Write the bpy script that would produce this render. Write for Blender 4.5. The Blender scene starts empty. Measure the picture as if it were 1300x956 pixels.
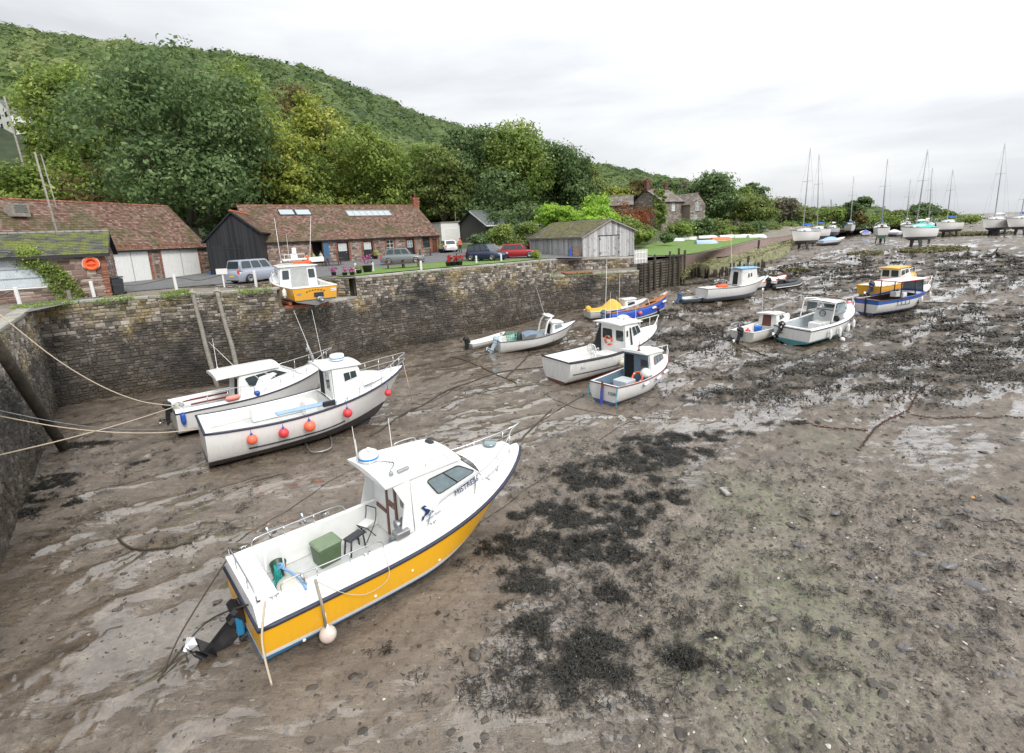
import bpy, math, random
import numpy as np
from mathutils import Vector, Matrix, Euler
S = bpy.context.scene
COL = S.collection
R = math.radians
rnd = random.Random(7)
nr = np.random.default_rng(11)

# ---------------------------------------------------------------- camera
F, CX, CY, TH, RO, H = 650., 650., 433., math.atan(135/650.), 0.0457, 8.0
cam = bpy.data.cameras.new('camera')
cam.sensor_width = 36; cam.lens = 36*F/1300; cam.shift_y = -45/1300
cam.clip_start = .1; cam.clip_end = 6000
camo = bpy.data.objects.new('camera', cam); COL.objects.link(camo); S.camera = camo
FW = np.array([0, math.cos(TH), -math.sin(TH)]); U0 = np.cross([1, 0, 0], FW)
RR = math.cos(RO)*np.array([1, 0, 0.]) - math.sin(RO)*U0
UU = math.cos(RO)*U0 + math.sin(RO)*np.array([1, 0, 0.])
camo.matrix_world = Matrix(((RR[0], UU[0], -FW[0], 0), (RR[1], UU[1], -FW[1], 0), (RR[2], UU[2], -FW[2], H), (0, 0, 0, 1)))
def ray(x, y): return FW + RR*(x-CX)/F - UU*(y-CY)/F
def G(x, y, z=0.):                                   # photo pixel -> point on the level z
    d = ray(x, y); t = (z-H)/d[2]; return Vector((t*d[0], t*d[1], z))
def at(x, y, Y):                                     # photo pixel -> point at distance Y
    d = ray(x, y); t = Y/d[1]; return Vector((t*d[0], Y, H+t*d[2]))
def on(x, y, fn):                                    # photo pixel -> point on a height field
    z = 0.
    for _ in range(60):
        p = G(x, y, z); z = .5*z + .5*min(fn(p.x, p.y), H-.25)
    p = G(x, y, z); return p

# ---------------------------------------------------------------- sky and sun (overcast)
S.view_settings.view_transform = 'Standard'; S.view_settings.look = 'None'
S.view_settings.gamma = 1; S.view_settings.use_curve_mapping = False
S.view_settings.exposure = 0.62
W = bpy.data.worlds.new('World'); S.world = W; W.use_nodes = True
nt = W.node_tree; nt.nodes.clear()
def N(nt, t, **k):
    n = nt.nodes.new(t)
    for a, b in k.items():
        if a.startswith('i_'):
            key = a[2:]; key = int(key) if key.isdigit() else key.replace('_', ' ')
            n.inputs[key].default_value = b
        else: setattr(n, a, b)
    return n
SUN_EL, SUN_AZ = R(42), R(150)
sky = N(nt, 'ShaderNodeTexSky', sky_type='NISHITA', sun_disc=False, sun_elevation=SUN_EL, sun_rotation=SUN_AZ, air_density=1.2, dust_density=3)
tc = N(nt, 'ShaderNodeTexCoord')
mp = N(nt, 'ShaderNodeMapping'); mp.inputs['Scale'].default_value = (1.0, 1.0, 4.2)
n1 = N(nt, 'ShaderNodeTexNoise', i_Scale=1.9, i_Detail=7, i_Roughness=.52, i_Distortion=.3)
rp = N(nt, 'ShaderNodeValToRGB')
rp.color_ramp.elements[0].position = .36; rp.color_ramp.elements[0].color = (4.55, 4.72, 4.95, 1)
rp.color_ramp.elements[1].position = .66; rp.color_ramp.elements[1].color = (6.85, 6.9, 6.95, 1)
# the cloud sheet is thinner and brighter towards the sea on the right (+x)
sp = N(nt, 'ShaderNodeSeparateXYZ')
ma = N(nt, 'ShaderNodeMapRange', i_1=-.5, i_2=.85, i_3=.75, i_4=1.25)
mu = N(nt, 'ShaderNodeVectorMath', operation='SCALE')
mx = N(nt, 'ShaderNodeMixRGB', i_Fac=.94)
bg = N(nt, 'ShaderNodeBackground', i_Strength=.1); out = N(nt, 'ShaderNodeOutputWorld')
L = nt.links.new
L(tc.outputs['Generated'], mp.inputs[0]); L(mp.outputs[0], n1.inputs['Vector']); L(n1.outputs['Fac'], rp.inputs[0])
L(tc.outputs['Generated'], sp.inputs[0]); L(sp.outputs['X'], ma.inputs[0]); L(rp.outputs[0], mu.inputs[0])
mz = N(nt, 'ShaderNodeMapRange', i_1=.0, i_2=1., i_3=.84, i_4=2.3); L(sp.outputs['Z'], mz.inputs[0])      # overcast: the zenith is about twice as bright as the horizon
mm_ = N(nt, 'ShaderNodeMath', operation='MULTIPLY'); L(ma.outputs[0], mm_.inputs[0]); L(mz.outputs[0], mm_.inputs[1]); L(mm_.outputs[0], mu.inputs['Scale'])
L(sky.outputs[0], mx.inputs[1]); L(mu.outputs[0], mx.inputs[2]); L(mx.outputs[0], bg.inputs[0]); L(bg.outputs[0], out.inputs[0])
sl = bpy.data.lights.new('sun', 'SUN'); sl.energy = 1.5; sl.angle = R(14); sl.color = (1, .96, .9)
so = bpy.data.objects.new('sun', sl); COL.objects.link(so)
so.rotation_euler = (math.pi/2-SUN_EL, 0, math.pi-SUN_AZ)

# ---------------------------------------------------------------- numpy noise
def _h(ix, iy, s):
    n = (ix*374761393 + iy*668265263 + s*2147483647) & 0xffffffff
    n = ((n ^ (n >> 13))*1274126177) & 0xffffffff
    return ((n ^ (n >> 16)) & 0xffff)/65535.
def vnoise(x, y, s=0):
    x = np.asarray(x, float); y = np.asarray(y, float)
    ix = np.floor(x).astype(np.int64); iy = np.floor(y).astype(np.int64)
    fx = x-ix; fy = y-iy; fx = fx*fx*(3-2*fx); fy = fy*fy*(3-2*fy)
    a = _h(ix, iy, s); b = _h(ix+1, iy, s); c = _h(ix, iy+1, s); d = _h(ix+1, iy+1, s)
    return (a+(b-a)*fx)*(1-fy) + (c+(d-c)*fx)*fy
def fbm(x, y, s=0, o=4):
    t = 0; a = .5; n = 0
    for i in range(o):
        t = t + a*vnoise(x, y, s+i*17); n += a; a *= .5; x = np.asarray(x)*2.03+11.3; y = np.asarray(y)*2.01+5.7
    return t/n
def sst(x, a, b):
    t = np.clip((np.asarray(x, float)-a)/(b-a), 0, 1); return t*t*(3-2*t)

# ---------------------------------------------------------------- materials
def new_mat(name):
    m = bpy.data.materials.new(name); m.use_nodes = True; nt = m.node_tree
    return m, nt, nt.nodes['Principled BSDF']
def mat(name, col, rough=.5, metal=0., var=.12, scale=6., bump=0., bscale=40., spec=.5, dirt=0., dcol=(.12, .1, .07), coord='Object', alpha=None):
    m, nt, b = new_mat(name); L = nt.links.new
    b.inputs['Roughness'].default_value = rough; b.inputs['Metallic'].default_value = metal
    b.inputs['Specular IOR Level'].default_value = spec
    tc = N(nt, 'ShaderNodeTexCoord')
    no = N(nt, 'ShaderNodeTexNoise', i_Scale=scale, i_Detail=5, i_Roughness=.6); L(tc.outputs[coord], no.inputs['Vector'])
    r = N(nt, 'ShaderNodeMapRange', i_1=.3, i_2=.7, i_3=1-var, i_4=1+var); L(no.outputs['Fac'], r.inputs[0])
    v = N(nt, 'ShaderNodeVectorMath', operation='SCALE'); v.inputs[0].default_value = col[:3]; L(r.outputs[0], v.inputs['Scale'])
    c = v.outputs[0]
    if dirt:
        n2 = N(nt, 'ShaderNodeTexNoise', i_Scale=scale*.45, i_Detail=8, i_Roughness=.7); L(tc.outputs[coord], n2.inputs['Vector'])
        r2 = N(nt, 'ShaderNodeMapRange', i_1=.5, i_2=.78, i_3=0, i_4=dirt); L(n2.outputs['Fac'], r2.inputs[0])
        mxx = N(nt, 'ShaderNodeMixRGB'); L(r2.outputs[0], mxx.inputs[0]); L(c, mxx.inputs[1]); mxx.inputs[2].default_value = (*dcol, 1); c = mxx.outputs[0]
    L(c, b.inputs['Base Color'])
    if bump:
        n3 = N(nt, 'ShaderNodeTexNoise', i_Scale=bscale, i_Detail=4); L(tc.outputs[coord], n3.inputs['Vector'])
        bp = N(nt, 'ShaderNodeBump', i_Strength=bump, i_Distance=.02); L(n3.outputs['Fac'], bp.inputs['Height']); L(bp.outputs[0], b.inputs['Normal'])
    return m
def ramp(nt, src, stops, interp='LINEAR'):
    r = N(nt, 'ShaderNodeValToRGB'); e = r.color_ramp.elements; r.color_ramp.interpolation = interp
    while len(e) < len(stops): e.new(.5)
    for k, (p, c) in zip(e, stops): k.position = p; k.color = (*c[:3], 1)
    nt.links.new(src, r.inputs[0]); return r.outputs[0]
def tint_mat(name, stops, rough=.85, grime=None, bump=.3, bscale=25., spec=.3, extra=None, translucent=0.):
    """colour picked per stone / tile / leaf from the face attribute 'tint'."""
    m, nt, b = new_mat(name); L = nt.links.new
    a = N(nt, 'ShaderNodeAttribute', attribute_name='tint')
    c = ramp(nt, a.outputs['Fac'], stops)
    tc = N(nt, 'ShaderNodeTexCoord'); no = N(nt, 'ShaderNodeTexNoise', i_Scale=bscale, i_Detail=5, i_Roughness=.65); L(tc.outputs['Object'], no.inputs['Vector'])
    r = N(nt, 'ShaderNodeMapRange', i_1=.25, i_2=.75, i_3=.7, i_4=1.3); L(no.outputs['Fac'], r.inputs[0])
    v = N(nt, 'ShaderNodeVectorMath', operation='SCALE'); L(c, v.inputs[0]); L(r.outputs[0], v.inputs['Scale']); c = v.outputs[0]
    if grime:
        for (sc, lo, hi, col) in grime:
            n2 = N(nt, 'ShaderNodeTexNoise', i_Scale=sc, i_Detail=8, i_Roughness=.68); L(tc.outputs['Object'], n2.inputs['Vector'])
            r2 = N(nt, 'ShaderNodeMapRange', i_1=lo, i_2=hi, i_3=0, i_4=.9); L(n2.outputs['Fac'], r2.inputs[0])
            mm = N(nt, 'ShaderNodeMixRGB'); L(r2.outputs[0], mm.inputs[0]); L(c, mm.inputs[1]); mm.inputs[2].default_value = (*col, 1); c = mm.outputs[0]
    if extra: c = extra(nt, tc, c)
    L(c, b.inputs['Base Color']); b.inputs['Roughness'].default_value = rough; b.inputs['Specular IOR Level'].default_value = spec
    if bump:
        bp = N(nt, 'ShaderNodeBump', i_Strength=bump, i_Distance=.03); L(no.outputs['Fac'], bp.inputs['Height']); L(bp.outputs[0], b.inputs['Normal'])
    if translucent:
        tr = N(nt, 'ShaderNodeBsdfTranslucent'); L(c, tr.inputs[0]); ms = N(nt, 'ShaderNodeMixShader', i_Fac=translucent)
        o = [n for n in nt.nodes if n.type == 'OUTPUT_MATERIAL'][0]
        L(b.outputs[0], ms.inputs[1]); L(tr.outputs[0], ms.inputs[2]); L(ms.outputs[0], o.inputs[0])
    return m
def band_mat(name, bands, slope=0., rough=.28, dirt=.25, base=(.7, .7, .68), x2=0.):
    """paint in horizontal bands: [(z above keel, colour)...] with the band edges rising by slope per metre towards the bow."""
    m, nt, b = new_mat(name); L = nt.links.new
    tc = N(nt, 'ShaderNodeTexCoord'); s = N(nt, 'ShaderNodeSeparateXYZ'); L(tc.outputs['Object'], s.inputs[0])
    k = N(nt, 'ShaderNodeMath', operation='MULTIPLY_ADD'); L(s.outputs['X'], k.inputs[0]); k.inputs[1].default_value = -slope; L(s.outputs['Z'], k.inputs[2])
    sq = N(nt, 'ShaderNodeMath', operation='MULTIPLY'); L(s.outputs['X'], sq.inputs[0]); L(s.outputs['X'], sq.inputs[1])
    k2 = N(nt, 'ShaderNodeMath', operation='MULTIPLY_ADD'); L(sq.outputs[0], k2.inputs[0]); k2.inputs[1].default_value = -x2; L(k.outputs[0], k2.inputs[2])
    d = N(nt, 'ShaderNodeMath', operation='DIVIDE'); L(k2.outputs[0], d.inputs[0]); d.inputs[1].default_value = 4.
    c = ramp(nt, d.outputs[0], [(max(0, z/4.), col) for z, col in bands], 'CONSTANT')
    no = N(nt, 'ShaderNodeTexNoise', i_Scale=2.2, i_Detail=8, i_Roughness=.7); 
    mp = N(nt, 'ShaderNodeMapping'); mp.inputs['Scale'].default_value = (5, 5, .6); L(tc.outputs['Object'], mp.inputs[0]); L(mp.outputs[0], no.inputs['Vector'])
    r2 = N(nt, 'ShaderNodeMapRange', i_1=.48, i_2=.8, i_3=0, i_4=dirt); L(no.outputs['Fac'], r2.inputs[0])
    low = N(nt, 'ShaderNodeMapRange', i_1=1.1, i_2=.15, i_3=0, i_4=.45); L(s.outputs['Z'], low.inputs[0])
    n5 = N(nt, 'ShaderNodeMath', operation='MULTIPLY'); L(low.outputs[0], n5.inputs[0]); L(no.outputs['Fac'], n5.inputs[1])
    ad = N(nt, 'ShaderNodeMath', operation='ADD', use_clamp=True); L(r2.outputs[0], ad.inputs[0]); L(n5.outputs[0], ad.inputs[1])
    mm = N(nt, 'ShaderNodeMixRGB'); L(ad.outputs[0], mm.inputs[0]); L(c, mm.inputs[1]); mm.inputs[2].default_value = (.2, .17, .13, 1)
    L(mm.outputs[0], b.inputs['Base Color']); b.inputs['Roughness'].default_value = rough
    return m

# ---------------------------------------------------------------- mesh builder
class MB:
    def __init__(s): s.v = []; s.f = []; s.m = []; s.t = []; s.smf = []
    def add(s, vs, fs, m=0, t=None, sm=False):
        o = len(s.v); s.v += [tuple(v) for v in vs]
        for f in fs: s.f.append(tuple(o+i for i in f)); s.m.append(m); s.t.append(rnd.random() if t is None else t); s.smf.append(sm)
        return s
    def box(s, c, d, rz=0, m=0, rx=0, ry=0, t=None, taper=1.):
        M = Euler((rx, ry, rz)).to_matrix(); c = Vector(c); vs = []
        for sz in (-1, 1):
            k = taper if sz > 0 else 1.
            for sx, sy in ((-1, -1), (1, -1), (1, 1), (-1, 1)): vs.append(c+M@Vector((sx*d[0]/2*k, sy*d[1]/2*k, sz*d[2]/2)))
        return s.add(vs, [(3, 2, 1, 0), (4, 5, 6, 7), (0, 1, 5, 4), (1, 2, 6, 5), (2, 3, 7, 6), (3, 0, 4, 7)], m, t)
    def rbox(s, c, d, b=.02, rz=0, m=0, rx=0, ry=0, t=None, taper=1.):      # box with chamfered edges
        M = Euler((rx, ry, rz)).to_matrix(); c = Vector(c); hx, hy, hz = d[0]/2, d[1]/2, d[2]/2
        b = min(b, hx*.9, hy*.9, hz*.9); rings = []
        for z, i in ((-hz, b), (-hz+b, 0), (hz-b, 0), (hz, b)):
            k = 1+(taper-1)*(z+hz)/(2*hz); x = (hx-i)*k; y = (hy-i)*k; q = b if i == 0 else b*.4
            rings.append([(x-q, -y), (x, -y+q), (x, y-q), (x-q, y), (-x+q, y), (-x, y-q), (-x, -y+q), (-x+q, -y)])
            rings[-1] = [c+M@Vector((p[0], p[1], z)) for p in rings[-1]]
        vs = [p for r in rings for p in r]; fs = [tuple(range(7, -1, -1)), tuple(24+i for i in range(8))]
        for k in range(3):
            for i in range(8): j = (i+1) % 8; fs.append((k*8+i, k*8+j, (k+1)*8+j, (k+1)*8+i))
        return s.add(vs, fs, m, t)
    def prism(s, poly, a, b, m=0, t=None, sm=False):  # poly in 3D (list), extruded from offset a to b (vectors)
        n = len(poly); a = Vector(a); b = Vector(b)
        vs = [Vector(p)+a for p in poly]+[Vector(p)+b for p in poly]
        fs = [tuple(range(n-1, -1, -1)), tuple(range(n, 2*n))]+[(i, (i+1) % n, n+(i+1) % n, n+i) for i in range(n)]
        return s.add(vs, fs, m, t, sm)
    def tube(s, pts, r, n=6, m=0, t=None, closed=False, caps=True):
        pts = [Vector(p) for p in pts]; k = len(pts); rs = r if isinstance(r, (list, tuple)) else [r]*k
        vs = []; up = None
        for i, p in enumerate(pts):
            if closed: d = pts[(i+1) % k]-pts[i-1]
            else: d = pts[min(i+1, k-1)]-pts[max(i-1, 0)]
            d = d.normalized() if d.length > 1e-9 else Vector((0, 0, 1))
            if up is None: up = Vector((0, 0, 1)) if abs(d.z) < .9 else Vector((1, 0, 0))
            a = d.cross(up)
            if a.length < 1e-4: a = d.cross(Vector((0, 1, 0)))
            a.normalize(); b = a.cross(d).normalized(); up = b
            for j in range(n):
                w = 2*math.pi*j/n; vs.append(p+a*math.cos(w)*rs[i]+b*math.sin(w)*rs[i])
        fs = []
        for i in range(k if closed else k-1):
            o = (i+1) % k
            for j in range(n): fs.append((i*n+j, i*n+(j+1) % n, o*n+(j+1) % n, o*n+j))
        if caps and not closed: fs += [tuple(range(n-1, -1, -1)), tuple((k-1)*n+j for j in range(n))]
        return s.add(vs, fs, m, t, True)
    def lathe(s, prof, c=(0, 0, 0), n=12, m=0, axis='z', t=None, M=None):
        c = Vector(c); vs = []
        for r, z in prof:
            for j in range(n):
                w = 2*math.pi*j/n; p = Vector((r*math.cos(w), r*math.sin(w), z))
                if axis == 'x': p = Vector((p.z, p.x, p.y))
                if axis == 'y': p = Vector((p.x, p.z, p.y))
                if M: p = M@p
                vs.append(c+p)
        fs = [(i*n+j, i*n+(j+1) % n, (i+1)*n+(j+1) % n, (i+1)*n+j) for i in range(len(prof)-1) for j in range(n)]
        fs += [tuple(range(n-1, -1, -1)), tuple((len(prof)-1)*n+j for j in range(n))]
        return s.add(vs, fs, m, t, True)
    def ball(s, c, r, n=10, m=0, sc=(1, 1, 1), t=None, M=None):
        prof = [(max(.002, math.sin(math.pi*i/n)), -math.cos(math.pi*i/n)) for i in range(n+1)]
        c = Vector(c); A = Matrix.Diagonal((r*sc[0], r*sc[1], r*sc[2]))
        if M: A = M@A
        return s.lathe(prof, c, n+4, m, 'z', t, A)
    def grid(s, rows, m=0, t=None, sm=True, flip=False):
        nr_, nc = len(rows), len(rows[0]); vs = [p for r in rows for p in r]; fs = []
        for i in range(nr_-1):
            for j in range(nc-1):
                q = (i*nc+j, i*nc+j+1, (i+1)*nc+j+1, (i+1)*nc+j); fs.append(q[::-1] if flip else q)
        return s.add(vs, fs, m, t, sm)
    def build(s, name, mats, parent=None, loc=None, rot=None, kind=None):
        me = bpy.data.meshes.new(name); me.from_pydata(s.v, [], s.f)
        for mm in (mats if isinstance(mats, (list, tuple)) else [mats]): me.materials.append(mm)
        me.polygons.foreach_set('material_index', s.m); me.polygons.foreach_set('use_smooth', s.smf)
        at_ = me.attributes.new('tint', 'FLOAT', 'FACE'); at_.data.foreach_set('value', s.t)
        me.update(); return link(me, name, parent, loc, rot, kind)
def link(data, name, parent=None, loc=None, rot=None, kind=None):
    o = bpy.data.objects.new(name, data); COL.objects.link(o)
    if parent is not None: o.parent = parent
    if loc is not None: o.location = loc
    if rot is not None: o.rotation_euler = rot
    if kind: o['kind'] = kind
    return o
def npmesh(name, v, f, mats, tint=None, smooth=False, parent=None, kind=None, attrs=None, quad=True):
    me = bpy.data.meshes.new(name); v = np.asarray(v, np.float32); f = np.asarray(f, np.int32); k = f.shape[1]
    me.vertices.add(len(v)); me.vertices.foreach_set('co', v.ravel())
    me.loops.add(f.size); me.loops.foreach_set('vertex_index', f.ravel())
    me.polygons.add(len(f)); me.polygons.foreach_set('loop_start', np.arange(0, f.size, k, dtype=np.int32))
    me.polygons.foreach_set('loop_total', np.full(len(f), k, np.int32))
    me.polygons.foreach_set('use_smooth', np.full(len(f), smooth))
    for mm in (mats if isinstance(mats, (list, tuple)) else [mats]): me.materials.append(mm)
    if tint is not None: a = me.attributes.new('tint', 'FLOAT', 'FACE'); a.data.foreach_set('value', np.asarray(tint, np.float32))
    for n_, arr in (attrs or {}).items(): a = me.attributes.new(n_, 'FLOAT', 'POINT'); a.data.foreach_set('value', np.asarray(arr, np.float32))
    me.update(calc_edges=True); return link(me, name, parent, kind=kind)
def tag(o, label=None, cat=None, group=None, kind=None):
    if label: o['label'] = label
    if cat: o['category'] = cat
    if group: o['group'] = group
    if kind: o['kind'] = kind
    return o
def thing(name, label, cat, loc=(0, 0, 0), rz=0., group=None, rx=0., ry=0.):
    o = bpy.data.objects.new(name, None); COL.objects.link(o); o.location = loc; o.rotation_euler = (rx, ry, rz); o.empty_display_size = .3
    return tag(o, label, cat, group)
def copy_tree(o, loc=None, rz=None, label=None, parent=None, scale=None):
    c = o.copy(); COL.objects.link(c); c.parent = parent
    if loc is not None: c.location = loc
    if rz is not None: c.rotation_euler[2] = rz
    if label: c['label'] = label
    if scale is not None: c.scale = (scale,)*3
    for ch in [q for q in KIDS(o)]: copy_tree(ch, parent=c)
    return c
def KIDS(o): return list(o.children)

WHITE = mat('white_gelcoat', (.8, .81, .8), .25, var=.05, scale=3, dirt=.22, dcol=(.38, .35, .3))
WHITE2 = mat('white_paint_weathered', (.72, .72, .70), .45, var=.08, scale=3, dirt=.5, dcol=(.3, .26, .2))
GREYDECK = mat('grey_deck_paint', (.42, .47, .5), .6, var=.1, dirt=.3)
NONSKID = mat('pale_grey_nonskid', (.56, .57, .56), .7, var=.06, dirt=.35, dcol=(.25, .22, .18), bump=.2, bscale=90)
STEEL = mat('polished_steel', (.62, .63, .64), .25, 1., var=.05)
WRAIL = mat('white_painted_rail', (.76, .76, .75), .35, var=.04)
BLACK = mat('black_rubber', (.02, .021, .025), .5, var=.2)
NAVY = mat('navy_rubber_strake', (.022, .028, .055), .45, var=.2, dirt=.3)
GLASS = mat('dark_window_glass', (.035, .05, .055), .06, var=.2, spec=.8)
PALEGLASS = mat('pale_perspex', (.2, .26, .28), .1, var=.2, spec=.8)
RUBBERGREY = mat('grey_outboard_cowl', (.06, .07, .085), .35, var=.1)
BLACKG = mat('black_glossy_cowl', (.018, .018, .02), .25, var=.1)
ORANGE = mat('orange_buoy_plastic', (.85, .16, .08), .4, var=.1, dirt=.25)
RED = mat('red_buoy_plastic', (.68, .05, .06), .4, var=.1, dirt=.2)
LIFERING = mat('orange_lifering', (.85, .13, .03), .5, var=.1)
BLUEP = mat('blue_plastic', (.03, .09, .42), .4, var=.12)
BROWNWOOD = mat('varnished_wood', (.13, .05, .025), .4, var=.3, scale=14)
PALEROPE = mat('pale_rope', (.5, .42, .32), .8, var=.2, scale=60)
DARKROPE = mat('weedy_rope', (.05, .042, .03), .7, var=.3, scale=40)
RUSTC = mat('rusty_chain', (.075, .036, .025), .85, var=.4, scale=30)
GALV = mat('galvanised_metal', (.35, .36, .37), .45, .7, var=.15)
# ================================================================ terrain heights
def rampz(s):
    return np.interp(s, [-50, 34, 60, 80, 120, 260, 900, 3000], [0, 0, 1.9, 3.8, 4.3, 5.2, 6.2, 7.0])
def mudz(x, y):
    z = rampz(np.asarray(y, float)+.15*np.asarray(x, float))
    z = z + 1.0*np.exp(-(((x-13)/7.)**2+((y-50)/6.)**2))*sst(y, 40, 47)
    return z
def landz(x, y):                                     # quay apron, road and the ground the buildings stand on
    x = np.asarray(x, float); y = np.asarray(y, float)
    z = np.interp(x, [-40, -24, -12, -1, 5, 12, 20, 40], [5.5, 5.5, 5.56, 5.75, 5.7, 5.35, 5.1, 5.0])
    z = z + .45*sst(y, 46, 62)*sst(x, 10, -6) + 1.0*sst(y, 60, 78)*sst(x, 6, -4)
    z = z + .7*sst(y, 58, 82)*sst(x, 8, 22) + 2.0*sst(y, 82, 104)*sst(x, -2, 14)*sst(x, 72, 50)
    return z
onm = lambda x, y: on(x, y, lambda a, b: float(mudz(a, b)))
onl = lambda x, y: on(x, y, lambda a, b: float(landz(a, b)))

# quay wall line (top edge)
WT = [Vector((-24.4, 26.3, 5.5)), G(100, 382, 5.57), G(200, 376, 5.48), G(300, 369.7, 5.52), G(351, 366, 5.56), G(451, 352, 5.62), G(528.5, 344.4, 5.69), G(630, 335.5, 5.76), G(697, 329.5, 5.73)]
WA, WB = WT[4], WT[5]
dW = (WB-WA); dW.z = 0; dW.normalize(); BK = Vector((-dW.y, dW.x, 0))*1.0
if BK.y < 0: BK = -BK
LEDZ = 4.28
LC0 = Vector((WT[0].x, WT[0].y, 5.5)); LDIR = Vector((8.0, -10.7, 0)).normalized()       # left return wall runs towards the camera's left
LW = [LC0+LDIR*24, LC0+LDIR*16, LC0+LDIR*8]
J = WT[8]
U1, U2 = Vector((J.x+1.0, J.y+2.4, 5.6)), Vector((12.3, 49.2, 5.38))
K1, K2 = Vector((J.x, J.y, LEDZ)), Vector((11.9, 47.0, LEDZ))
RV = Vector((17.6, 52.5, 5.0))                                                             # far end of the timber revetment
bank = [RV, Vector((23, 60, 5.1)), Vector((30, 68, 5.2)), Vector((40, 80, 5.4)), Vector((62, 100, 5.6)), Vector((95, 130, 6)), Vector((180, 200, 7))]

# ---------------------------------------------------------------- zone masks laid out in plan
def blob(lst, X, Y):
    m = np.zeros_like(X)
    for (px, py, rx, ry, rot, w) in lst:
        c = onm(px, py); a = R(rot); dx = X-c.x; dy = Y-c.y
        u = (dx*math.cos(a)+dy*math.sin(a))/rx; v = (-dx*math.sin(a)+dy*math.cos(a))/ry
        m = np.maximum(m, w*np.exp(-(u*u+v*v)**1.3))
    return m
BOATPX = [(385, 562), (290, 535), (770, 468), (815, 492), (680, 427), (810, 397), (925, 387), (965, 427), (1045, 427), (1145, 400)]
BROWN = [(540, 760, 2.6, 2.0, 50, .75), (400, 620, 2.4, 1.8, 20, .8), (350, 640, 3, 2, 10, .6), (560, 700, 1.2, 3, -40, .6), (700, 850, .7, 1, 0, .3),
         (440, 900, 3, 1.5, 0, .8), (180, 620, 5, 2, 20, .6), (60, 760, 4, 2, 0, .5), (1160, 412, 2.8, 1.6, 30, 1.), (900, 398, 3, 1.2, 0, .8),
         (700, 520, 3.5, 1.5, 10, .7), (620, 470, 4, 2.5, 30, .6), (480, 620, 2, 1.5, 0, .7), (560, 585, 2, 1.5, 0, .5), (860, 540, 2, 1, 0, .5)]+[(x, y, 2.6, 1.6, 40, .8) for x, y in BOATPX]
WEEDZ = [(1150, 470, 14, 5, 10, 1.), (1000, 475, 8, 3.2, 10, 1.), (1080, 350, 26, 12, 0, .75), (1250, 420, 14, 9, 0, .8), (880, 430, 8, 5, 20, .85),
         (960, 500, 4, 1.5, 10, 1.), (1250, 340, 20, 16, 0, .7), (700, 430, 5, 3, 20, .35), (860, 470, 4, 3, 20, .55), (1000, 400, 9, 4, 10, .7), (850, 400, 8, 3, 10, .7)]
ALGAE = [(960, 640, 1.6, 2.2, -15, .9), (1000, 760, 1.7, 2.0, 0, 1.), (930, 840, 1.4, 1.2, 0, .9), (1010, 880, 1.8, 1.1, 0, .9), (860, 600, 1.2, .8, 0, .4), (1060, 560, 1.6, 1.2, 0, .45), (900, 700, 1, 1, 0, .5)]
GRAVEL = [(1150, 700, 4.5, 5, 0, 1.), (850, 720, 2.4, 4, -10, .9), (760, 600, 2.5, 3, 0, .7), (1000, 900, 5, 2, 0, .9), (30, 620, 2, 3, 0, .5), (240, 700, 2.5, 1.2, 30, .35)]
WETB = [(80, 720, 4, 2.5, 10, .9), (200, 820, 3.5, 1.5, 10, 1.), (250, 640, 4, .9, 25, .6), (640, 450, 7, 2.5, 40, .8), (930, 450, 6, 1.4, 30, .9), (1180, 490, 6, 1.6, 0, .25), (1000, 510, 4, .8, 0, .8),
        (1240, 360, 8, 2, 0, .8), (1180, 410, 3, 2, 20, .9), (1050, 335, 9, 1.5, 0, .7), (620, 560, 2.5, 1, 30, .6), (560, 900, 4, 1, 0, .7), (700, 490, 3, 1.4, 0, .9), (1260, 500, 4, 1.5, 0, .3)]+[(x, y, 2.4, 1.5, 40, .9) for x, y in BOATPX]
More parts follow.
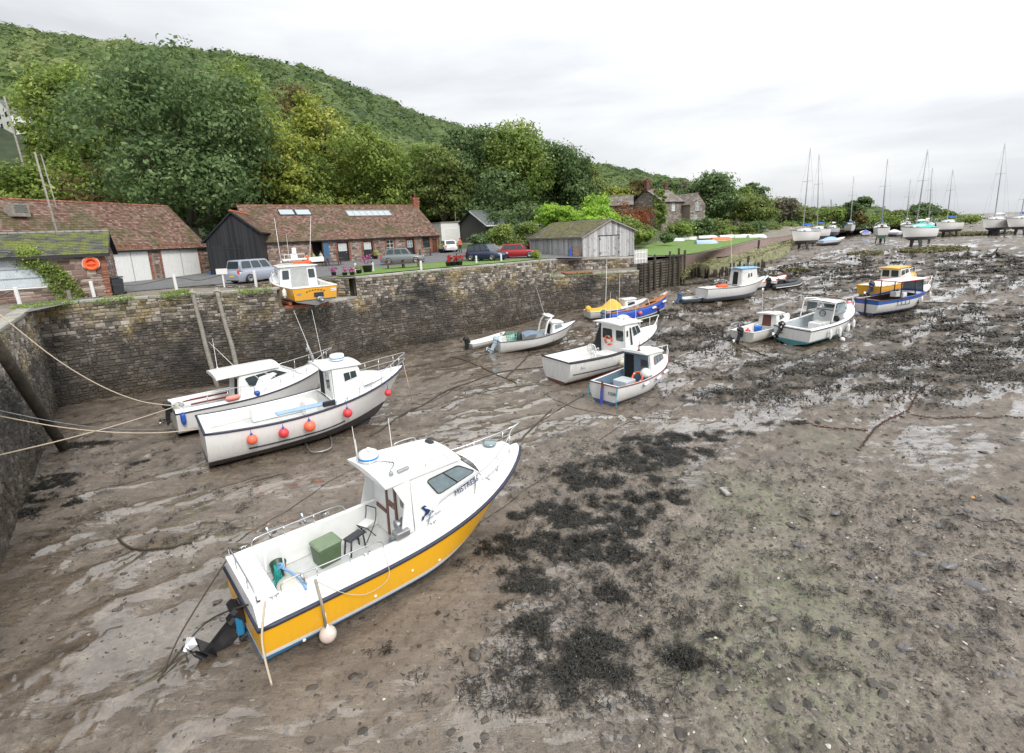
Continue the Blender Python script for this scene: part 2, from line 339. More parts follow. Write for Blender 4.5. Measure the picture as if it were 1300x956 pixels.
if True:
    na, nrw = 980, 800
    ang = np.radians(np.linspace(-64, 64, na)); k = np.linspace(0, 1, nrw)
    r_ = np.where(k < .84, 7.5*np.exp(k/.84*math.log(110/7.5)), 110*np.exp((k-.84)/.16*math.log(3200/110)))
    X = (r_[:, None]*np.sin(ang)[None, :]); Y = (r_[:, None]*np.cos(ang)[None, :])-5.
    zone_b = blob(BROWN, X, Y); zone_w = blob(WEEDZ, X, Y); zone_a = blob(ALGAE, X, Y); zone_g = blob(GRAVEL, X, Y); wetb = blob(WETB, X, Y)
    ca, sa = math.cos(R(38)), math.sin(R(38)); XU = X*ca+Y*sa; XV = -X*sa+Y*ca          # runnels drain along XU
    rill = fbm(XU*.35, XV*1.5+1.5*fbm(X*.5, Y*.5, 99, 3), 3, 4); clod = fbm(X*2.6, Y*2.6, 5, 5); fine = fbm(X*9, Y*9, 9, 3); big = fbm(X*.35, Y*.35, 21, 4)
    ridge = 1-np.abs(2*fbm(X*1.3+fine*.3, Y*1.7, 31, 5)-1)
    weedn = fbm(X*.9+3*big, Y*2.1, 41, 5); weedn2 = fbm(X*3.1, Y*5.2, 47, 4)
    weed = np.clip(zone_w*1.25, 0, 1)*sst(weedn*.6+weedn2*.4+.14*(zone_w-.5), .475, .55)
    weed = np.clip(weed+.75*sst(clod, .60, .70)*(1-zone_b)*(.25+.75*zone_g)*.8, 0, 1)
    wet = np.clip(wetb*.9+.55*sst(rill, .50, .62)+.45*zone_b+.42*zone_w*sst(rill, .42, .55)-.65*zone_g, 0, 1)*sst(big*.5+rill*.5, .34, .5); wet = wet*(1-np.clip(blob([(490, 790, 2.9, 1.7, 45, 1.4), (580, 730, 1.9, 1.4, 45, 1.3), (390, 860, 1.6, 1.1, 0, 1.2)], X, Y), 0, 1)); calm = 1-.85*sst(wet, .45, .8)
    rough = np.clip(.35+.65*zone_g+.8*zone_w-.75*zone_b-.3*wetb, .06, 1.)
    Z = mudz(X, Y) + (rill-.5)*.16*(1-.7*zone_g) + (clod-.5)*.20*rough*calm + (fine-.5)*.055*rough*calm + weed*.10*(.3+weedn2) + (big-.5)*.25
    Z = Z + .10*(sst(ridge, .86, .97))*rough*sst(clod, .4, .6)
    pool = mudz(X, Y)+(big-.5)*.25-.012+.02*(1-wet)                                         # standing wet film levels the hollows
    lvl = sst(wet, .45, .8)*.8; Z = np.where(Z < pool, Z*(1-lvl)+pool*lvl, Z)
    Z = Z - (.05*np.exp(-(((X+3.0)*.62+(Y-11.7)*-.78)/1.2)**2-(((X+3.0)*.78+(Y-11.7)*.62)/4.)**2))
    v = np.stack([X, Y, Z], -1).reshape(-1, 3); idx = np.arange(na*nrw).reshape(nrw, na)
    f = np.stack([idx[:-1, :-1], idx[:-1, 1:], idx[1:, 1:], idx[1:, :-1]], -1).reshape(-1, 4)
    # shader
    m, nt, b = new_mat('wet_harbour_mud'); L = nt.links.new
    A = lambda n: N(nt, 'ShaderNodeAttribute', attribute_name=n).outputs['Fac']
    tc = N(nt, 'ShaderNodeTexCoord'); ob = tc.outputs['Object']
    def noise(sc, det=6, ro=.6, st=None, dist=0.):
        n = N(nt, 'ShaderNodeTexNoise', i_Scale=sc, i_Detail=det, i_Roughness=ro, i_Distortion=dist)
        if st:
            q = N(nt, 'ShaderNodeMapping'); q.inputs['Rotation'].default_value = (0, 0, R(-38)); q.inputs['Scale'].default_value = st; L(ob, q.inputs[0]); L(q.outputs[0], n.inputs['Vector'])
        else: L(ob, n.inputs['Vector'])
        return n.outputs['Fac']
    def mr(src, a, b_, c, d):
        q = N(nt, 'ShaderNodeMapRange', i_1=a, i_2=b_, i_3=c, i_4=d); L(src, q.inputs[0]); return q.outputs[0]
    def mix(fac, c1, c2):
        q = N(nt, 'ShaderNodeMixRGB')
        if isinstance(fac, float): q.inputs[0].default_value = fac
        else: L(fac, q.inputs[0])
        for i, c in ((1, c1), (2, c2)):
            if isinstance(c, tuple): q.inputs[i].default_value = (*c, 1)
            else: L(c, q.inputs[i])
        return q.outputs[0]
    def mth(op, a, b_):
        q = N(nt, 'ShaderNodeMath', operation=op, use_clamp=(op == 'ADD'))
        for i, c in ((0, a), (1, b_)):
            if isinstance(c, (int, float)): q.inputs[i].default_value = c
            else: L(c, q.inputs[i])
        return q.outputs[0]
    base = ramp(nt, noise(1.1, 8, .68), [(.32, (.06, .045, .032)), (.5, (.15, .115, .083)), (.66, (.27, .224, .172))])
    base = mix(mr(noise(9, 6, .7), .42, .62, 0, .65), base, (.085, .069, .055))
    base = mix(mth('MULTIPLY', A('brown'), mr(noise(.8, 5), .3, .6, .35, .85)), base, (.172, .135, .1))
    base = mix(mth('MULTIPLY', A('brown'), mr(noise(3, 7, .65, (.25, 2.4, 1), .6), .5, .62, 0, .5)), base, (.29, .23, .17))
    base = mix(mth('MULTIPLY', A('gravel'), mr(noise(26, 5, .7), .46, .6, .15, .75)), base, (.285, .25, .205))
    base = mix(mth('MULTIPLY', A('gravel'), mr(noise(15, 6, .75), .52, .62, 0, .8)), base, (.075, .06, .048))
    base = mix(mth('MULTIPLY', A('gravel'), mr(noise(70, 2, .5), .66, .70, 0, .7)), base, (.52, .49, .44))
    base = mix(mth('MULTIPLY', A('algae'), mr(noise(5, 8, .75), .42, .62, 0, .75)), base, (.165, .2, .095))
    base = mix(mth('MULTIPLY', A('weed'), mr(noise(22, 4, .7), .3, .7, 1., .65)), base, ramp(nt, noise(13, 6, .75), [(.35, (.012, .012, .009)), (.6, (.045, .038, .024)), (.75, (.11, .085, .05))]))
    base = mix(mr(noise(34, 3, .6), .58, .66, 0, .55), base, (.05, .04, .032))
    base = mix(mr(noise(5.5, 5, .7), .54, .62, 0, .7), base, (.065, .053, .042))
    L(base, b.inputs['Base Color'])
    wn = mr(noise(2.4, 6, .65, (.4, 1.6, 1)), .4, .6, -.25, .25)
    wetv = mth('ADD', A('wet'), wn)
    ro = mr(wetv, .35, .55, .58, .07)
    ro = mth('ADD', ro, mth('MULTIPLY', A('weed'), .12))
    ng = N(nt, 'ShaderNodeNewGeometry'); L(mr(wetv, .3, .55, 0., 1.), b.inputs['Coat Weight']); b.inputs['Coat Roughness'].default_value = .06; b.inputs['Coat IOR'].default_value = 1.55; L(ng.outputs['Normal'], b.inputs['Coat Normal'])
    L(ro, b.inputs['Roughness']); b.inputs['Specular IOR Level'].default_value = .8
    h1 = mth('MULTIPLY', noise(14, 8, .72), mr(wetv, .3, .55, 1., .05))
    h2 = mth('MULTIPLY', mth('MULTIPLY', noise(55, 4, .65), mr(A('gravel'), 0, 1, .35, 1.1)), mr(wetv, .3, .55, 1., .12))
    b1 = N(nt, 'ShaderNodeBump', i_Strength=.75, i_Distance=.05); L(h1, b1.inputs['Height'])
    b2 = N(nt, 'ShaderNodeBump', i_Strength=.55, i_Distance=.014); L(h2, b2.inputs['Height']); L(b1.outputs[0], b2.inputs['Normal']); L(b2.outputs[0], b.inputs['Normal'])
    MUD = m
    tag(npmesh('mudflat', v, f, m, smooth=True, attrs=dict(wet=wet.ravel(), weed=weed.ravel(), algae=(zone_a).ravel(), brown=zone_b.ravel(), gravel=zone_g.ravel())), kind='structure')
    ZG, RG, WEEDG, GRAVG = Z, r_, weed, zone_g
    del v, f, X, Y

# ================================================================ upland: apron, lawn, hill
EARTH = mat('earth_and_gravel', (.2, .175, .145), .9, var=.3, scale=1.5, bump=.4, bscale=20, dirt=.4)
ASPH = mat('asphalt', (.13, .13, .132), .85, var=.18, scale=1.2, bump=.3, bscale=60, dirt=.3, dcol=(.2, .19, .17))
GRASS = mat('mown_grass', (.12, .205, .038), .9, var=.35, scale=3, bump=.6, bscale=30, dirt=.45, dcol=(.11, .13, .04))
MARSH = mat('saltmarsh_turf', (.2, .2, .11), .95, var=.4, scale=1.6, bump=.8, bscale=14, dirt=.5, dcol=(.09, .075, .045))
SHINGLE = mat('reddish_shingle', (.18, .125, .105), .9, var=.4, scale=6, bump=.7, bscale=22, dirt=.4, dcol=(.25, .22, .2))
edge = LW+WT[:5]+[WA+BK*7.5, WB+BK*5.5]+WT[5:9]+[U1, U2, Vector((13.6, 50.2, 5.3))]+bank
def far_of(p, i):
    if i in (7, 8): return WA+BK*110
    if i in (9, 10): return WB+BK*105
    if i < 3: return p+Vector((-120, 40+20*i, 0))
    if i < 7: return p+Vector((-95+(i-3)*6, 80+7*(i-3), 0))
    if i <= 13: return Vector((WB+BK*105).to_tuple())+Vector(((i-10)*9, 2*(i-10), 0))
    j = i-14; return Vector((-16+j*26, 146+j*15, 0)) if j < 7 else p
E_ = []; Q_ = []
for i, p in enumerate(edge): E_.append(p)
far_pts = [far_of(p, i) for i, p in enumerate(edge)]
cols = []
for i in range(len(edge)-1):
    n = max(2, int((edge[i+1]-edge[i]).length/1.0))
    for k in range(n+(1 if i == len(edge)-2 else 0)):
        t = k/n; cols.append((edge[i].lerp(edge[i+1], t), far_pts[i].lerp(far_pts[i+1], t)))
nrow = 130
rows = []
for r in range(nrow):
    t = (r/(nrow-1))**1.7
    rows.append([(lambda q: (q.x, q.y, float(landz(q.x, q.y))-.02))(a.lerp(b_, t)) for a, b_ in cols])
mb = MB(); mb.grid(rows, t=.5); mb.build('ground', EARTH, kind='structure')

def drape(name, pix, m, off, kind='structure', fn=landz, res=.6, world=False, parent=None):
    """sheet inside an outline, following the ground a few millimetres above it."""
    P = [(p if world else on(p[0], p[1], lambda a, b_: float(fn(a, b_)))) for p in pix]
    me = bpy.data.meshes.new(name)
    import bmesh
    bm = bmesh.new(); vs = [bm.verts.new((p[0], p[1], 0)) for p in P]; bm.faces.new(vs); bmesh.ops.triangulate(bm, faces=bm.faces[:])
    x0, x1 = min(p[0] for p in P), max(p[0] for p in P); y0, y1 = min(p[1] for p in P), max(p[1] for p in P)
    k = x0+res
    while k < x1: bmesh.ops.bisect_plane(bm, geom=bm.verts[:]+bm.edges[:]+bm.faces[:], plane_co=(k, 0, 0), plane_no=(1, 0, 0)); k += res
    k = y0+res
    while k < y1: bmesh.ops.bisect_plane(bm, geom=bm.verts[:]+bm.edges[:]+bm.faces[:], plane_co=(0, k, 0), plane_no=(0, 1, 0)); k += res
    for vv in bm.verts: vv.co.z = float(fn(vv.co.x, vv.co.y))+off
    bmesh.ops.recalc_face_normals(bm, faces=bm.faces[:])
    if sum(f_.normal.z for f_ in bm.faces) < 0: bmesh.ops.reverse_faces(bm, faces=bm.faces[:])
    bm.to_mesh(me); bm.free(); me.materials.append(m)
    return link(me, name, parent, kind=kind)
drape('road', [(20, 400), (150, 372), (262, 362), (335, 357), (420, 351.5), (470, 341), (530, 335.5), (580, 331), (640, 329.5), (740, 328), (742, 320), (640, 318), (600, 312), (578, 306), (566, 316), (557, 321), (438, 331), (330, 341), (262, 346), (155, 357), (20, 374)], ASPH, .02)
drape('quay_lawn', [(424, 352), (470, 341.5), (530, 336), (580, 331.5), (640, 330), (693, 327.6), (694, 328.6), (630, 334.4), (528.5, 343), (452, 350.5)], GRASS, .045, res=.8)
drape('harbour_green', [tuple(p) for p in [Vector((14.4, 51.6, 0)), Vector((18.6, 54, 0)), Vector((23.4, 61, 0)), Vector((30.3, 69, 0)), Vector((39, 80, 0)), Vector((42, 92, 0)), Vector((24, 84, 0)), Vector((15, 62, 0))]], GRASS, .04, world=True, res=1.2)

# bank falling from the green to the mud: shingle above, saltmarsh below
BOT = [Vector((17.6, 52.3, 0)), onm(864, 343), onm(900, 348), onm(945, 341), onm(984, 330), onm(1004, 320), onm(1003, 308), onm(1030, 299), onm(1100, 293), onm(1200, 285), onm(1298, 279)]
def curve(P, n):
    P = [Vector((p.x, p.y, 0)) for p in P]; L_ = [0]
    for a, b in zip(P, P[1:]): L_.append(L_[-1]+(b-a).length)
    ts = np.linspace(0, 1, n)**1.5*L_[-1]
    return [(float(np.interp(t, L_, [p.x for p in P])), float(np.interp(t, L_, [p.y for p in P]))) for t in ts]
def bank_strip(name, m, f0, f1, amp, seed):
    A_, B_ = curve(bank, 150), curve(BOT, 150); rows = []
    for r in range(17):
        row = []
        for i, ((ax, ay), (bx, by)) in enumerate(zip(A_, B_)):
            wv = .08*float(fbm(i*.13, 2.2, 9, 3)-.5); e = 1 if 0 < r < 16 or f1 < .9 else 0
            t = f0+(f1-f0)*r/16.; t = t+wv*(1 if t > .1 else 0); x, y = ax+(bx-ax)*t, ay+(by-ay)*t
            zt = float(landz(ax, ay))-.05; zm = float(mudz(bx, by)); pf = t**.8
            z = zt*(1-pf)+zm*pf+amp*float(fbm(x*.8, y*.8, seed, 4)-.5)*min(1, 6*t)+(.75*float(sst(t, .5, .9)) if i < 75 else .2)
            if r == 16 and f1 > .9: z -= 1.3
            row.append((x, y, z))
        rows.append(row)
    mb = MB(); mb.grid(rows, t=.5, flip=True); return mb.build(name, m, kind='structure')
bank_strip('shingle_bank', SHINGLE, 0, .30, .35, 3)
bank_strip('saltmarsh_bank', MARSH, .27, 1.0, .8, 5)
UNDER = mat('rough_garden_ground', (.06, .085, .03), .95, var=.4, scale=.6, dirt=.4, dcol=(.1, .08, .05))
drape('garden_ground', [tuple(p_) for p_ in [Vector((13, 52.5, 0)), Vector((15, 62, 0)), Vector((24, 84, 0)), Vector((42, 92, 0)), Vector((60, 104, 0)), Vector((90, 132, 0)), Vector((60, 150, 0)), Vector((10, 125, 0)), Vector((-6, 100, 0)), Vector((2, 62, 0))]], UNDER, .03, world=True, res=2.5)
drape('woodland_floor', [tuple(p_) for p_ in [Vector((-3, 66, 0)), Vector((-8, 100, 0)), Vector((-60, 100, 0)), Vector((-150, 90, 0)), Vector((-120, 58, 0)), Vector((-60, 52, 0)), Vector((-30, 54, 0)), Vector((-14, 70, 0))]], UNDER, .03, world=True, res=3)

# ---------------------------------------------------------------- wooded hill
RP = [(-260, -20, 300), (-100, 22, 300), (0, 40, 300), (100, 56, 310), (200, 66, 320), (300, 76, 330), (400, 99, 345), (450, 118, 355), (520, 148, 370), (600, 170, 400), (700, 196, 440), (760, 208, 470), (850, 226, 520), (960, 252, 600), (1050, 264, 700), (1130, 268, 800), (1200, 267, 900), (1300, 263, 900), (1420, 258, 900)]
BP = [(-260, 78), (0, 86), (200, 92), (400, 92), (600, 88), (720, 92), (800, 112), (900, 130), (1000, 170), (1130, 300), (1420, 420)]
hc = []
for px in np.linspace(-260, 1420, 110):
    py = np.interp(px, [a[0] for a in RP], [a[1] for a in RP]); D = np.interp(px, [a[0] for a in RP], [a[2] for a in RP])
    rdg = at(px, py, D); rdg.z -= 13+D*.012; Yb = np.interp(px, [a[0] for a in BP], [a[1] for a in BP]); b0 = at(px, 290, Yb); b0.z = float(landz(b0.x, b0.y))-.4 if px < 950 else 5.
    hc.append((b0, rdg))
rows = []
for r in range(50):
    t = r/40.; row = []
    for i, (b0, rd) in enumerate(hc):
        if t <= 1: q = b0.lerp(rd, t); z = b0.z+(rd.z-b0.z)*(math.sin(t*math.pi/2)**1.25)
        else: q = b0.lerp(rd, 1+(t-1)*1.6); z = rd.z-(rd.z-4)*(t-1)*(t-1)*16*.3-(t-1)*10
        z += 5*float(fbm(q.x*.02, q.y*.02, 77, 3)-.5)*min(1, t*3)*(1 if t < .93 else .3); row.append((q.x, q.y, z))
    rows.append(row)
mb = MB(); mb.grid(rows, t=.5); HILLG = mat('hillside_undergrowth', (.03, .045, .018), .95, var=.4, scale=.3)
hillo = mb.build('hill', HILLG, kind='structure')
from mathutils.bvhtree import BVHTree
hbvh = BVHTree.FromPolygons(mb.v, mb.f)
def hillhit(px, py):
    d = Vector(ray(px, py)).normalized(); h = hbvh.ray_cast(Vector((0, 0, H)), d); return h[0]
def hillz(x, y):
    h = hbvh.ray_cast(Vector((x, y, 400)), Vector((0, 0, -1))); return h[0].z if h[0] else None
# ================================================================ masonry
def stones(mb, O, U, width, z0, ztop, Nn, cs=(.10, .21), ls=(.12, .38), pr=(.015, .08), inside=None, m=0, gap=.018, seed=0, boost=None):
    """rubble courses: every stone a chamfered block standing proud of the mortar."""
    q = random.Random(seed+5); O = Vector(O); U = Vector(U).normalized(); Nn = Vector(Nn).normalized(); Zv = Vector((0, 0, 1))
    zt = ztop if callable(ztop) else (lambda u: ztop)
    z = z0; hmax = max(zt(0), zt(width), zt(width/2))
    while z < hmax-.03:
        h = q.uniform(*cs)*(1.5 if q.random() < .15 else 1); u = -q.uniform(0, .3)
        while u < width:
            w = q.uniform(*ls)*(1+.5*(h > .2)); a = max(u+gap/2, 0); b = min(u+w-gap/2, width); u += w
            if b-a < .05: continue
            jz = q.uniform(-.02, .02); za = z+gap/2+jz; zb = min(z+h-gap/2+q.uniform(-.03, .02), zt((a+b)/2))
            if zb-za < .03 or (inside and not (inside(a, za) and inside(b, za) and inside((a+b)/2, zb) and inside(a, zb) and inside(b, zb))): continue
            p = q.uniform(*pr); c = min(.03, (b-a)*.25, (zb-za)*.25)
            j = lambda: q.uniform(-.012, .012)
            base = [O+U*x+Zv*(y-O.z) for x, y in ((a, za), (b, za), (b, zb), (a, zb))]
            top = [O+U*(x+j())+Zv*(y-O.z+j())+Nn*(p+j()*.6) for x, y in ((a+c, za+c), (b-c, za+c), (b-c, zb-c), (a+c, zb-c))]
            t = q.random()
            mb.add(base+top, [(4, 5, 6, 7), (0, 1, 5, 4), (1, 2, 6, 5), (2, 3, 7, 6), (3, 0, 4, 7)], m, t)
        z += h
STONES = [(0, (.07, .06, .055)), (.3, (.15, .135, .12)), (.55, (.235, .205, .175)), (.8, (.36, .32, .275)), (1, (.5, .46, .41))]
def tide(nt, tc, c):
    L = nt.links.new; g = N(nt, 'ShaderNodeNewGeometry'); s = N(nt, 'ShaderNodeSeparateXYZ'); L(g.outputs['Position'], s.inputs[0])
    def nz(sc, d=6, r=.65, st=None):
        n = N(nt, 'ShaderNodeTexNoise', i_Scale=sc, i_Detail=d, i_Roughness=r)
        if st: q = N(nt, 'ShaderNodeMapping'); q.inputs['Scale'].default_value = st; L(g.outputs['Position'], q.inputs[0]); L(q.outputs[0], n.inputs['Vector'])
        else: L(g.outputs['Position'], n.inputs['Vector'])
        return n.outputs['Fac']
    def mth(op, a, b, cl=False):
        q = N(nt, 'ShaderNodeMath', operation=op, use_clamp=cl)
        for i, k in ((0, a), (1, b)):
            if isinstance(k, (int, float)): q.inputs[i].default_value = k
            else: L(k, q.inputs[i])
        return q.outputs[0]
    def mr(a, *v): q = N(nt, 'ShaderNodeMapRange', i_1=v[0], i_2=v[1], i_3=v[2], i_4=v[3]); L(a, q.inputs[0]); return q.outputs[0]
    def mix(f, a, col, bt='MIX'): q = N(nt, 'ShaderNodeMixRGB', blend_type=bt); L(f, q.inputs[0]); L(a, q.inputs[1]); q.inputs[2].default_value = (*col, 1); return q.outputs[0]
    z = mth('ADD', s.outputs['Z'], mr(nz(.35, 5), .3, .7, -.9, .9)); z = mth('ADD', z, mr(nz(3.), .3, .7, -.25, .25))
    low = mr(z, 4.1, 3.4, 0, .88); c = mix(mth('MULTIPLY', low, mr(nz(1.3), .3, .6, .55, 1)), c, (.068, .06, .05))
    weed = mr(z, 2.0, .7, 0, .85); c = mix(mth('MULTIPLY', weed, mr(nz(2.2), .4, .6, .3, 1)), c, (.06, .047, .03))
    dark = mth('MULTIPLY', mr(nz(.22, 4), .5, .64, 0, 1), mr(z, 4.8, 4.2, 0, .8)); c = mix(dark, c, (.028, .028, .03))
    lich = mth('MULTIPLY', mr(nz(.55, 6, .6), .49, .60, 0, 1), mth('MULTIPLY', mr(z, 3.2, 3.9, 0, 1), mr(nz(7, 4), .42, .55, .1, .7))); c = mix(lich, c, (.36, .27, .1))
    moss = mth('MULTIPLY', mr(nz(.9, 6, .7), .52, .62, 0, .8), mr(z, 4.7, 5.3, 0, 1)); c = mix(moss, c, (.1, .11, .05))
    return c
MASON = tint_mat('harbour_masonry', STONES, .85, extra=tide, bump=.5, bscale=14)
MORTAR = tint_mat('mortar_bed', [(0, (.16, .145, .125)), (1, (.16, .145, .125))], .9, extra=tide)
COPE = tint_mat('coping_slabs', [(0, (.28, .27, .24)), (1, (.4, .385, .35))], .85, grime=[(1.2, .5, .7, (.17, .17, .11)), (5, .55, .7, (.13, .12, .1)), (.8, .6, .7, (.35, .27, .08))], bump=.4, bscale=20)
def wallface(mbs, mbm, P, Q, z0, seed, back=.6, **k):
    """one straight run: P, Q top corners (left to right seen from the harbour)."""
    d = Q-P; d.z = 0; w = d.length; d.normalize(); n = Vector((d.y, -d.x, 0))
    zt = lambda u: P.z+(Q.z-P.z)*u/w-.14
    stones(mbs, Vector((P.x, P.y, 0)), d, w, z0, zt, n, seed=seed, **k)
    for a, b, zz in ((P, Q, None),):
        A = Vector((a.x, a.y, 0)); B = Vector((b.x, b.y, 0))
        mbm.add([A+Vector((0, 0, z0)), B+Vector((0, 0, z0)), B+Vector((0, 0, Q.z-.1)), A+Vector((0, 0, P.z-.1)),
                 A-n*back+Vector((0, 0, z0)), B-n*back+Vector((0, 0, z0)), B-n*back+Vector((0, 0, Q.z-.1)), A-n*back+Vector((0, 0, P.z-.1))],
                [(0, 1, 2, 3), (5, 4, 7, 6), (3, 2, 6, 7), (1, 0, 4, 5)], 0, .5)
def coping(mb, P, Q, wd=.62, th=.16, ov=.05, seed=1, rough=.012):
    q = random.Random(seed); d = Q-P; w = d.length; d.normalize(); n = Vector((d.y, -d.x, 0)).normalized(); u = 0; a = math.atan2(d.y, d.x)
    while u < w:
        s = min(q.uniform(.7, 1.5), w-u)
        if s < .2: break
        c = P+d*(u+s/2)+n*(ov-wd/2+q.uniform(-.02, .02))+Vector((0, 0, -th/2+.03+q.uniform(-.012, .012)))
        mb.rbox(c, (s-.02, wd, th), .025, a+q.uniform(-rough, rough), t=q.random()); u += s
def wall_thing(name, label, runs, loc=None, cope=True, cat='harbour wall', **k):
    t = thing(name, label, cat, (0, 0, 0)); a, b, c = MB(), MB(), MB()
    for i, (P, Q, z0) in enumerate(runs):
        wallface(a, b, P, Q, z0, 31*i+len(label), **k)
        if cope: coping(c, P, Q, seed=i+len(label))
    a.build('masonry', MASON, t); b.build('core', MORTAR, t)
    if cope: c.build('coping', COPE, t)
    return t
V3 = Vector
wall_thing('harbour_wall', 'rubble stone harbour wall at the far left, running in beside the camera with mooring ropes', [(LW[0], LW[1], -.4), (LW[1], LW[2], -.4), (LW[2], LC0, -.4)])
wall_thing('harbour_wall', 'long rubble stone quay wall below the red tiled barns, left of the wall-top yellow boat', [(WT[0], WT[1], -.4), (WT[1], WT[2], -.4), (WT[2], WT[3], -.4), (WT[3], WT[4], -.4)])
lt = wall_thing('boat_ledge', 'dark stone boat ledge cut into the quay wall under the yellow transom boat', [(V3((WA.x, WA.y, LEDZ)), V3((WB.x, WB.y, LEDZ)), -.4)])
mb = MB(); a_, b_ = V3((WA.x, WA.y, LEDZ-.02)), V3((WB.x, WB.y, LEDZ-.02))
mb.grid([[a_+BK*.3, b_+BK*.3], [a_+BK*3.5, b_+BK*3], [a_+BK*7.5+V3((0, 0, .35)), b_+BK*5.5+V3((0, 0, .25))]], t=.5, sm=False)
mb.build('ledge_floor', mat('ledge_concrete', (.3, .27, .24), .8, var=.25, scale=2, dirt=.5, dcol=(.12, .09, .07), bump=.3), lt)
a, b = MB(), MB()
tA, tB = WA+BK*7.5, WB+BK*5.5
wallface(a, b, WA+BK*.65, tA, 3.9, 3); wallface(a, b, tA, tB, 3.9, 4); wallface(a, b, tB, WB+BK*.65, 3.9, 5)
o = a.build('recess_masonry', MASON, lt); b.build('recess_core', MORTAR, lt)
wall_thing('harbour_wall', 'tall lichen-yellowed quay wall below the lawn with picnic tables and flower pots', [(WT[5], WT[6], -.4), (WT[6], WT[7], -.4), (WT[7], WT[8], -.4)])
rt = wall_thing('harbour_wall', 'lower dark stone wall with a ledge in front of the weathered boathouse', [(K1, K2, -.2)])
mb = MB(); mb.grid([[K1+V3((0, 0, -.02)), K2+V3((0, 0, -.02))], [U1+V3((-.6, .4, LEDZ+.3-U1.z)), U2+V3((0, .4, LEDZ+.2-U2.z))]], t=.5, sm=False)
mb.add([K2, V3((13.6, 50.2, LEDZ)), U2+V3((0, 0, LEDZ-U2.z))], [(0, 1, 2)], t=.5)
mb.build('ledge_floor', EARTH, rt)
wall_thing('retaining_wall', 'short upper stone wall holding up the ground under the weathered wooden boathouse', [(J, U1, 3.6), (U1, U2, 3.9)], cat='retaining wall')
mb = MB()
for i in range(7): mb.box((0, -.75+i*.25, .03), (2.6, .21, .05))
mb.box((-1.1, 0, .0), (.12, 1.7, .08)); mb.box((1.1, 0, 0), (.12, 1.7, .08))
p = on(688-0, 351, lambda a, b: LEDZ+.1); p = G(733, 346, LEDZ+.12)
tag(mb.build('hatch_cover', mat('rusty_red_boards', (.3, .12, .07), .8, var=.3, bump=.3), loc=p, rot=(0, 0, .2)), 'rusty red hatch cover lying on the stone ledge below the boathouse', 'hatch cover')

# ---------------------------------------------------------------- timber revetment and groyne posts
WEEDWOOD = mat('weedy_old_timber', (.042, .034, .024), .8, var=.5, scale=5, bump=.7, bscale=14, dirt=.5, dcol=(.1, .085, .055))
GREYWOOD = mat('grey_weathered_timber', (.27, .25, .22), .85, var=.3, scale=7, bump=.6, bscale=22, dirt=.6, dcol=(.09, .08, .05))
def postmb(p, z0, z1, r, lean=(0, 0), seed=0, n=8):
    q = random.Random(seed); k = 7; pts = []; rs = []
    for i in range(k):
        t = i/(k-1); pts.append((p[0]+lean[0]*t+q.uniform(-.02, .02), p[1]+lean[1]*t+q.uniform(-.02, .02), z0+(z1-z0)*t)); rs.append(r*(1+q.uniform(-.12, .12)-.15*t))
    return MB().tube(pts, rs, n)
rs0, rs1 = V3((12.2, 47.2, 0)), V3((17.8, 52.6, 0))
rev = thing('timber_revetment', 'dark weedy timber revetment of posts and stacked planks beside the boathouse', 'revetment', (rs0.x, rs0.y, 1.5))
q = random.Random(4); dd = (rs1-rs0); LL = dd.length; dn = dd.normalized(); nn = V3((dn.y, -dn.x, 0))
mbp = MB()
for i in range(17):
    z = .8+i*.25
    for s in range(4):
        u = s*LL/4+q.uniform(-.1, .1); c = rs0+dn*(u+LL/8)-nn*.14+V3((0, 0, z)); mbp.box(c, (LL/4+.1, .09, q.uniform(.09, .15)), math.atan2(dn.y, dn.x)+q.uniform(-.01, .01), ry=q.uniform(-.025, .025))
pl = mbp.build('planking', mat('revetment_planks', (.15, .13, .1), .85, var=.5, scale=4, bump=.5, dirt=.6, dcol=(.03, .026, .02)), rev); pl.location = (-rs0.x, -rs0.y, -1.5)
fl_ = MB(); fl_.box((0, 0, 0), (LL, .3, 4.0)); 
f_ = fl_.build('backfill', WEEDWOOD, rev); f_.location = tuple(rs0+dn*LL/2-nn*.36+V3((-rs0.x, -rs0.y, 3.0-1.5))); f_.rotation_euler = (0, 0, math.atan2(dn.y, dn.x))
for i in range(8):
    u = LL*i/7.; p = rs0+dn*u+nn*q.uniform(.0, .25); zt = 5.45+q.uniform(-.6, .5)
    mm = postmb((p.x-rs0.x, p.y-rs0.y), float(mudz(p.x, p.y))-.8-1.5, zt-1.5, .13, (q.uniform(-.12, .12), q.uniform(-.1, .1)), i); mm.build('post', WEEDWOOD, rev)
mm = MB(); mm.box((0, 0, 0), (3.4, .16, .16)); o = mm.build('rail', WEEDWOOD, rev); o.location = tuple(rs0+dn*LL*.72+nn*.2+V3((-rs0.x, -rs0.y, 3.75))); o.rotation_euler = (0, .05, math.atan2(dn.y, dn.x))
gp = [onm(862, 347), onm(900, 354), onm(945, 347), onm(975, 338)]
q = random.Random(9); cnt = 0; first = None
for s in range(3):
    n = (13, 11, 7)[s]
    for i in range(n):
        p = gp[s].lerp(gp[s+1], i/n); p.x += q.uniform(-.15, .15); z = float(mudz(p.x, p.y)); h = q.uniform(.9, 1.6)*(1 if s < 2 else .7)
        o = postmb((0, 0), -.5, h, .13+q.uniform(-.02, .03), (q.uniform(-.1, .1), q.uniform(-.1, .1)), cnt).build('groyne_post', WEEDWOOD, loc=(p.x, p.y, z))
        tag(o, 'short dark weed-covered post in the row along the foot of the saltmarsh bank', 'post', 'groyne posts at the foot of the bank'); cnt += 1
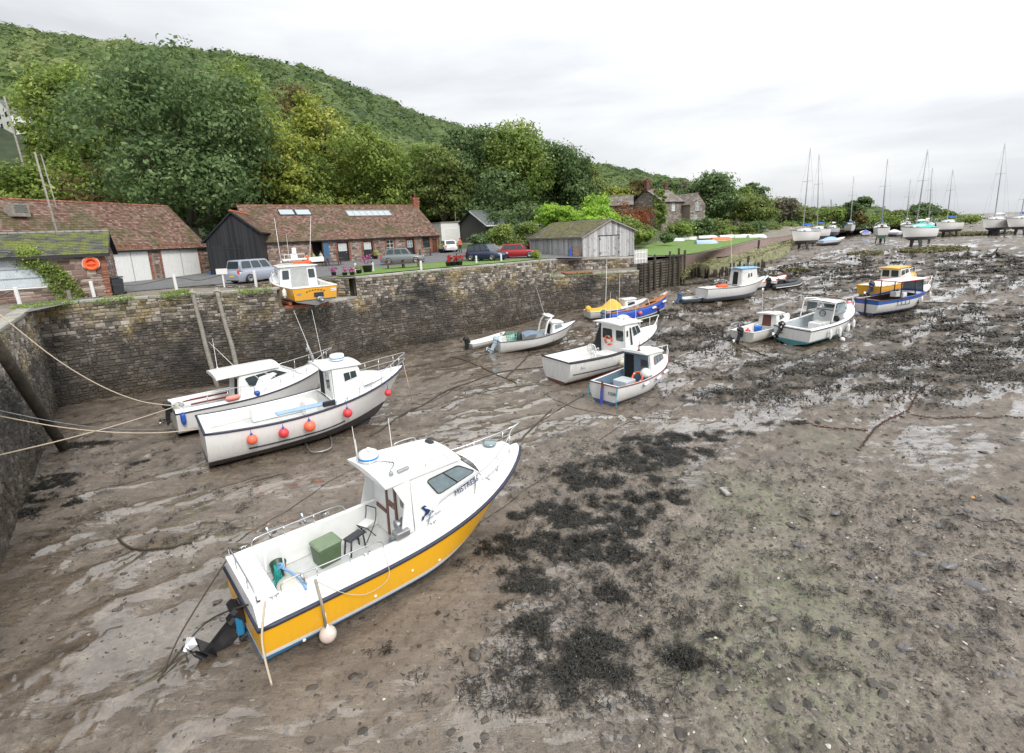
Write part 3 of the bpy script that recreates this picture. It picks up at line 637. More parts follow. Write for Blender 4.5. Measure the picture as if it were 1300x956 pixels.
for (px, py, h, lab) in ((1085/4.483+720, 652/4.483+180, 2.1, 'lone leaning dark post standing in the saltmarsh right of the green'), (1025/4.483+720, 740/4.483+180, 1.7, 'ragged weed-topped dark stump behind the blue-roofed boat')):
    p = onm(px, py); tag(postmb((0, 0), -.5, h, .16, (.1, .05), int(px)).build('mooring_post', WEEDWOOD, loc=(p.x, p.y, p.z+.15)), lab, 'post')
# tall fender posts against the quay wall
for (a, b, lab) in (((243, 367), (270, 470), 'left of the two tall timber posts leaning against the quay wall'), ((274, 365), (300, 462), 'right of the two tall timber posts leaning against the quay wall')):
    dP = (WT[3]-WT[2]).normalized(); nP = V3((dP.y, -dP.x, 0)); rr_ = Vector(ray(*a)); P0_ = WT[2]+nP*.15; P1_ = WT[2]+nP*.5
    pl_ = lambda P0, px, py: (lambda r_: V3((0, 0, H))+r_*((P0-V3((0, 0, H))).dot(nP)/r_.dot(nP)))(Vector(ray(px, py)))
    A = pl_(P0_, *a); B = pl_(P1_, *b); B = A+(B-A)*((A.z+.1)/(A.z-B.z))
    o = thing('fender_post', lab, 'timber post', tuple(B)); mm = MB(); d = A-B; qq = random.Random(a[0])
    mm.tube([d*t+V3((qq.uniform(-.03, .03), qq.uniform(-.03, .03), 0)) for t in (-.05, .15, .3, .45, .6, .75, .9, 1.)], [.14, .13, .135, .125, .125, .115, .11, .1], 9); mm.build('post', GREYWOOD, o)
    mm = MB(); mm.tube([d*.97+V3((.16*math.cos(w), .16*math.sin(w), .02*math.sin(3*w))) for w in [i*.628 for i in range(10)]], .03, 5, closed=True); mm.build('rope_lashing', PALEROPE, o)
A = V3((LC0.x, LC0.y, 0))+LDIR*4.0; n_l = V3((-LDIR.y, LDIR.x, 0)); n_l = n_l if n_l.x > 0 else -n_l
lwp = lambda px, py, off: (lambda r_: V3((0, 0, H))+r_*((LC0+n_l*off-V3((0, 0, H))).dot(n_l)/r_.dot(n_l)))(Vector(ray(px, py))); Bp = lwp(82, 570, .75); Ap = lwp(-3, 440, .35); mm = MB(); d = Ap-Bp
o = thing('fender_post', 'thick dark timber baulk leaning against the left wall in the harbour corner', 'timber post', tuple(Bp)); mm.tube([d*t for t in (-.05, .2, .4, .6, .8, 1.1)], [.2, .19, .185, .19, .18, .18], 9); mm.build('post', WEEDWOOD, o)
# ================================================================ buildings
def vplane(P, d, px, py):
    """where the line of sight through a pixel meets the vertical plane through P along d."""
    r = Vector(ray(px, py)); n = V3((d.y, -d.x, 0)); o = V3((0, 0, H)); t = (P-o).dot(n)/r.dot(n); return o+r*t
BRICKRED = [(0, (.16, .06, .04)), (.5, (.27, .1, .065)), (1, (.36, .17, .11))]
BSTONE = tint_mat('red_sandstone_rubble', [(0, (.1, .07, .06)), (.35, (.2, .13, .11)), (.65, (.28, .2, .165)), (1, (.42, .36, .3))], .9, bump=.4)
BMORT = mat('building_mortar', (.24, .2, .17), .9, var=.2)
BRICK = tint_mat('orange_red_brick', BRICKRED, .85)
OLDBR = tint_mat('sooty_brick', [(0, (.07, .04, .035)), (1, (.2, .1, .08))], .9)
TILE = tint_mat('old_red_roof_tiles', [(0, (.085, .05, .04)), (.35, (.155, .085, .064)), (.7, (.215, .125, .095)), (1, (.28, .2, .165))], .85, grime=[(.5, .47, .62, (.085, .085, .035)), (2.5, .52, .68, (.2, .16, .12)), (7, .58, .7, (.06, .045, .035))], bump=.4)
SLATE = tint_mat('mossy_slates', [(0, (.045, .05, .055)), (.6, (.085, .09, .09)), (1, (.13, .13, .125))], .75, grime=[(1.1, .42, .58, (.17, .19, .035)), (6, .55, .68, (.05, .055, .03))], bump=.3)
GSLATE = tint_mat('grey_slates', [(0, (.1, .12, .12)), (1, (.18, .2, .2))], .7, grime=[(2, .5, .7, (.12, .13, .1))])
HSLATE = tint_mat('brown_grey_roof_slates', [(0, (.13, .11, .1)), (.6, (.2, .175, .16)), (1, (.3, .27, .24))], .85, grime=[(.6, .52, .7, (.15, .14, .07))])
GREYSTONE = tint_mat('grey_house_stone', [(0, (.12, .105, .095)), (.5, (.22, .19, .17)), (1, (.4, .36, .32))], .9)
TAR = tint_mat('black_tarred_boards', [(0, (.012, .013, .016)), (1, (.035, .037, .042))], .55, bump=.5)
WBOARD = tint_mat('silvery_weathered_boards', [(0, (.26, .26, .26)), (.5, (.41, .41, .415)), (1, (.54, .54, .54))], .85, grime=[(3, .55, .7, (.12, .11, .1))], bump=.5)
WDOOR = mat('white_painted_doors', (.72, .72, .7), .5, var=.06, dirt=.3, dcol=(.45, .43, .38))
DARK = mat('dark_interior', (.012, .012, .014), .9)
BLUEW = mat('blue_painted_wood', (.05, .13, .24), .5, var=.2)
BLKP = mat('black_painted_door', (.02, .022, .026), .4, var=.3)
RENDER = mat('white_render', (.7, .7, .68), .8, var=.06, dirt=.3, dcol=(.4, .38, .34))
CORR = mat('pale_corrugated_sheet', (.55, .6, .64), .45, var=.1, scale=3, dirt=.35, dcol=(.3, .28, .25))
def holes_wall(mb, O, U, width, z0, z1, holes, Nn, th, m=0, t=.5):
    us = sorted({0, width, *[h[0] for h in holes], *[h[1] for h in holes]}); zs = sorted({z0, z1, *[h[2] for h in holes], *[h[3] for h in holes]})
    for a, b in zip(us, us[1:]):
        if b-a < 1e-4: continue
        for c, d in zip(zs, zs[1:]):
            mu_, mz = (a+b)/2, (c+d)/2
            if d-c < 1e-4 or not (0 <= mu_ <= width and z0 <= mz <= z1) or any(h[0] < mu_ < h[1] and h[2] < mz < h[3] for h in holes): continue
            P = [O+U*x+V3((0, 0, y-O.z)) for x, y in ((a, c), (b, c), (b, d), (a, d))]; mb.prism(P, (0, 0, 0), -Nn*th, m, t)
def tiles(mb, E, U, width, Sv, length, tw=.26, th=.24, thick=.02, seed=0, m=0, hipl=0., hipr=0., skip=None):
    q = random.Random(seed); U = U.normalized(); Sv = Sv.normalized(); Nn = U.cross(Sv).normalized()
    if Nn.z < 0: Nn = -Nn
    n = int(length/th)+1
    for i in range(n):
        s0 = i*th; s1 = min(s0+th*1.12, length); 
        a0 = hipl*s0/length; b0 = width-hipr*s0/length; k = max(1, int((b0-a0)/tw)); w = (b0-a0)/k; off = (i % 2)*.5
        for j in range(-1, k+1):
            u0 = a0+(j+off)*w+.004; u1 = min(u0+w-.008, b0); u0 = max(u0, a0)
            if u1-u0 < .03: continue
            if skip and skip((u0+u1)/2, (s0+s1)/2): continue
            e = q.uniform(-.006, .012); lo = thick+.012+e; hi = .004
            P = [E+U*u0+Sv*s0+Nn*lo, E+U*u1+Sv*s0+Nn*(lo+q.uniform(-.004, .004)), E+U*u1+Sv*s1+Nn*hi, E+U*u0+Sv*s1+Nn*hi, E+U*u0+Sv*s0-Nn*.01, E+U*u1+Sv*s0-Nn*.01]
            mb.add(P, [(0, 1, 2, 3), (4, 5, 1, 0)], m, q.random())
class Bld:
    """gabled building: front wall from A to B (as seen), depth going back; parts hang from one Empty."""
    def __init__(s, name, label, A, B, depth, ez, rz, cat, group=None):
        s.A, s.B = A.copy(), B.copy(); s.t = thing(name, label, cat, (0, 0, 0), group=group); s.U = (B-A); s.U.z = 0; s.w = s.U.length; s.U.normalize()
        s.N = V3((s.U.y, -s.U.x, 0)); s.depth = depth; s.ez, s.rz = ez, rz; s.O = V3((A.x, A.y, 0)); s.zb = min(A.z, B.z)-.5
    def uz(s, px, py): p = vplane(s.A, s.U, px, py); return (p-s.O).dot(s.U), p.z
    def P(s, u, d, z): return V3((s.O.x, s.O.y, 0))+s.U*u-s.N*d+V3((0, 0, z))
    def walls(s, holes, smat, cmat, cs=(.1, .22), ls=(.15, .5), front_only=False, seed=1, surround=True, quoins=True):
        a, b = MB(), MB(); nh = lambda u, z: not any(h[0]-.16*surround < u < h[1]+.16*surround and h[2] < z < h[3]+.14*surround for h in holes)
        holes_wall(b, s.P(0, 0, 0), s.U, s.w, s.zb, s.ez, holes, s.N, .4)
        stones(a, s.P(0, 0, 0), s.U, s.w, s.zb, s.ez, s.N, cs, ls, (.012, .035), nh, seed=seed)
        gz = lambda u: s.ez+(s.rz-s.ez)*(1-abs(u-s.depth/2)/(s.depth/2))-.12
        for side in (0, 1):
            o = s.P(s.w, 0, 0) if side else s.P(0, s.depth, 0); u = -s.N if side else s.N; n = s.U if side else -s.U
            poly = [o+V3((0, 0, s.zb)), o+u*s.depth+V3((0, 0, s.zb)), o+u*s.depth+V3((0, 0, s.ez)), o+u*s.depth/2+V3((0, 0, s.rz-.1)), o+V3((0, 0, s.ez))]
            b.prism(poly, (0, 0, 0), -n*.35)
            if not front_only: stones(a, o, u, s.depth, s.zb, gz, n, cs, ls, (.012, .035), lambda uu, zz: zz < gz(uu), seed=seed+3+side)
        holes_wall(b, s.P(0, s.depth, 0), s.U, s.w, s.zb, s.ez, [], -s.N, .3)
        s.wallp = a.build('wall', smat, s.t); b.build('wall_core', cmat, s.wallp)
        def bricks(u0, u1, z0, z1):
            z = z0; i = 0
            while z < z1-.03:
                h = min(.075, z1-z); c.box(s.P((u0+u1)/2+(.02 if i % 2 else -.02), .015, z+h/2), (u1-u0, .1, h-.012), math.atan2(s.U.y, s.U.x), t=rnd.random()); z += h; i += 1
        if surround:
            for h in holes:
                c = MB(); bricks(h[0]-.2, h[0], h[2], h[3]); bricks(h[1], h[1]+.2, h[2], h[3])
                n = max(3, int((h[1]-h[0]+.4)/.08))
                for i in range(n): c.box(s.P(h[0]-.2+(i+.5)*(h[1]-h[0]+.4)/n, .012, h[3]+.1), (.07, .1, .2), math.atan2(s.U.y, s.U.x), t=rnd.random())
                c.build('brick_surround', BRICK, s.wallp)
        if quoins:
            for q_ in ((-.02, .26), (s.w-.26, s.w+.02)): c = MB(); bricks(*q_, s.zb, s.ez); c.build('brick_quoin', BRICK, s.wallp)
        d = MB(); d.box(s.P(s.w/2, s.depth*.45, (s.zb+s.ez)/2), (s.w-1, .1, s.ez-s.zb-.1), math.atan2(s.U.y, s.U.x)); 
    def roof(s, m, ov=.25, og=.2, tw=.26, th=.24, ridge=None, backtoo=True, hipl=0., hipr=0., under=None, skip=None, seed=2, fascia=None):
        a = MB(); hd = s.depth/2; sl = V3((0, 0, s.rz-s.ez))-s.N*hd; k = ov/hd
        E = s.P(-og, 0, s.ez)-sl*k*1.0; full = sl.length*(1+k); 
        tiles(a, E, s.U, s.w+2*og, sl, full, tw, th, seed=seed, hipl=hipl, hipr=hipr, skip=skip)
        b = MB()
        Z = V3((0, 0, -.03)); r0, r1 = s.P(-og+hipl, hd, s.rz), s.P(s.w+og-hipr, hd, s.rz); e0, e1 = E, E+s.U*(s.w+2*og)
        b.prism([e0+Z, e1+Z, r1+Z, r0+Z], (0, 0, 0), (0, 0, -.09))
        slb = V3((0, 0, s.rz-s.ez))+s.N*hd; Eb = s.P(-og, s.depth, s.ez)-slb*k
        b.prism([Eb+Z, Eb+s.U*(s.w+2*og)+Z, r1+Z, r0+Z], (0, 0, 0), (0, 0, -.09))
        if backtoo: tiles(a, Eb, s.U, s.w+2*og, slb, full, tw*1.6, th*1.6, seed=seed+1, hipl=hipl, hipr=hipr)
        s.roofp = a.build('roof', m, s.t); b.build('roof_deck', under or DARK, s.roofp)
        c = MB(); n = int((r1-r0).length/.42)
        for i in range(n):
            p = r0.lerp(r1, (i+.5)/n); c.tube([p-s.U*.2, p+s.U*.2], [.11, .1], 7)
        c.build('ridge_tiles', ridge or m, s.roofp)
        if fascia:
            f = MB(); f.prism([e0+V3((0, 0, -.16)), e1+V3((0, 0, -.16)), e1+V3((0, 0, -.02)), e0+V3((0, 0, -.02))], s.N*.01, s.N*.05)
            for q_, e in ((0, e0), (1, e1)):
                rr = (r0, r1)[q_]; n = s.U*(1 if q_ else -1); f.prism([e+V3((0, 0, -.17)), rr+V3((0, 0, -.17)), rr, e], n*.0, n*.035)
            f.build('fascia', fascia, s.roofp)
        s.sl = sl.normalized(); s.E = E; return s
    def door(s, u0, u1, z0, z1, m, rec=.14, boards=6, lights=None, frame=None, name='door', handle=True, lightcol=None):
        a = MB(); w = (u1-u0); n = boards; fr = .06 if frame else 0; rz = math.atan2(s.U.y, s.U.x)
        for i in range(n): a.rbox(s.P(u0+fr+(i+.5)*(w-2*fr)/n, rec+.03, (z0+z1)/2), ((w-2*fr)/n-.006, .045, z1-z0-.01-fr), .008, rz, t=rnd.random())
        d = a.build(name, m, s.t)
        if lights:
            g = MB(); f = MB(); lu0, lu1, lz0, lz1, nu, nz = lights; U0_, U1_ = u0+w*lu0, u0+w*lu1; Z0, Z1 = z0+(z1-z0)*lz0, z0+(z1-z0)*lz1
            g.box(s.P((U0_+U1_)/2, rec-.002, (Z0+Z1)/2), (U1_-U0_, .01, Z1-Z0), rz)
            for i in range(nu+1): f.box(s.P(U0_+(U1_-U0_)*i/nu, rec-.012, (Z0+Z1)/2), (.035, .03, Z1-Z0+.035), rz)
            for i in range(nz+1): f.box(s.P((U0_+U1_)/2, rec-.014, Z0+(Z1-Z0)*i/nz), (U1_-U0_+.035, .03, .035), rz)
            g.build('window_pane', lightcol or PALEGLASS, d); f.build('glazing_bars', WDOOR if lightcol else m, d)
        if frame:
            f = MB(); f.box(s.P(u0+fr/2, rec-.02, (z0+z1)/2), (fr, .12, z1-z0), rz); f.box(s.P(u1-fr/2, rec-.02, (z0+z1)/2), (fr, .12, z1-z0), rz); f.box(s.P((u0+u1)/2, rec-.02, z1-fr/2), (w-2*fr, .12, fr), rz); f.build('door_frame', frame, d)
        if handle: hb = MB(); hb.tube([s.P(u0+w*.85, rec-.03, z0+1.0), s.P(u0+w*.85, rec-.08, z0+1.0), s.P(u0+w*.74, rec-.08, z0+1.0)], .014, 5); hb.build('handle', STEEL, d)
        return d
    def window(s, u0, u1, z0, z1, fm, nu=2, nz=2, rec=.12, glass=None, sill=True):
        rz = math.atan2(s.U.y, s.U.x); f = MB(); w = u1-u0
        for i in range(nu+1): f.box(s.P(u0+.03+(w-.06)*i/nu, rec, (z0+z1)/2), (.05, .06, z1-z0), rz)
        for i in range(nz+1): f.box(s.P((u0+u1)/2, rec+.002, z0+.03+(z1-z0-.06)*i/nz), (w-.05, .06, .045), rz)
        o = f.build('window', fm, s.t); g = MB(); g.box(s.P((u0+u1)/2, rec+.03, (z0+z1)/2), (w-.02, .015, z1-z0-.02), rz); g.build('pane', glass or GLASS, o)
        if sill: q = MB(); q.box(s.P((u0+u1)/2, .0, z0-.05), (w+.2, .24, .07), rz); q.build('sill', GREYSTONE, o)
    def chimney(s, u, d, w, dp, z0, z1, m, pots=1, potm=None):
        a = MB(); z = z0; i = 0; rz = math.atan2(s.U.y, s.U.x)
        while z < z1:
            k = 1.12 if z > z1-.25 else 1.0; nn_ = 3
            for j in range(nn_): a.box(s.P(u-w*k/2+w*k*(j+.5)/nn_, d, z+.06), (w*k/nn_-.012, dp*k, .11), rz, t=rnd.random())
            z += .12
        a.box(s.P(u, d, (z0+z1)/2), (w*.97, dp*.97, z1-z0), rz, t=.3)
        c = a.build('chimney', m, s.t); p = MB()
        for j in range(pots): p.lathe([(.13, 0), (.12, .35), (.15, .4), (.14, .45)], s.P(u+(j-(pots-1)/2)*.35, d, z1+.05), 9)
        if pots: p.build('chimney_pot', potm or BRICK, c)

# --- left slate-roofed store
B0 = on(142, 373, lambda a, b: 5.6); A0 = on(-60, 389, lambda a, b: 5.6)
b = Bld('stone_store', 'low stone store with mossy slate roof and an orange lifebuoy on its wall', A0, B0, 5.2, 0, 0, 'building')
b.ez = b.uz(131, 318.5)[1]; rp = vplane(b.P(0, 2.6, 0), b.U, 100, 294.5); b.rz = rp.z; b.zb = 5.2
u0, z1 = b.uz(-20, 330); u1, _ = b.uz(66, 362); _, z0 = b.uz(66, 362.5); z1 = b.uz(45, 328.5)[1]
b.walls([(u0, u1, z0, z1)], BSTONE, BMORT, surround=False)
b.roof(SLATE, ov=.3, og=.25, tw=.3, th=.22, fascia=mat('dark_gutter', (.02, .02, .022), .5), ridge=mat('grey_ridge', (.22, .22, .21), .8))
mb = MB(); n = int((u1-u0)/.09); rz = math.atan2(b.U.y, b.U.x)
rows_ = []
for z in (z0, z1-.02): rows_.append([b.P(u0+(u1-u0)*i/(n*2), .12+(.025 if i % 2 else 0), z) for i in range(n*2+1)])
mb.grid(rows_, t=.5, sm=False); o = mb.build('shutter', CORR, b.t)
MB().box(b.P((u0+u1)/2, .02, z0-.05), (u1-u0+.2, .14, .08), rz).build('shutter_sill', WDOOR, o); mb = MB(); mb.box(b.P((u0+u1)/2, -.03, z1+.06), (u1-u0+.3, .1, .1), rz); mb.build('shutter_frame', WDOOR, o)
mb = MB()
for f_ in (.33, .66): mb.box(b.P((u0+u1)/2, .09, z0+(z1-z0)*f_), (u1-u0, .02, .03), rz)
mb.build('crossbar', GALV, o)
ub, zb_ = b.uz(116, 334.5); rad = .40
lb = thing('lifebuoy', 'round orange lifebuoy in its holder on the wall of the stone store', 'lifebuoy', tuple(b.P(ub, -.08, zb_)), rz)
mb = MB(); mb.tube([(rad*.78*math.cos(w), -.07, rad*.78*math.sin(w)) for w in [i*math.pi/9 for i in range(18)]], .10, 8, closed=True); mb.build('ring', LIFERING, lb)
mb = MB(); mb.lathe([(rad, 0), (rad*1.02, .03), (rad*.6, .05)], (0, 0, 0), 20, axis='y', M=None); mb.box((0, -.05, 0), (.5, .06, .1)); mb.build('backing_board', LIFERING, lb)
mb = MB(); mb.tube([(rad*1.0*math.cos(w), -.13+.01*math.sin(9*w), rad*1.0*math.sin(w)) for w in [i*math.pi/9 for i in range(-2, 12)]], .016, 5); mb.build('grab_line', WRAIL, lb)
STORE = b
# --- barn with white garage doors
A1 = on(120, 361, lambda a, b: 5.6); B1 = on(264, 346.5, lambda a, b: 5.6)
U_ = (B1-A1).normalized(); A1x = A1-U_*13
b = Bld('tiled_barn', 'long low stone barn with mossy red tiled roof and two white garage doors', A1x, B1+U_*.3, 8.0, 0, 0, 'building')
b.ez = b.uz(200, 313)[1]; b.rz = vplane(b.P(0, 4, 0), b.U, 170, 260)[2]; b.zb = 5.1
h = []
for (xa, xb, yb) in ((147, 194, 354), (209, 256, 348.5)):
    ua, za = b.uz(xa, yb); uc, _ = b.uz(xb, yb); zt = b.uz((xa+xb)/2, 313.5)[1]; h.append((ua, uc, float(landz(*b.P(ua, 0, 0)[:2])), b.ez-.05))
b.walls(h, BSTONE, BMORT, quoins=False)
b.roof(TILE, ov=.25, og=.1, tw=.24, th=.2, ridge=BRICK)
for i, q_ in enumerate(h):
    d = b.door(*q_, WDOOR, boards=10, rec=.02, name='garage_door', handle=False)
    mb = MB(); mb.box(b.P((q_[0]+q_[1])/2, -.02, (q_[2]+q_[3])/2), (.025, .02, q_[3]-q_[2]), math.atan2(b.U.y, b.U.x)); mb.build('door_joint', GALV, d)
# roof vent box at the left
uv = vplane(b.P(0, 2.6, 0), b.U, 20, 262); k = (uv-b.O).dot(b.U); mb = MB(); rzb = math.atan2(b.U.y, b.U.x)
mb.box(b.P(k, 2.6, uv.z-.3), (1.1, .9, .9), rzb); o = mb.build('roof_hatch', GREYWOOD, b.t); mb = MB()
for i in range(4): mb.box(b.P(k, 2.12, uv.z-.4+i*.15), (.8, .03, .08), rzb, rx=.3)
mb.build('louvre', GALV, o)
BARN = b
# --- long workshop
A2 = on(330, 342.5, lambda a, b: float(landz(a, b))); B2 = on(559, 321, lambda a, b: 6.15)
A2.z = 5.9; b = Bld('stone_workshop', 'long red tiled stone workshop with four dark doors, skylights and a brick chimney', A2, B2, 8, 0, 0, 'building')
b.ez = b.uz(450, 301)[1]
rp = vplane(b.P(b.w, 0, 0), b.N, 527, 262.5); b.depth = max(6.5, min(11, 2*abs((rp-b.P(b.w, 0, 0)).dot(b.N)))); b.rz = vplane(b.P(0, b.depth/2, 0), b.U, 420, 261)[2]
print('workshop', b.w, b.depth, b.ez, b.rz, b.A, b.B)
hs = []
for (xa, xb, yt, yb) in ((397.7, 412, 306, 329.5), (430, 444.5, 307, 332), (462.5, 475, 305.5, 329.5), (491.5, 501, 304.5, 319), (517, 527, 303, 322.5), (537, 546, 300, 314.5), (549.6, 557, 303, 321)):
    ua = b.uz(xa, yb)[0]; uc = b.uz(xb, yb)[0]; zt = b.uz((xa+xb)/2, yt)[1]; zz = b.uz((xa+xb)/2, yb)[1]
    hs.append((ua, uc, zz, min(zt, b.ez-.22)))
for i in (0, 1, 2, 4, 6): q_ = hs[i]; hs[i] = (q_[0], q_[1], float(landz(*b.P(q_[0], 0, 0)[:2]))-.02, q_[3])
b.walls(hs, BSTONE, BMORT)
b.roof(TILE, ov=.3, og=.15, tw=.24, th=.2, ridge=BRICK)
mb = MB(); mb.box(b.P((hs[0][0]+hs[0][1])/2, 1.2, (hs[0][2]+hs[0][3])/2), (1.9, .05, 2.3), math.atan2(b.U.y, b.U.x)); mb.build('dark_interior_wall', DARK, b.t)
d = b.door(hs[0][1]+.02, hs[0][1]+.62, hs[0][2], hs[0][3], BLUEW, rec=-.06, boards=3, name='door', handle=False)
mb = MB(); q_ = hs[0]; rzb = math.atan2(b.U.y, b.U.x); mb.box(b.P((q_[0]+q_[1])/2+.1, -.02, q_[3]+.1), (q_[1]-q_[0]+1.2, .12, .16), rzb); mb.build('blue_lintel', BLUEW, b.t)
for i in (1, 2): b.door(*hs[i], BLKP, boards=4, lights=(.15, .85, .55, .92, 3, 2), frame=BLKP, lightcol=mat('pale_reflecting_pane', (.5, .52, .53), .15, spec=.8))
b.window(*hs[3], WDOOR, 2, 3); b.door(*hs[4], BLKP, boards=3, lights=(.2, .8, .5, .9, 2, 2), frame=BLKP, lightcol=PALEGLASS); b.window(*hs[5], BLKP, 2, 3, glass=GLASS); b.door(*hs[6], BROWNWOOD, boards=4, frame=BLKP)
def skylight(b, px0, px1, py0, py1, n, m, name='skylight'):
    p0 = None; nrm = b.U.cross(b.sl); nrm = nrm if nrm.z > 0 else -nrm; P0 = b.P(0, 0, b.ez)
    def hit(px, py): r = Vector(ray(px, py)); o = V3((0, 0, H)); t = (P0-o).dot(nrm)/r.dot(nrm); return o+r*t
    c = hit((px0+px1)/2, (py0+py1)/2); w = (hit(px1, (py0+py1)/2)-hit(px0, (py0+py1)/2)).dot(b.U); hgt = abs((hit((px0+px1)/2, py0)-hit((px0+px1)/2, py1)).dot(b.sl))
    ang = math.atan2(b.rz-b.ez, b.depth/2); rzz = math.atan2(b.U.y, b.U.x); a, g = MB(), MB(); E3 = Matrix((b.U, b.sl, nrm)).transposed()
    def bx(mb_, cu, cv, cn, du, dv, dn_):
        vs = [c+E3@V3((cu+sx*du/2, cv+sy*dv/2, cn+sz*dn_/2)) for sz in (-1, 1) for sx, sy in ((-1, -1), (1, -1), (1, 1), (-1, 1))]
        mb_.add(vs, [(3, 2, 1, 0), (4, 5, 6, 7), (0, 1, 5, 4), (1, 2, 6, 5), (2, 3, 7, 6), (3, 0, 4, 7)], 0, .5)
    for sgn in (-1, 1): bx(a, sgn*w/2, 0, .07, .07, hgt, .1); bx(a, 0, sgn*hgt/2, .07, w+.07, .07, .104)
    for i in range(1, n): bx(a, -w/2+w*i/n, 0, .07, .05, hgt-.07, .09)
    bx(g, 0, 0, .075, w-.03, hgt-.03, .02)
    o = a.build(name, m, b.roofp); g.build('skylight_pane', PALEGLASS2, o)
PALEGLASS2 = mat('sky_reflecting_glass', (.35, .4, .42), .08, spec=1.)
skylight(b, 354, 373, 266.5, 273.5, 1, BLKP); skylight(b, 375, 394, 266.5, 273.5, 1, BLKP); skylight(b, 441, 496, 268, 274.5, 7, GALV)
uu = vplane(b.P(0, b.depth/2, 0), b.U, 530, 262); b.chimney((uu-b.O).dot(b.U)-.3, b.depth/2, .8, .7, b.rz-.4, vplane(b.P(0, b.depth/2, 0), b.U, 530, 251)[2], BRICK)
WORK = b
# --- black tarred gable between the two
A3 = on(268, 348, lambda a, b: 5.62); B3 = on(334, 343.5, lambda a, b: 5.68)
t = thing('black_boathouse', 'black tarred timber boathouse with wide double doors, gable end to the quay', 'building'); U_ = (B3-A3); U_.z = 0; w = U_.length; U_.normalize(); Nn = V3((U_.y, -U_.x, 0)); O3 = V3((A3.x, A3.y, 0))
ap = vplane(A3, U_, 293, 268); el = vplane(A3, U_, 262, 303); er = vplane(A3, U_, 330, 291)
ua, ul, ur = (ap-O3).dot(U_), 0., w; zl = el.z; zr = er.z; za = ap.z
a = MB(); n = 34
for i in range(n):
    u0, u1 = w*i/n+.006, w*(i+1)/n-.006; zf = lambda u: zl+(za-zl)*u/ua if u < ua else za+(zr-za)*(u-ua)/(w-ua)
    P = [O3+U_*u0+V3((0, 0, 5.3)), O3+U_*u1+V3((0, 0, 5.3)), O3+U_*u1+V3((0, 0, zf(u1)))]
    P += [O3+U_*u0+V3((0, 0, zf(u0)))]; a.prism(P, Nn*rnd.uniform(0, .015), -Nn*.1)
for s_ in (0, 1): o_ = O3+(U_*w if s_ else V3((0, 0, 0))); zz = zr if s_ else zl; a.prism([o_+V3((0, 0, 5.3)), o_-Nn*9+V3((0, 0, 5.3)), o_-Nn*9+V3((0, 0, zz)), o_+V3((0, 0, zz))], (0, 0, 0), U_*(-.1 if s_ else .1))
wl = a.build('wall', TAR, t)
a = MB(); dz0 = 5.64; u0, u1 = (vplane(A3, U_, 270, 340)-O3).dot(U_)+.15, (vplane(A3, U_, 316, 340)-O3).dot(U_); zt = vplane(A3, U_, 290, 311)[2]
for side in (0, 1):
    a = MB(); m0 = (u0+u1)/2; x0, x1 = (u0, m0-.02) if side == 0 else (m0+.02, u1); nb = 8
    for i in range(nb): a.rbox(O3+U_*(x0+(x1-x0)*(i+.5)/nb)+Nn*.045+V3((0, 0, (dz0+zt)/2)), ((x1-x0)/nb-.01, .04, zt-dz0), .008, math.atan2(U_.y, U_.x))
    d = a.build('door', TAR, t); a = MB()
    for z in (dz0+.35, zt-.35): a.box(O3+U_*(x0+x1)*.5+Nn*.075+V3((0, 0, z)), (x1-x0-.05, .03, .09), math.atan2(U_.y, U_.x))
    a.build('hinge_strap', BLACK, d)
a = MB(); sL = (ap-V3((0, 0, 0)))
for (ue, ze, sd) in ((-.35, zl-(za-zl)*.35/ua, 0), (w+.35, zr-(za-zr)*.35/(w-ua), 1)):
    E1_ = O3+U_*ue+V3((0, 0, ze))+Nn*.25; S_ = (O3+U_*ua+V3((0, 0, za))+Nn*.25)-E1_; a_E = E1_ if sd else E1_
    tiles(a, E1_, -Nn, 9.2, S_, S_.length, .24, .2, seed=sd)
rf = a.build('roof', TILE, t); a = MB()
for (ue, ze) in ((-.35, zl-(za-zl)*.35/ua), (w+.35, zr-(za-zr)*.35/(w-ua))):
    p0 = O3+U_*ue+V3((0, 0, ze))+Nn*.25; p1 = O3+U_*ua+V3((0, 0, za))+Nn*.25; Z = V3((0, 0, -.04)); a.prism([p0+Z, p1+Z, p1+Z*4, p0+Z*4], Nn*.0, Nn*.04); a.prism([p0+Z, p1+Z, p1-Nn*9+Z, p0-Nn*9+Z], (0, 0, 0), (0, 0, -.05))
a.build('bargeboard', BLKP, rf); a = MB()
for i in range(21): p = O3+U_*ua+V3((0, 0, za+.02))+Nn*(.2-i*.42); a.tube([p, p-Nn*.4], [.12, .105], 7)
a.build('ridge_tiles', mat('orange_ridge_tiles', (.42, .13, .055), .8, var=.2), rf)
# --- weathered boathouse on the quay corner
C = on(740, 328.5, lambda a, b: 5.4); Rr = on(805, 324.0, lambda a, b: 5.35); Lq = on(673, 326, lambda a, b: 5.45)
Ug = (Rr-C); Ug.z = 0; wg = Ug.length; Ug.normalize(); Ng = V3((Ug.y, -Ug.x, 0)); Us = (Lq-C); Us.z = 0; Us = -Ng if abs(Us.normalized().dot(Ng)) > .6 else Us.normalized()
sd = vplane(C, Us, 673, 326); ls_ = min(max((sd-C).dot(Us), 7), 14); O5 = V3((C.x, C.y, 0)); print('boathouse', wg, ls_, C, Rr, Lq)
apx = vplane(C, Ug, 774, 277.8); elv = vplane(C, Ug, 738, 299.5); erv = vplane(C, Ug, 806, 291); ua = (apx-O5).dot(Ug); za, zl, zr = apx.z, elv.z, erv.z
BH = thing('boathouse', 'weathered silvery board boathouse with mossy sagging roof on the quay corner', 'building')
zf = lambda u: zl+(za-zl)*u/ua if u < ua else za+(zr-za)*(u-ua)/(wg-ua)
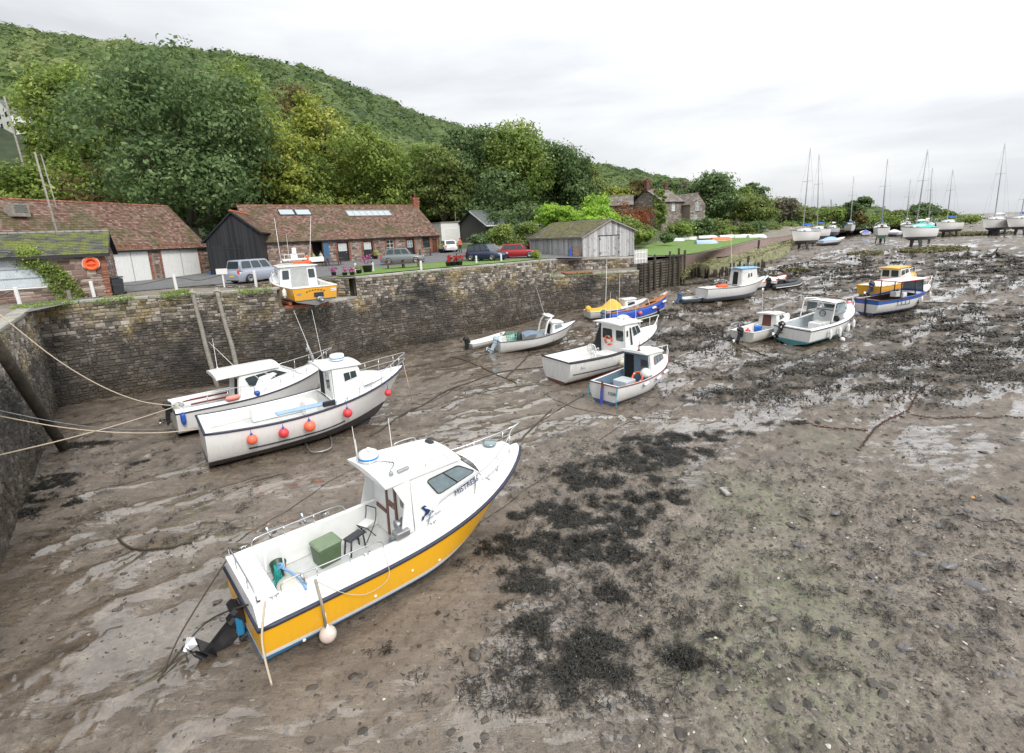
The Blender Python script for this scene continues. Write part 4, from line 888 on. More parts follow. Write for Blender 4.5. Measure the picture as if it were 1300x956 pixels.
a = MB(); n = 26; q = random.Random(3); x = 0
while x < wg-.02:
    u1 = min(x+q.uniform(.14, .26), wg); zb0 = 5.2+q.uniform(0, .06)
    a.prism([O5+Ug*(x+.006)+V3((0, 0, zb0)), O5+Ug*(u1-.006)+V3((0, 0, zb0)), O5+Ug*(u1-.006)+V3((0, 0, zf(u1-.006))), O5+Ug*(x+.006)+V3((0, 0, zf(x+.006)))], Ng*q.uniform(0, .02), -Ng*.05, t=q.random()); x = u1
x = 0
while x < ls_:
    u1 = min(x+q.uniform(.16, .28), ls_)
    for s_ in (0, 1):
        o_ = O5+(Ug*wg if s_ else V3((0, 0, 0))); n_ = Ug if s_ else -Ug; zz = zr if s_ else zl
        a.prism([o_+Us*(x+.006)+V3((0, 0, 5.2)), o_+Us*(u1-.006)+V3((0, 0, 5.2)), o_+Us*(u1-.006)+V3((0, 0, zz)), o_+Us*(x+.006)+V3((0, 0, zz))], n_*q.uniform(0, .02), -n_*.05, t=q.random())
    x = u1
a.prism([O5+Us*ls_+V3((0, 0, 5.2)), O5+Us*ls_+Ug*wg+V3((0, 0, 5.2)), O5+Us*ls_+Ug*wg+V3((0, 0, zr)), O5+Us*ls_+Ug*ua+V3((0, 0, za)), O5+Us*ls_+V3((0, 0, zl))], -Us*.03, Us*.03)
a.build('wall', WBOARD, BH)
MOSSR = tint_mat('mossy_asbestos_roof', [(0, (.1, .09, .075)), (.5, (.15, .135, .11)), (1, (.22, .2, .165))], .9, grime=[(.55, .44, .62, (.17, .165, .05)), (4, .5, .65, (.1, .09, .055))], bump=.5)
a = MB()
for (ue, ze, sdn) in ((-.3, zl-(za-zl)*.3/ua, 0), (wg+.25, zr-(za-zr)*.25/(wg-ua), 1)):
    E1_ = O5+Ug*ue+V3((0, 0, ze+.03))-Us*.25; S_ = (O5+Ug*ua+V3((0, 0, za+.03))-Us*.25)-E1_; tiles(a, E1_, Us, ls_+.5, S_, S_.length, .32, .3, seed=sdn+7)
rf = a.build('roof', MOSSR, BH); a = MB()
for (ue, ze) in ((-.3, zl-(za-zl)*.3/ua), (wg+.25, zr-(za-zr)*.25/(wg-ua))):
    p0 = O5+Ug*ue+V3((0, 0, ze))-Us*.25; p1 = O5+Ug*ua+V3((0, 0, za))-Us*.25; a.prism([p0, p1, p1+Us*(ls_+.5), p0+Us*(ls_+.5)], (0, 0, -.06), (0, 0, 0.01)); a.prism([p0, p1, p1+V3((0, 0, -.14)), p0+V3((0, 0, -.14))], -Us*.03, Us*0)
a.build('roof_boarding', GREYWOOD, rf)
a = MB(); u0, u1 = (vplane(C, Ug, 761, 310)-O5).dot(Ug), (vplane(C, Ug, 785, 310)-O5).dot(Ug); zt = vplane(C, Ug, 773, 299.5)[2]
for i in range(9): a.rbox(O5+Ug*(u0+(u1-u0)*(i+.5)/9)+Ng*.04+V3((0, 0, (5.5+zt)/2)), ((u1-u0)/9-.012, .04, zt-5.5), .008, math.atan2(Ug.y, Ug.x))
d = a.build('door', WBOARD, BH); a = MB()
for uu_ in (u0+.03, u1-.03):
    for z in (5.8, zt-.25): a.box(O5+Ug*uu_+Ng*.07+V3((0, 0, z)), (.08, .03, .22), math.atan2(Ug.y, Ug.x))
a.box(O5+Ug*(u0+u1)*.5+Ng*.05+V3((0, 0, zt+.05)), (u1-u0+.3, .06, .08), math.atan2(Ug.y, Ug.x)); a.build('hinge', BLACK, d)
a = MB(); p = O5-Ug*.5-Ng*.3
gt = thing('wooden_crate', 'old brown crate standing against the corner of the weathered boathouse', 'crate', (p.x-.1, p.y-.45, 5.42)); 
for z in (.1, .45, .8, 1.1): a.box((0, 0, z), (.62, .05, .2)); a.box((.3, .3, z), (.05, .6, .2)); a.box((-.3, .3, z), (.05, .6, .2))
a.build('slats', mat('brown_crate_wood', (.2, .12, .07), .8, var=.3), gt); a = MB(); a.box((-.55, .1, .6), (.24, .3, .9)); a.build('blue_panel', BLUEP, gt)
# --- white garages behind
A6 = at(561, 305.5, 79); B6 = at(602.5, 299, 82); A6.z = float(landz(A6.x, A6.y)); b = Bld('white_garage', 'small white flat-roofed garage pair above the track behind the workshop', A6, V3((B6.x, B6.y, A6.z)), 5, 0, 0, 'building')
b.zb = 6.; u_, z_ = b.uz(572, 282.5); us_ = b.uz(583.5, 290)[0]
a = MB(); a.prism([b.P(0, 0, b.zb), b.P(us_, 0, b.zb), b.P(us_, 0, z_), b.P(0, 0, z_)], (0, 0, 0), -b.N*5); z2 = b.uz(593, 280.8)[1]; a.prism([b.P(us_, .4, b.zb), b.P(b.w, .4, b.uz(600, 300)[1]-1), b.P(b.w, .4, z2), b.P(us_, .4, z2)], (0, 0, 0), -b.N*5); a.build('wall', RENDER, b.t)
a = MB(); ua_, za_ = b.uz(565.5, 290); ub_ = b.uz(580.5, 290)[0]; zz_ = b.uz(572, 305)[1]
for i in range(9): a.box(b.P((ua_+ub_)/2, -.02, zz_+(za_-zz_)*(i+.5)/9), (ub_-ua_, .04, (za_-zz_)/9-.015), math.atan2(b.U.y, b.U.x))
a.build('garage_door', WDOOR, b.t)
a = MB(); a.box(b.P(us_/2, 2.5, z_+.06), (us_+.2, 5.3, .12), math.atan2(b.U.y, b.U.x)); a.box(b.P((us_+b.w)/2, 2.9, z2+.06), (b.w-us_+.1, 5.3, .12), math.atan2(b.U.y, b.U.x)); a.tube([b.P(us_-.1, 1, z2), b.P(us_-.1, 1, z2+1.5)], .06, 6); a.build('roof', GREYWOOD, b.t)
# --- grey roofed bungalow
A7 = at(619, 301, 76); B7 = at(692, 298, 84); A7.z = B7.z = 6.6
b = Bld('bungalow', 'grey-roofed bungalow half hidden by shrubs behind the parked cars', A7, B7, 7, 0, 0, 'house'); b.zb = 6; b.ez = b.uz(655, 283)[1]
b.rz = vplane(b.P(0, 3.5, 0), b.U, 660, 267.5)[2]; mbw = MB(); holes_wall(mbw, b.P(0, 0, 0), b.U, b.w, b.zb, b.ez, [], b.N, .3)
for s_ in (0, 1): o_ = b.P(b.w*s_, 0, 0); mbw.prism([o_+V3((0, 0, 6)), o_-b.N*7+V3((0, 0, 6)), o_-b.N*7+V3((0, 0, b.ez)), o_-b.N*3.5+V3((0, 0, b.rz-.05)), o_+V3((0, 0, b.ez))], (0, 0, 0), b.U*(.2 if s_ == 0 else -.2))
mbw.build('wall', mat('dark_bungalow_wall', (.06, .06, .055), .9), b.t); b.roof(GSLATE, ov=.4, og=.4, tw=.4, th=.3, fascia=WDOOR)
# --- stone house at the head of the green
DH = 98
A8 = at(841, 287, DH); B8 = at(867, 286, DH+3); A8.z = B8.z = 7.6
b = Bld('stone_house', 'grey stone house with red creeper, tall brick chimneys and white upstairs windows', A8-(B8-A8).normalized()*.2, B8, 8, 0, 0, 'house'); b.zb = 6.5; b.ez = b.uz(856, 255)[1]; b.rz = vplane(b.P(0, 4, 0), b.U, 835, 240.5)[2]
def W4(b, l): 
    r_o = []
    for (x0, x1, y0, y1) in l: u0, z1 = b.uz(x0, y0); u1, z0 = b.uz(x1, y1); r_o.append((u0, u1, z0, z1))
    return r_o
hw = W4(b, [(840+2, 845.5, 257, 268.5), (853, 857.5, 256.5, 268)]); b.walls(hw, GREYSTONE, BMORT, surround=False, quoins=False); b.roof(HSLATE, ov=.3, og=.2, tw=.5, th=.4)
for q_ in hw: b.window(*q_, WDOOR, 2, 3, glass=mat('white_blind_glass', (.6, .62, .62), .3))
b.chimney(.3, 4, 1.0, .7, b.rz-.6, vplane(b.P(0, 4, 0), b.U, 819, 229.5)[2], OLDBR, 2); b.chimney(b.w-.5, 4, .8, .6, b.rz-.5, b.rz+.9, OLDBR, 2)
HOUSE = b
A9 = at(875.5, 287, DH+1); B9 = at(894.5, 286, DH+2.5); A9.z = B9.z = 7.6
t9 = HOUSE.t; b9 = Bld('tmp', 'x', A9, B9, 9, 0, 0, 'house'); b9.ez = b9.uz(875, 259)[1]; ap = b9.uz(885, 245)
a, c = MB(), MB(); gz = lambda u: b9.ez+(ap[1]-b9.ez)*(1-abs(u-b9.w/2)/(b9.w/2)); hw = W4(b9, [(883, 887, 257, 267.5), (880.5, 884, 273, 283)])
stones(a, b9.P(0, 0, 0), b9.U, b9.w, 6.5, gz, b9.N, (.15, .3), (.2, .6), (.01, .04), lambda u, z: z < gz(u) and not any(h[0] < u < h[1] and h[2] < z < h[3] for h in hw), seed=5)
c.prism([b9.P(0, 0, 6.5), b9.P(b9.w, 0, 6.5), b9.P(b9.w, 0, b9.ez), b9.P(b9.w/2, 0, ap[1]), b9.P(0, 0, b9.ez)], (0, 0, 0), -b9.N*9)
wg_ = a.build('gable_wing_wall', GREYSTONE, t9); c.build('gable_wing_core', BMORT, wg_); a = MB()
for s_ in (0, 1): E1_ = b9.P(-.3 if s_ == 0 else b9.w+.3, -.2, b9.ez-.15); S_ = b9.P(b9.w/2, -.2, ap[1]+.08)-E1_; tiles(a, E1_, -b9.N, 9.4, S_, S_.length, .5, .4, seed=s_)
a.build('gable_wing_roof', HSLATE, t9); b9.t, tmp_ = t9, b9.t; bpy.data.objects.remove(tmp_)
for q_ in hw: b9.window(*q_, WDOOR, 2, 2, rec=-.03, glass=PALEGLASS)
Aa = at(773, 285, DH+4); Ba = at(803, 285, DH+3); Aa.z = Ba.z = 7.6
b = Bld('stone_cottage_wing', 'low brown-roofed wing with a tall brick chimney left of the stone house', Aa, Ba, 7, 0, 0, 'house'); b.zb = 6.5; b.ez = b.uz(785, 260)[1]; b.rz = vplane(b.P(0, 3.5, 0), b.U, 790, 248.5)[2]
b.walls([], GREYSTONE, BMORT, surround=False, quoins=False); b.roof(HSLATE, ov=.3, og=.2, tw=.5, th=.4); b.chimney((vplane(b.P(0, 3, 0), b.U, 766.5, 240)-b.O).dot(b.U), 3, .8, .7, 7, vplane(b.P(0, 3, 0), b.U, 766, 237.5)[2], OLDBR, 1)
# --- white houses on the hillside
HP = []
def whitehouse(px, py, w, h, dp, yaw, label):
    p = hillhit(px, py); HP.append(p); t = thing('white_house', label, 'house', (p.x, p.y, p.z-.5), yaw); a = MB()
    a.prism([(-w/2, 0, -3), (w/2, 0, -3), (w/2, 0, h), (0, 0, h+w*.38), (-w/2, 0, h)], (0, 0, 0), (0, dp, 0)); a.build('wall', RENDER, t); a = MB()
    for s_ in (-1, 1): E1_ = V3((s_*(w/2+.4), -.3, h-.3)); S_ = V3((0, -.3, h+w*.38+.1))-E1_; tiles(a, E1_, V3((0, 1, 0)), dp+.6, S_, S_.length, .6, .5, seed=2)
    a.build('roof', GSLATE, t)
    for x in (-w*.22, w*.22):
        for z in (1.2, 3.6): 
            if z+1.2 < h+1: a = MB(); a.box((x, -.03, z+.5), (1.2, .08, 1.2)); a.build('window', GLASS, t)
whitehouse(8, 165, 9, 4.5, 10, -.5, 'white gabled house high on the slope at the far left edge')
whitehouse(105, 163, 12, 5, 9, .1, 'white house glimpsed through the trees on the left slope')
whitehouse(1106, 276.5, 9, 2.6, 6, .2, 'small pale house among trees behind the yachts') if hillhit(1106, 276.5) else None
# ================================================================ boats
def lerp(a, b, t): return a+(b-a)*t
class Hull:
    def __init__(s, L, B, D, rs=.0, rb=.6, tw=.85, full=2.4, rake=.5, chine=0., foot=.35, mi=0., mh=0., gw=.12, trake=.0):
        s.__dict__.update(L=L, B=B, D=D, rs=rs, rb=rb, tw=tw, full=full, rake=rake, chine=chine, foot=foot, mi=mi, mh=mh, gw=gw, trake=trake)
    def hb(s, t):
        a = s.tw+(1-s.tw)*math.sin(min(t/.42, 1)*math.pi/2)
        if t > .42: u = (t-.42)/.58; a *= max(0, 1-u**s.full)**.8
        return max(s.B/2*a, .012)
    def sz(s, t): return s.D+(s.rs*(1-t/.3)**2 if t < .3 else s.rb*((t-.3)/.7)**2)
    def kz(s, t): return 0 if t < 1-s.foot else s.rake*.9*((t-1+s.foot)/s.foot)**2.6
    def x(s, t, h): return -s.L/2+s.L*t-s.rake*(1-h)*max(0, (t-.6)/.4)**2-s.trake*(1-h)*(1-t)**4*-1
    def sec(s, t, v):
        w = sst(t, .45, .98); a = v*math.pi/2
        if s.chine: y0, z0 = (v/.45*.93, v/.45*s.chine) if v < .45 else (.93+.07*(v-.45)/.55, s.chine+(1-s.chine)*(v-.45)/.55)
        else: y0, z0 = math.sin(a)**.62, (1-math.cos(a))**.95
        y1, z1 = v**1.25, v**.95; return lerp(y0, y1, w), lerp(z0, z1, w)
    def pt(s, t, v, sd): y, z = s.sec(t, v); return (s.x(t, z), sd*y*s.hb(t), lerp(s.kz(t), s.sz(t), z))
    def top(s, t, sd, off=0., dz=0.): b = s.hb(t); y = max(b-min(s.mi, b*.5)-off, 0); return (s.x(t, 1)-s.mi*(t > .95)*.5, sd*y, s.sz(t)+s.mh*(1-.55*t)+dz)
    def edge(s, t, sd, o=0, dz=0): return (s.x(t, 1)+(o if t > .99 else 0), sd*(s.hb(t)+o), s.sz(t)+dz)
def make_hull(root, P, hm, top_m, strake_m, inner_m, floor_m, tc, zf, strake=.045, deck_m=None, camber=.08, keel=.18, keel_m=None, floor_t0=.03, name='hull'):
    ts = [i/30 for i in range(31)]; vs = [j/14 for j in range(15)]
    mb = MB()
    for sd in (-1, 1): mb.grid([[P.pt(t, v, sd) for v in vs] for t in ts], t=.5, flip=(sd > 0))
    tr = [P.pt(0, v, -1) for v in vs[::-1]]+[P.pt(0, v, 1) for v in vs[1:]]; mb.add(tr, [tuple(range(len(tr)))], 0, .5)
    if P.mh:
        for sd in (-1, 1): mb.grid([[P.edge(t, sd), tuple(lerp(a, b, .5)+(.03 if i == 2 else 0) for i, (a, b) in enumerate(zip(P.edge(t, sd), P.top(t, sd)))), P.top(t, sd)] for t in ts], 1, .5, flip=(sd > 0))
        mb.grid([[P.edge(0, -1), P.edge(0, 1)], [P.top(0, -1), P.top(0, 1)]], 1, .5, sm=False)
    hull = mb.build(name, [hm, top_m], root)
    if keel: 
        mb = MB(); xk = P.x(1-P.foot*.5, 0); mb.prism([(-P.L/2+.15, 0, -keel), (xk-.3, 0, -keel), (xk, 0, P.kz(1-P.foot*.5)+.02), (xk, 0, .1), (-P.L/2+.15, 0, .1)], (0, -.05, 0), (0, .05, 0)); mb.build('keel', keel_m or hm, root)
    if strake:
        mb = MB()
        pts = [P.edge(t, -1, strake*.4) for t in ts]+[P.edge(t, 1, strake*.4) for t in ts[::-1]][1:]; mb.tube(pts, strake, 6, closed=True); mb.build('rubbing_strake', strake_m, root)
    g = MB(); cts = [floor_t0+(tc-floor_t0)*i/14 for i in range(15)]
    for sd in (-1, 1):                                   # gunwale cap
        g.grid([[P.top(t, sd), P.top(t, sd, P.gw*.5, .012), P.top(t, sd, P.gw)] for t in [0]+cts], t=.5, sm=False, flip=(sd > 0))
    g.grid([[P.top(0, -1), P.top(0, 1)], [(P.top(floor_t0, -1)[0], P.top(0, -1)[1], P.top(0, -1)[2]), (P.top(floor_t0, 1)[0], P.top(0, 1)[1], P.top(0, 1)[2])]], t=.5, sm=False)
    g.build('gunwale', top_m, root)
    c = MB()
    def yin(t):
        v = next((k/20 for k in range(21) if P.pt(t, k/20, 1)[2] >= zf), 1); return max(min(abs(P.top(t, 1, P.gw+.04)[1]), P.pt(t, v, 1)[1]-.04), .004)
    for sd in (-1, 1): c.grid([[P.top(t, sd, P.gw), (P.top(t, sd)[0], sd*yin(t), zf+.01)] for t in cts], t=.5, sm=False, flip=(sd > 0))
    for t in (cts[0], cts[-1]): a, b = P.top(t, -1, P.gw), P.top(t, 1, P.gw); c.add([a, b, (b[0], b[1], zf), (a[0], a[1], zf)], [(0, 1, 2, 3)], 0, .5)
    li = c.build('cockpit_liner', inner_m, root)
    c = MB(); c.grid([[(P.top(t, -1)[0], -yin(t)-.01, zf), (P.top(t, 1)[0], yin(t)+.01, zf)] for t in cts], t=.5, sm=False); c.build('cockpit_floor', floor_m, root)
    if tc < .99:
        d = MB(); rows = []
        for i in range(13):
            t = tc+(1-tc)*i/12; a = P.top(t, -1); row = []
            for j in range(9): k = -1+j/4; row.append((a[0], -a[1]*k if a[1] < 0 else a[1]*k, a[2]+camber*(1-k*k)*(abs(a[1])/(P.B/2))))
            rows.append(row)
        d.grid(rows, t=.5); d.build('foredeck', deck_m or top_m, root)
    return hull
class Cabin:
    """tapered box with named faces; windows are inset on the faces."""
    def __init__(s, root, name, m, z0, z1, xa, xf, wa, wf, xat=None, xft=None, wat=None, wft=None, z1f=None, z0f=None):
        xat = xa if xat is None else xat; xft = xf if xft is None else xft; wat = wa*.92 if wat is None else wat; wft = wf*.9 if wft is None else wft
        z1f = z1 if z1f is None else z1f; z0f = z0 if z0f is None else z0f
        s.c = dict(AR=(xa, -wa, z0), AL=(xa, wa, z0), FR=(xf, -wf, z0f), FL=(xf, wf, z0f), ar=(xat, -wat, z1), al=(xat, wat, z1), fr=(xft, -wft, z1f), fl=(xft, wft, z1f))
        s.c = {k: Vector(v) for k, v in s.c.items()}; c = s.c; s.root = root
        s.faces = dict(S=(c['AR'], c['FR'], c['fr'], c['ar']), P=(c['FL'], c['AL'], c['al'], c['fl']), F=(c['FR'], c['FL'], c['fl'], c['fr']), A=(c['AL'], c['AR'], c['ar'], c['al']))
        mb = MB(); k = ['AR', 'FR', 'FL', 'AL', 'ar', 'fr', 'fl', 'al']; 
        import bmesh
        bm = bmesh.new(); v = [bm.verts.new(c[q]) for q in k]
        for f in [(3, 2, 1, 0), (4, 5, 6, 7), (0, 1, 5, 4), (1, 2, 6, 5), (2, 3, 7, 6), (3, 0, 4, 7)]: bm.faces.new([v[i] for i in f])
        bmesh.ops.bevel(bm, geom=[e for e in bm.edges if abs(e.verts[0].co.z-e.verts[1].co.z) > .2 or min(e.verts[0].co.z, e.verts[1].co.z) > z0+.2], offset=.06, segments=3, affect='EDGES')
        me = bpy.data.meshes.new(name); bm.to_mesh(me); bm.free(); me.materials.append(m)
        for p in me.polygons: p.use_smooth = len(p.vertices) == 4 and p.area < .12
        s.o = link(me, name, root); s.m = m
    def at(s, f, u, v, o=0.):
        a, b, c, d = s.faces[f]; p = a.lerp(b, u).lerp(d.lerp(c, u), v); n = (b-a).cross(d-a).normalized(); return p+n*o
    def win(s, f, u0, u1, v0, v1, m=None, frame=None, name='window', fo=.012, sk=0., mull=0, r=.12, cut=None):
        w = (u1-u0); h = (v1-v0); pts = []
        for (cx, cy, a0) in ((u1, v1, 0), (u0, v1, 90), (u0, v0, 180), (u1, v0, 270)):
            for k in range(4):
                a = R(a0+k*30); ru, rv = r*w, r*h*1.2; pts.append([cx-math.copysign(ru, cx-(u0+u1)/2)+ru*math.cos(a), cy-math.copysign(rv, cy-(v0+v1)/2)+rv*math.sin(a)])
        if cut: pts = [[u, v] if True else 0 for u, v in cut]
        pts = [[u+sk*(v-v0), v] for u, v in pts]
        cu, cv = sum(p[0] for p in pts)/len(pts), sum(p[1] for p in pts)/len(pts)
        g = MB(); V = [s.at(f, u, v, fo) for u, v in pts]; V2 = [s.at(f, u, v, -.02) for u, v in pts]; n = len(V)
        g.add(V+V2, [tuple(range(n))]+[(i, n+i, n+(i+1) % n, (i+1) % n) for i in range(n)], 0, .5)
        o = g.build(name, m or GLASS, s.o)
        if frame or mull:
            f_ = MB()
            if frame: f_.tube([s.at(f, cu+(u-cu)*1.02, cv+(v-cv)*1.03, fo) for u, v in pts], .014, 5, closed=True)
            for i in range(mull): uu = u0+w*(i+1)/(mull+1); f_.tube([s.at(f, uu+sk*0, v0, fo+.004), s.at(f, uu+sk*h, v1, fo+.004)], .016, 4)
            f_.build('window_frame', frame or s.m, s.o)
        return o
    def roof(s, m, oa=.1, of=.1, os_=.08, th=.06, camber=.05, name='roof', lift=0., nose=0.):
        c = s.c; rows = []; und = []
        for i in range(7):
            t = i/6; a = c['ar'].lerp(c['fr'], t); b = c['al'].lerp(c['fl'], t); x = lerp(c['ar'].x-oa, c['fr'].x+of, t); zz = lerp(c['ar'].z, c['fr'].z, t)+lift; w = abs(a.y)+os_; row = []; ur = []
            for j in range(7): k = -1+j/3; dx = nose*(1-k*k)*(t == 1); row.append((x+dx, w*k, zz+th+camber*(1-k*k)-(.02 if i in (0, 6) else 0))); ur.append((x+dx, w*k, zz-.004))
            rows.append(row); und.append(ur)
        mb = MB(); mb.grid(rows, t=.5); mb.grid(und, t=.5, flip=True, sm=False)
        for R0, R1 in ((rows[0], und[0]), (und[-1], rows[-1]), ([r[0] for r in und], [r[0] for r in rows]), ([r[-1] for r in rows], [r[-1] for r in und])): mb.grid([R0, R1], t=.5, sm=False)
        return mb.build(name, m, s.root)
def rail(root, pts, posts, m=None, r=.016, name='guard_rail', closed=False):
    mb = MB(); mb.tube(smoothp(pts), r, 6)
    o = mb.build(name, m or STEEL, root)
    if posts:
        mb = MB()
        for a, b in posts: MB().tube([a, b], r*.85, 5).build('stanchion', m or STEEL, o)
    return o
def smoothp(P, n=4):
    P = [Vector(p) for p in P]
    if len(P) < 3: return P
    out = []
    for i in range(len(P)-1):
        p0, p1, p2, p3 = P[max(i-1, 0)], P[i], P[i+1], P[min(i+2, len(P)-1)]
        for k in range(n): t = k/n; out.append(.5*((2*p1)+(p2-p0)*t+(2*p0-5*p1+4*p2-p3)*t*t+(3*p1-p0-3*p2+p3)*t*t*t))
    return out+[P[-1]]
def deckrail(root, P, t0, t1, h, m=None, n=5, off=.06, r=.016, lean=.05, bow=True, sides=(-1, 1), name='guard_rail', mid=False):
    """pulpit rail: up one side, round the bow and back."""
    ts = [t0+(t1-t0)*i/(n-1) for i in range(n)]; A, posts = [], []
    hs = lambda t: h*min(1, .35+(t-t0)/.12) if bow else h
    side = lambda sd: [(P.top(t, sd)[0], P.top(t, sd, off)[1]+sd*lean*.5, P.top(t, sd)[2]+hs(t)) for t in ts]
    if bow:
        tip = (P.top(1, 1)[0]+.12, 0, P.top(1, 1)[2]+h*1.02); pts = [P.top(t0-.02, -1, off)]+side(-1)+[tip]+side(1)[::-1]+[P.top(t0-.02, 1, off)]
        for sd in (-1, 1):
            for t, q in zip(ts, side(sd)): posts.append((P.top(t-.004, sd, off+.02), q))
        o = rail(root, pts, posts, m, r, name)
        if mid: mb = MB(); mb.tube(smoothp([(p[0], p[1], p[2]-h*.5) for p in pts[1:-1]]), r*.8, 5); mb.build('lower_rail', m or STEEL, o)
    else:
        for sd in sides:
            s_ = side(sd); rail(root, [P.top(ts[0]-.01, sd, off)]+s_+[P.top(ts[-1]+.01, sd, off)], [(P.top(t, sd, off), q) for t, q in list(zip(ts, s_))[1:-1]], m, r, name)
def antenna(root, p, h, lean=(0, 0), m=None, r=.014, name='aerial'):
    mb = MB(); p = Vector(p); mb.tube([p, p+V3((lean[0]*.3, lean[1]*.3, h*.3)), p+V3((lean[0], lean[1], h))], [r, r*.8, r*.4], 5); mb.lathe([(r*2, 0), (r*2.2, .1), (r, .14)], p, 7); return mb.build(name, m or WRAIL, root)
def outboard(root, loc, tilt=0., s=1., cowl=None, rz=0., leg=None):
    e = bpy.data.objects.new('outboard_motor', None); COL.objects.link(e); e.parent = root; e.location = loc; e.rotation_euler = (0, tilt, rz); e.scale = (s,)*3
    m = MB(); m.rbox((-.08, 0, .26), (.46, .32, .2), .05); m.rbox((-.08, 0, .40), (.42, .28, .14), .06, taper=.8); m.build('cowl', cowl or RUBBERGREY, e)
    m = MB(); m.rbox((-.05, 0, .08), (.3, .2, .22), .04); m.prism([(-.16, 0, .02), (.1, 0, .02), (.06, 0, -.6), (-.14, 0, -.6)], (0, -.05, 0), (0, .05, 0)); m.prism([(-.3, 0, -.52), (.1, 0, -.52), (.1, 0, -.545), (-.3, 0, -.545)], (0, -.14, 0), (0, .14, 0))
    m.lathe([(.01, -.26), (.05, -.2), (.055, .0), (.05, .12), (.01, .22)], (-.04, 0, -.68), 9, axis='x'); m.prism([(-.1, 0, -.7), (.06, 0, -.7), (.0, 0, -.88), (-.06, 0, -.88)], (0, -.012, 0), (0, .012, 0)); m.rbox((.16, 0, .0), (.12, .22, .3), .02); m.build('leg', leg or cowl or RUBBERGREY, e)
    m = MB(); m.lathe([(.05, 0), (.045, .1), (.015, .15)], (-.44, 0, -.68), 8, axis='x')
    for k in range(3):
        a = k*2.094; M = Matrix.Rotation(a, 3, 'X'); m.add([M@V3(p)+V3((-.38, 0, -.68)) for p in ((.03, -.02, .04), (-.05, .03, .04), (-.07, .1, .14), (-.0, .08, .2), (.05, -.03, .17))], [(0, 1, 2, 3, 4), (4, 3, 2, 1, 0)], 0, .5)
    m.build('propeller', STEEL, e); return e
def wpt(root, p): bpy.context.view_layer.update() if False else None; return Matrix.LocRotScale(root.location, root.rotation_euler, root.scale)@Vector(p)
def buoy(root, p, r, m, label, group=None, drop=.35, name='ball_fender', cat='fender', rope=None):
    """ball fender on a lanyard: hangs beside the hull, so it is a thing of its own."""
    w = wpt(root, p); t = thing(name, label, cat, tuple(w+V3((0, 0, -drop))), group=group); b = MB(); b.ball((0, 0, 0), r, 12); b.build('ball', m, t)
    b = MB(); b.lathe([(r*.34, r*.88), (r*.22, r*1.2), (r*.1, r*1.4)], (0, 0, 0), 8); b.tube([(0, 0, r*1.35), (0, 0, drop)], .012, 4); b.build('neck', BLUEP if m in (ORANGE, RED) else WRAIL, t); return t
def fender(root, p, r, l, m, label, ends=None, drop=.25, ry=0., rx=0.):
    w = wpt(root, p); t = thing('tube_fender', label, 'fender', tuple(w+V3((0, 0, -drop))), root.rotation_euler[2]); t.rotation_euler = (rx, ry, root.rotation_euler[2])
    b = MB(); b.lathe([(r*.3, -l/2), (r*.9, -l/2+.06), (r, -l/2+.12), (r, l/2-.12), (r*.9, l/2-.06), (r*.3, l/2)], (0, 0, 0), 10); b.build('tube', m, t)
    b = MB()
    for s_ in (-1, 1): b.ball((0, 0, s_*(l/2)), r*.5, 6)
    b.build('end_cap', ends or BLUEP, t); return t
def lifering(root, p, rad, label, rz=0, rx=0, ry=0):
    w = wpt(root, p); t = thing('life_ring', label, 'life ring', tuple(w), root.rotation_euler[2]+rz); t.rotation_euler = (rx, ry, root.rotation_euler[2]+rz)
    b = MB(); b.tube([(0, rad*math.cos(a), rad*math.sin(a)) for a in [i*math.pi/9 for i in range(18)]], .05, 8, closed=True); b.build('ring', LIFERING, t)
    b = MB()
    for k in range(4): a = k*math.pi/2+.4; b.tube([(0, rad*math.cos(a+d), rad*math.sin(a+d)) for d in (-.12, 0, .12)], .054, 8)
    b.build('white_bands', WRAIL, t); return t
def place(spx, sz_, bpx, hb, L=None, heel=0., pitch=0., hdg=None, fn=None, sink=.12):
    """boat standing on the mud: transom-top pixel and its height, bow pixel and its height -> midship location."""
    fn = fn or (lambda a, b: float(mudz(a, b)))
    def solve(px, h):
        z = 0
        for _ in range(60): p = G(px[0], px[1], z+h); z = .5*z+.5*min(fn(p.x, p.y), H-.5-h)
        return G(px[0], px[1], z+h), z
    s, z0 = solve(spx, sz_)
    if hdg is None: b, _ = solve(bpx, hb); d = b-s; hdg = math.atan2(d.y, d.x); L = L or math.hypot(d.x, d.y)
    c = V3((s.x+math.cos(hdg)*L/2, s.y+math.sin(hdg)*L/2, 0)); zb = fn(s.x+math.cos(hdg)*L*.8, s.y+math.sin(hdg)*L*.8); c.z = (z0+zb)/2-sink+.0
    return c, hdg, L, heel, pitch-math.atan2(zb-z0, L)*.8
def boat(name, label, pl, P, cat='boat', group=None):
    c, hdg, L_, heel, pitch = pl; t = thing(name, label, cat, tuple(c), hdg, group); t.rotation_euler = (heel, pitch, hdg); return t
def text(root, s, loc, rot, size, m, name='lettering', ext=.004, shear=0.):
    cu = bpy.data.curves.new(name, 'FONT'); cu.body = s; cu.size = size; cu.extrude = ext; cu.align_x = 'CENTER'; cu.align_y = 'CENTER'; cu.shear = shear; cu.materials.append(m)
    tmp = bpy.data.objects.new('tmp_text', cu); COL.objects.link(tmp); bpy.context.view_layer.update(); me = bpy.data.meshes.new_from_object(tmp.evaluated_get(bpy.context.evaluated_depsgraph_get())); bpy.data.objects.remove(tmp); bpy.data.curves.remove(cu)
    return link(me, name, root, loc, rot)
def face_rot(ux, uy):
    ux = Vector(ux).normalized(); uy = (Vector(uy)-ux*Vector(uy).dot(ux)).normalized(); return Matrix((ux, uy, ux.cross(uy))).transposed().to_euler()

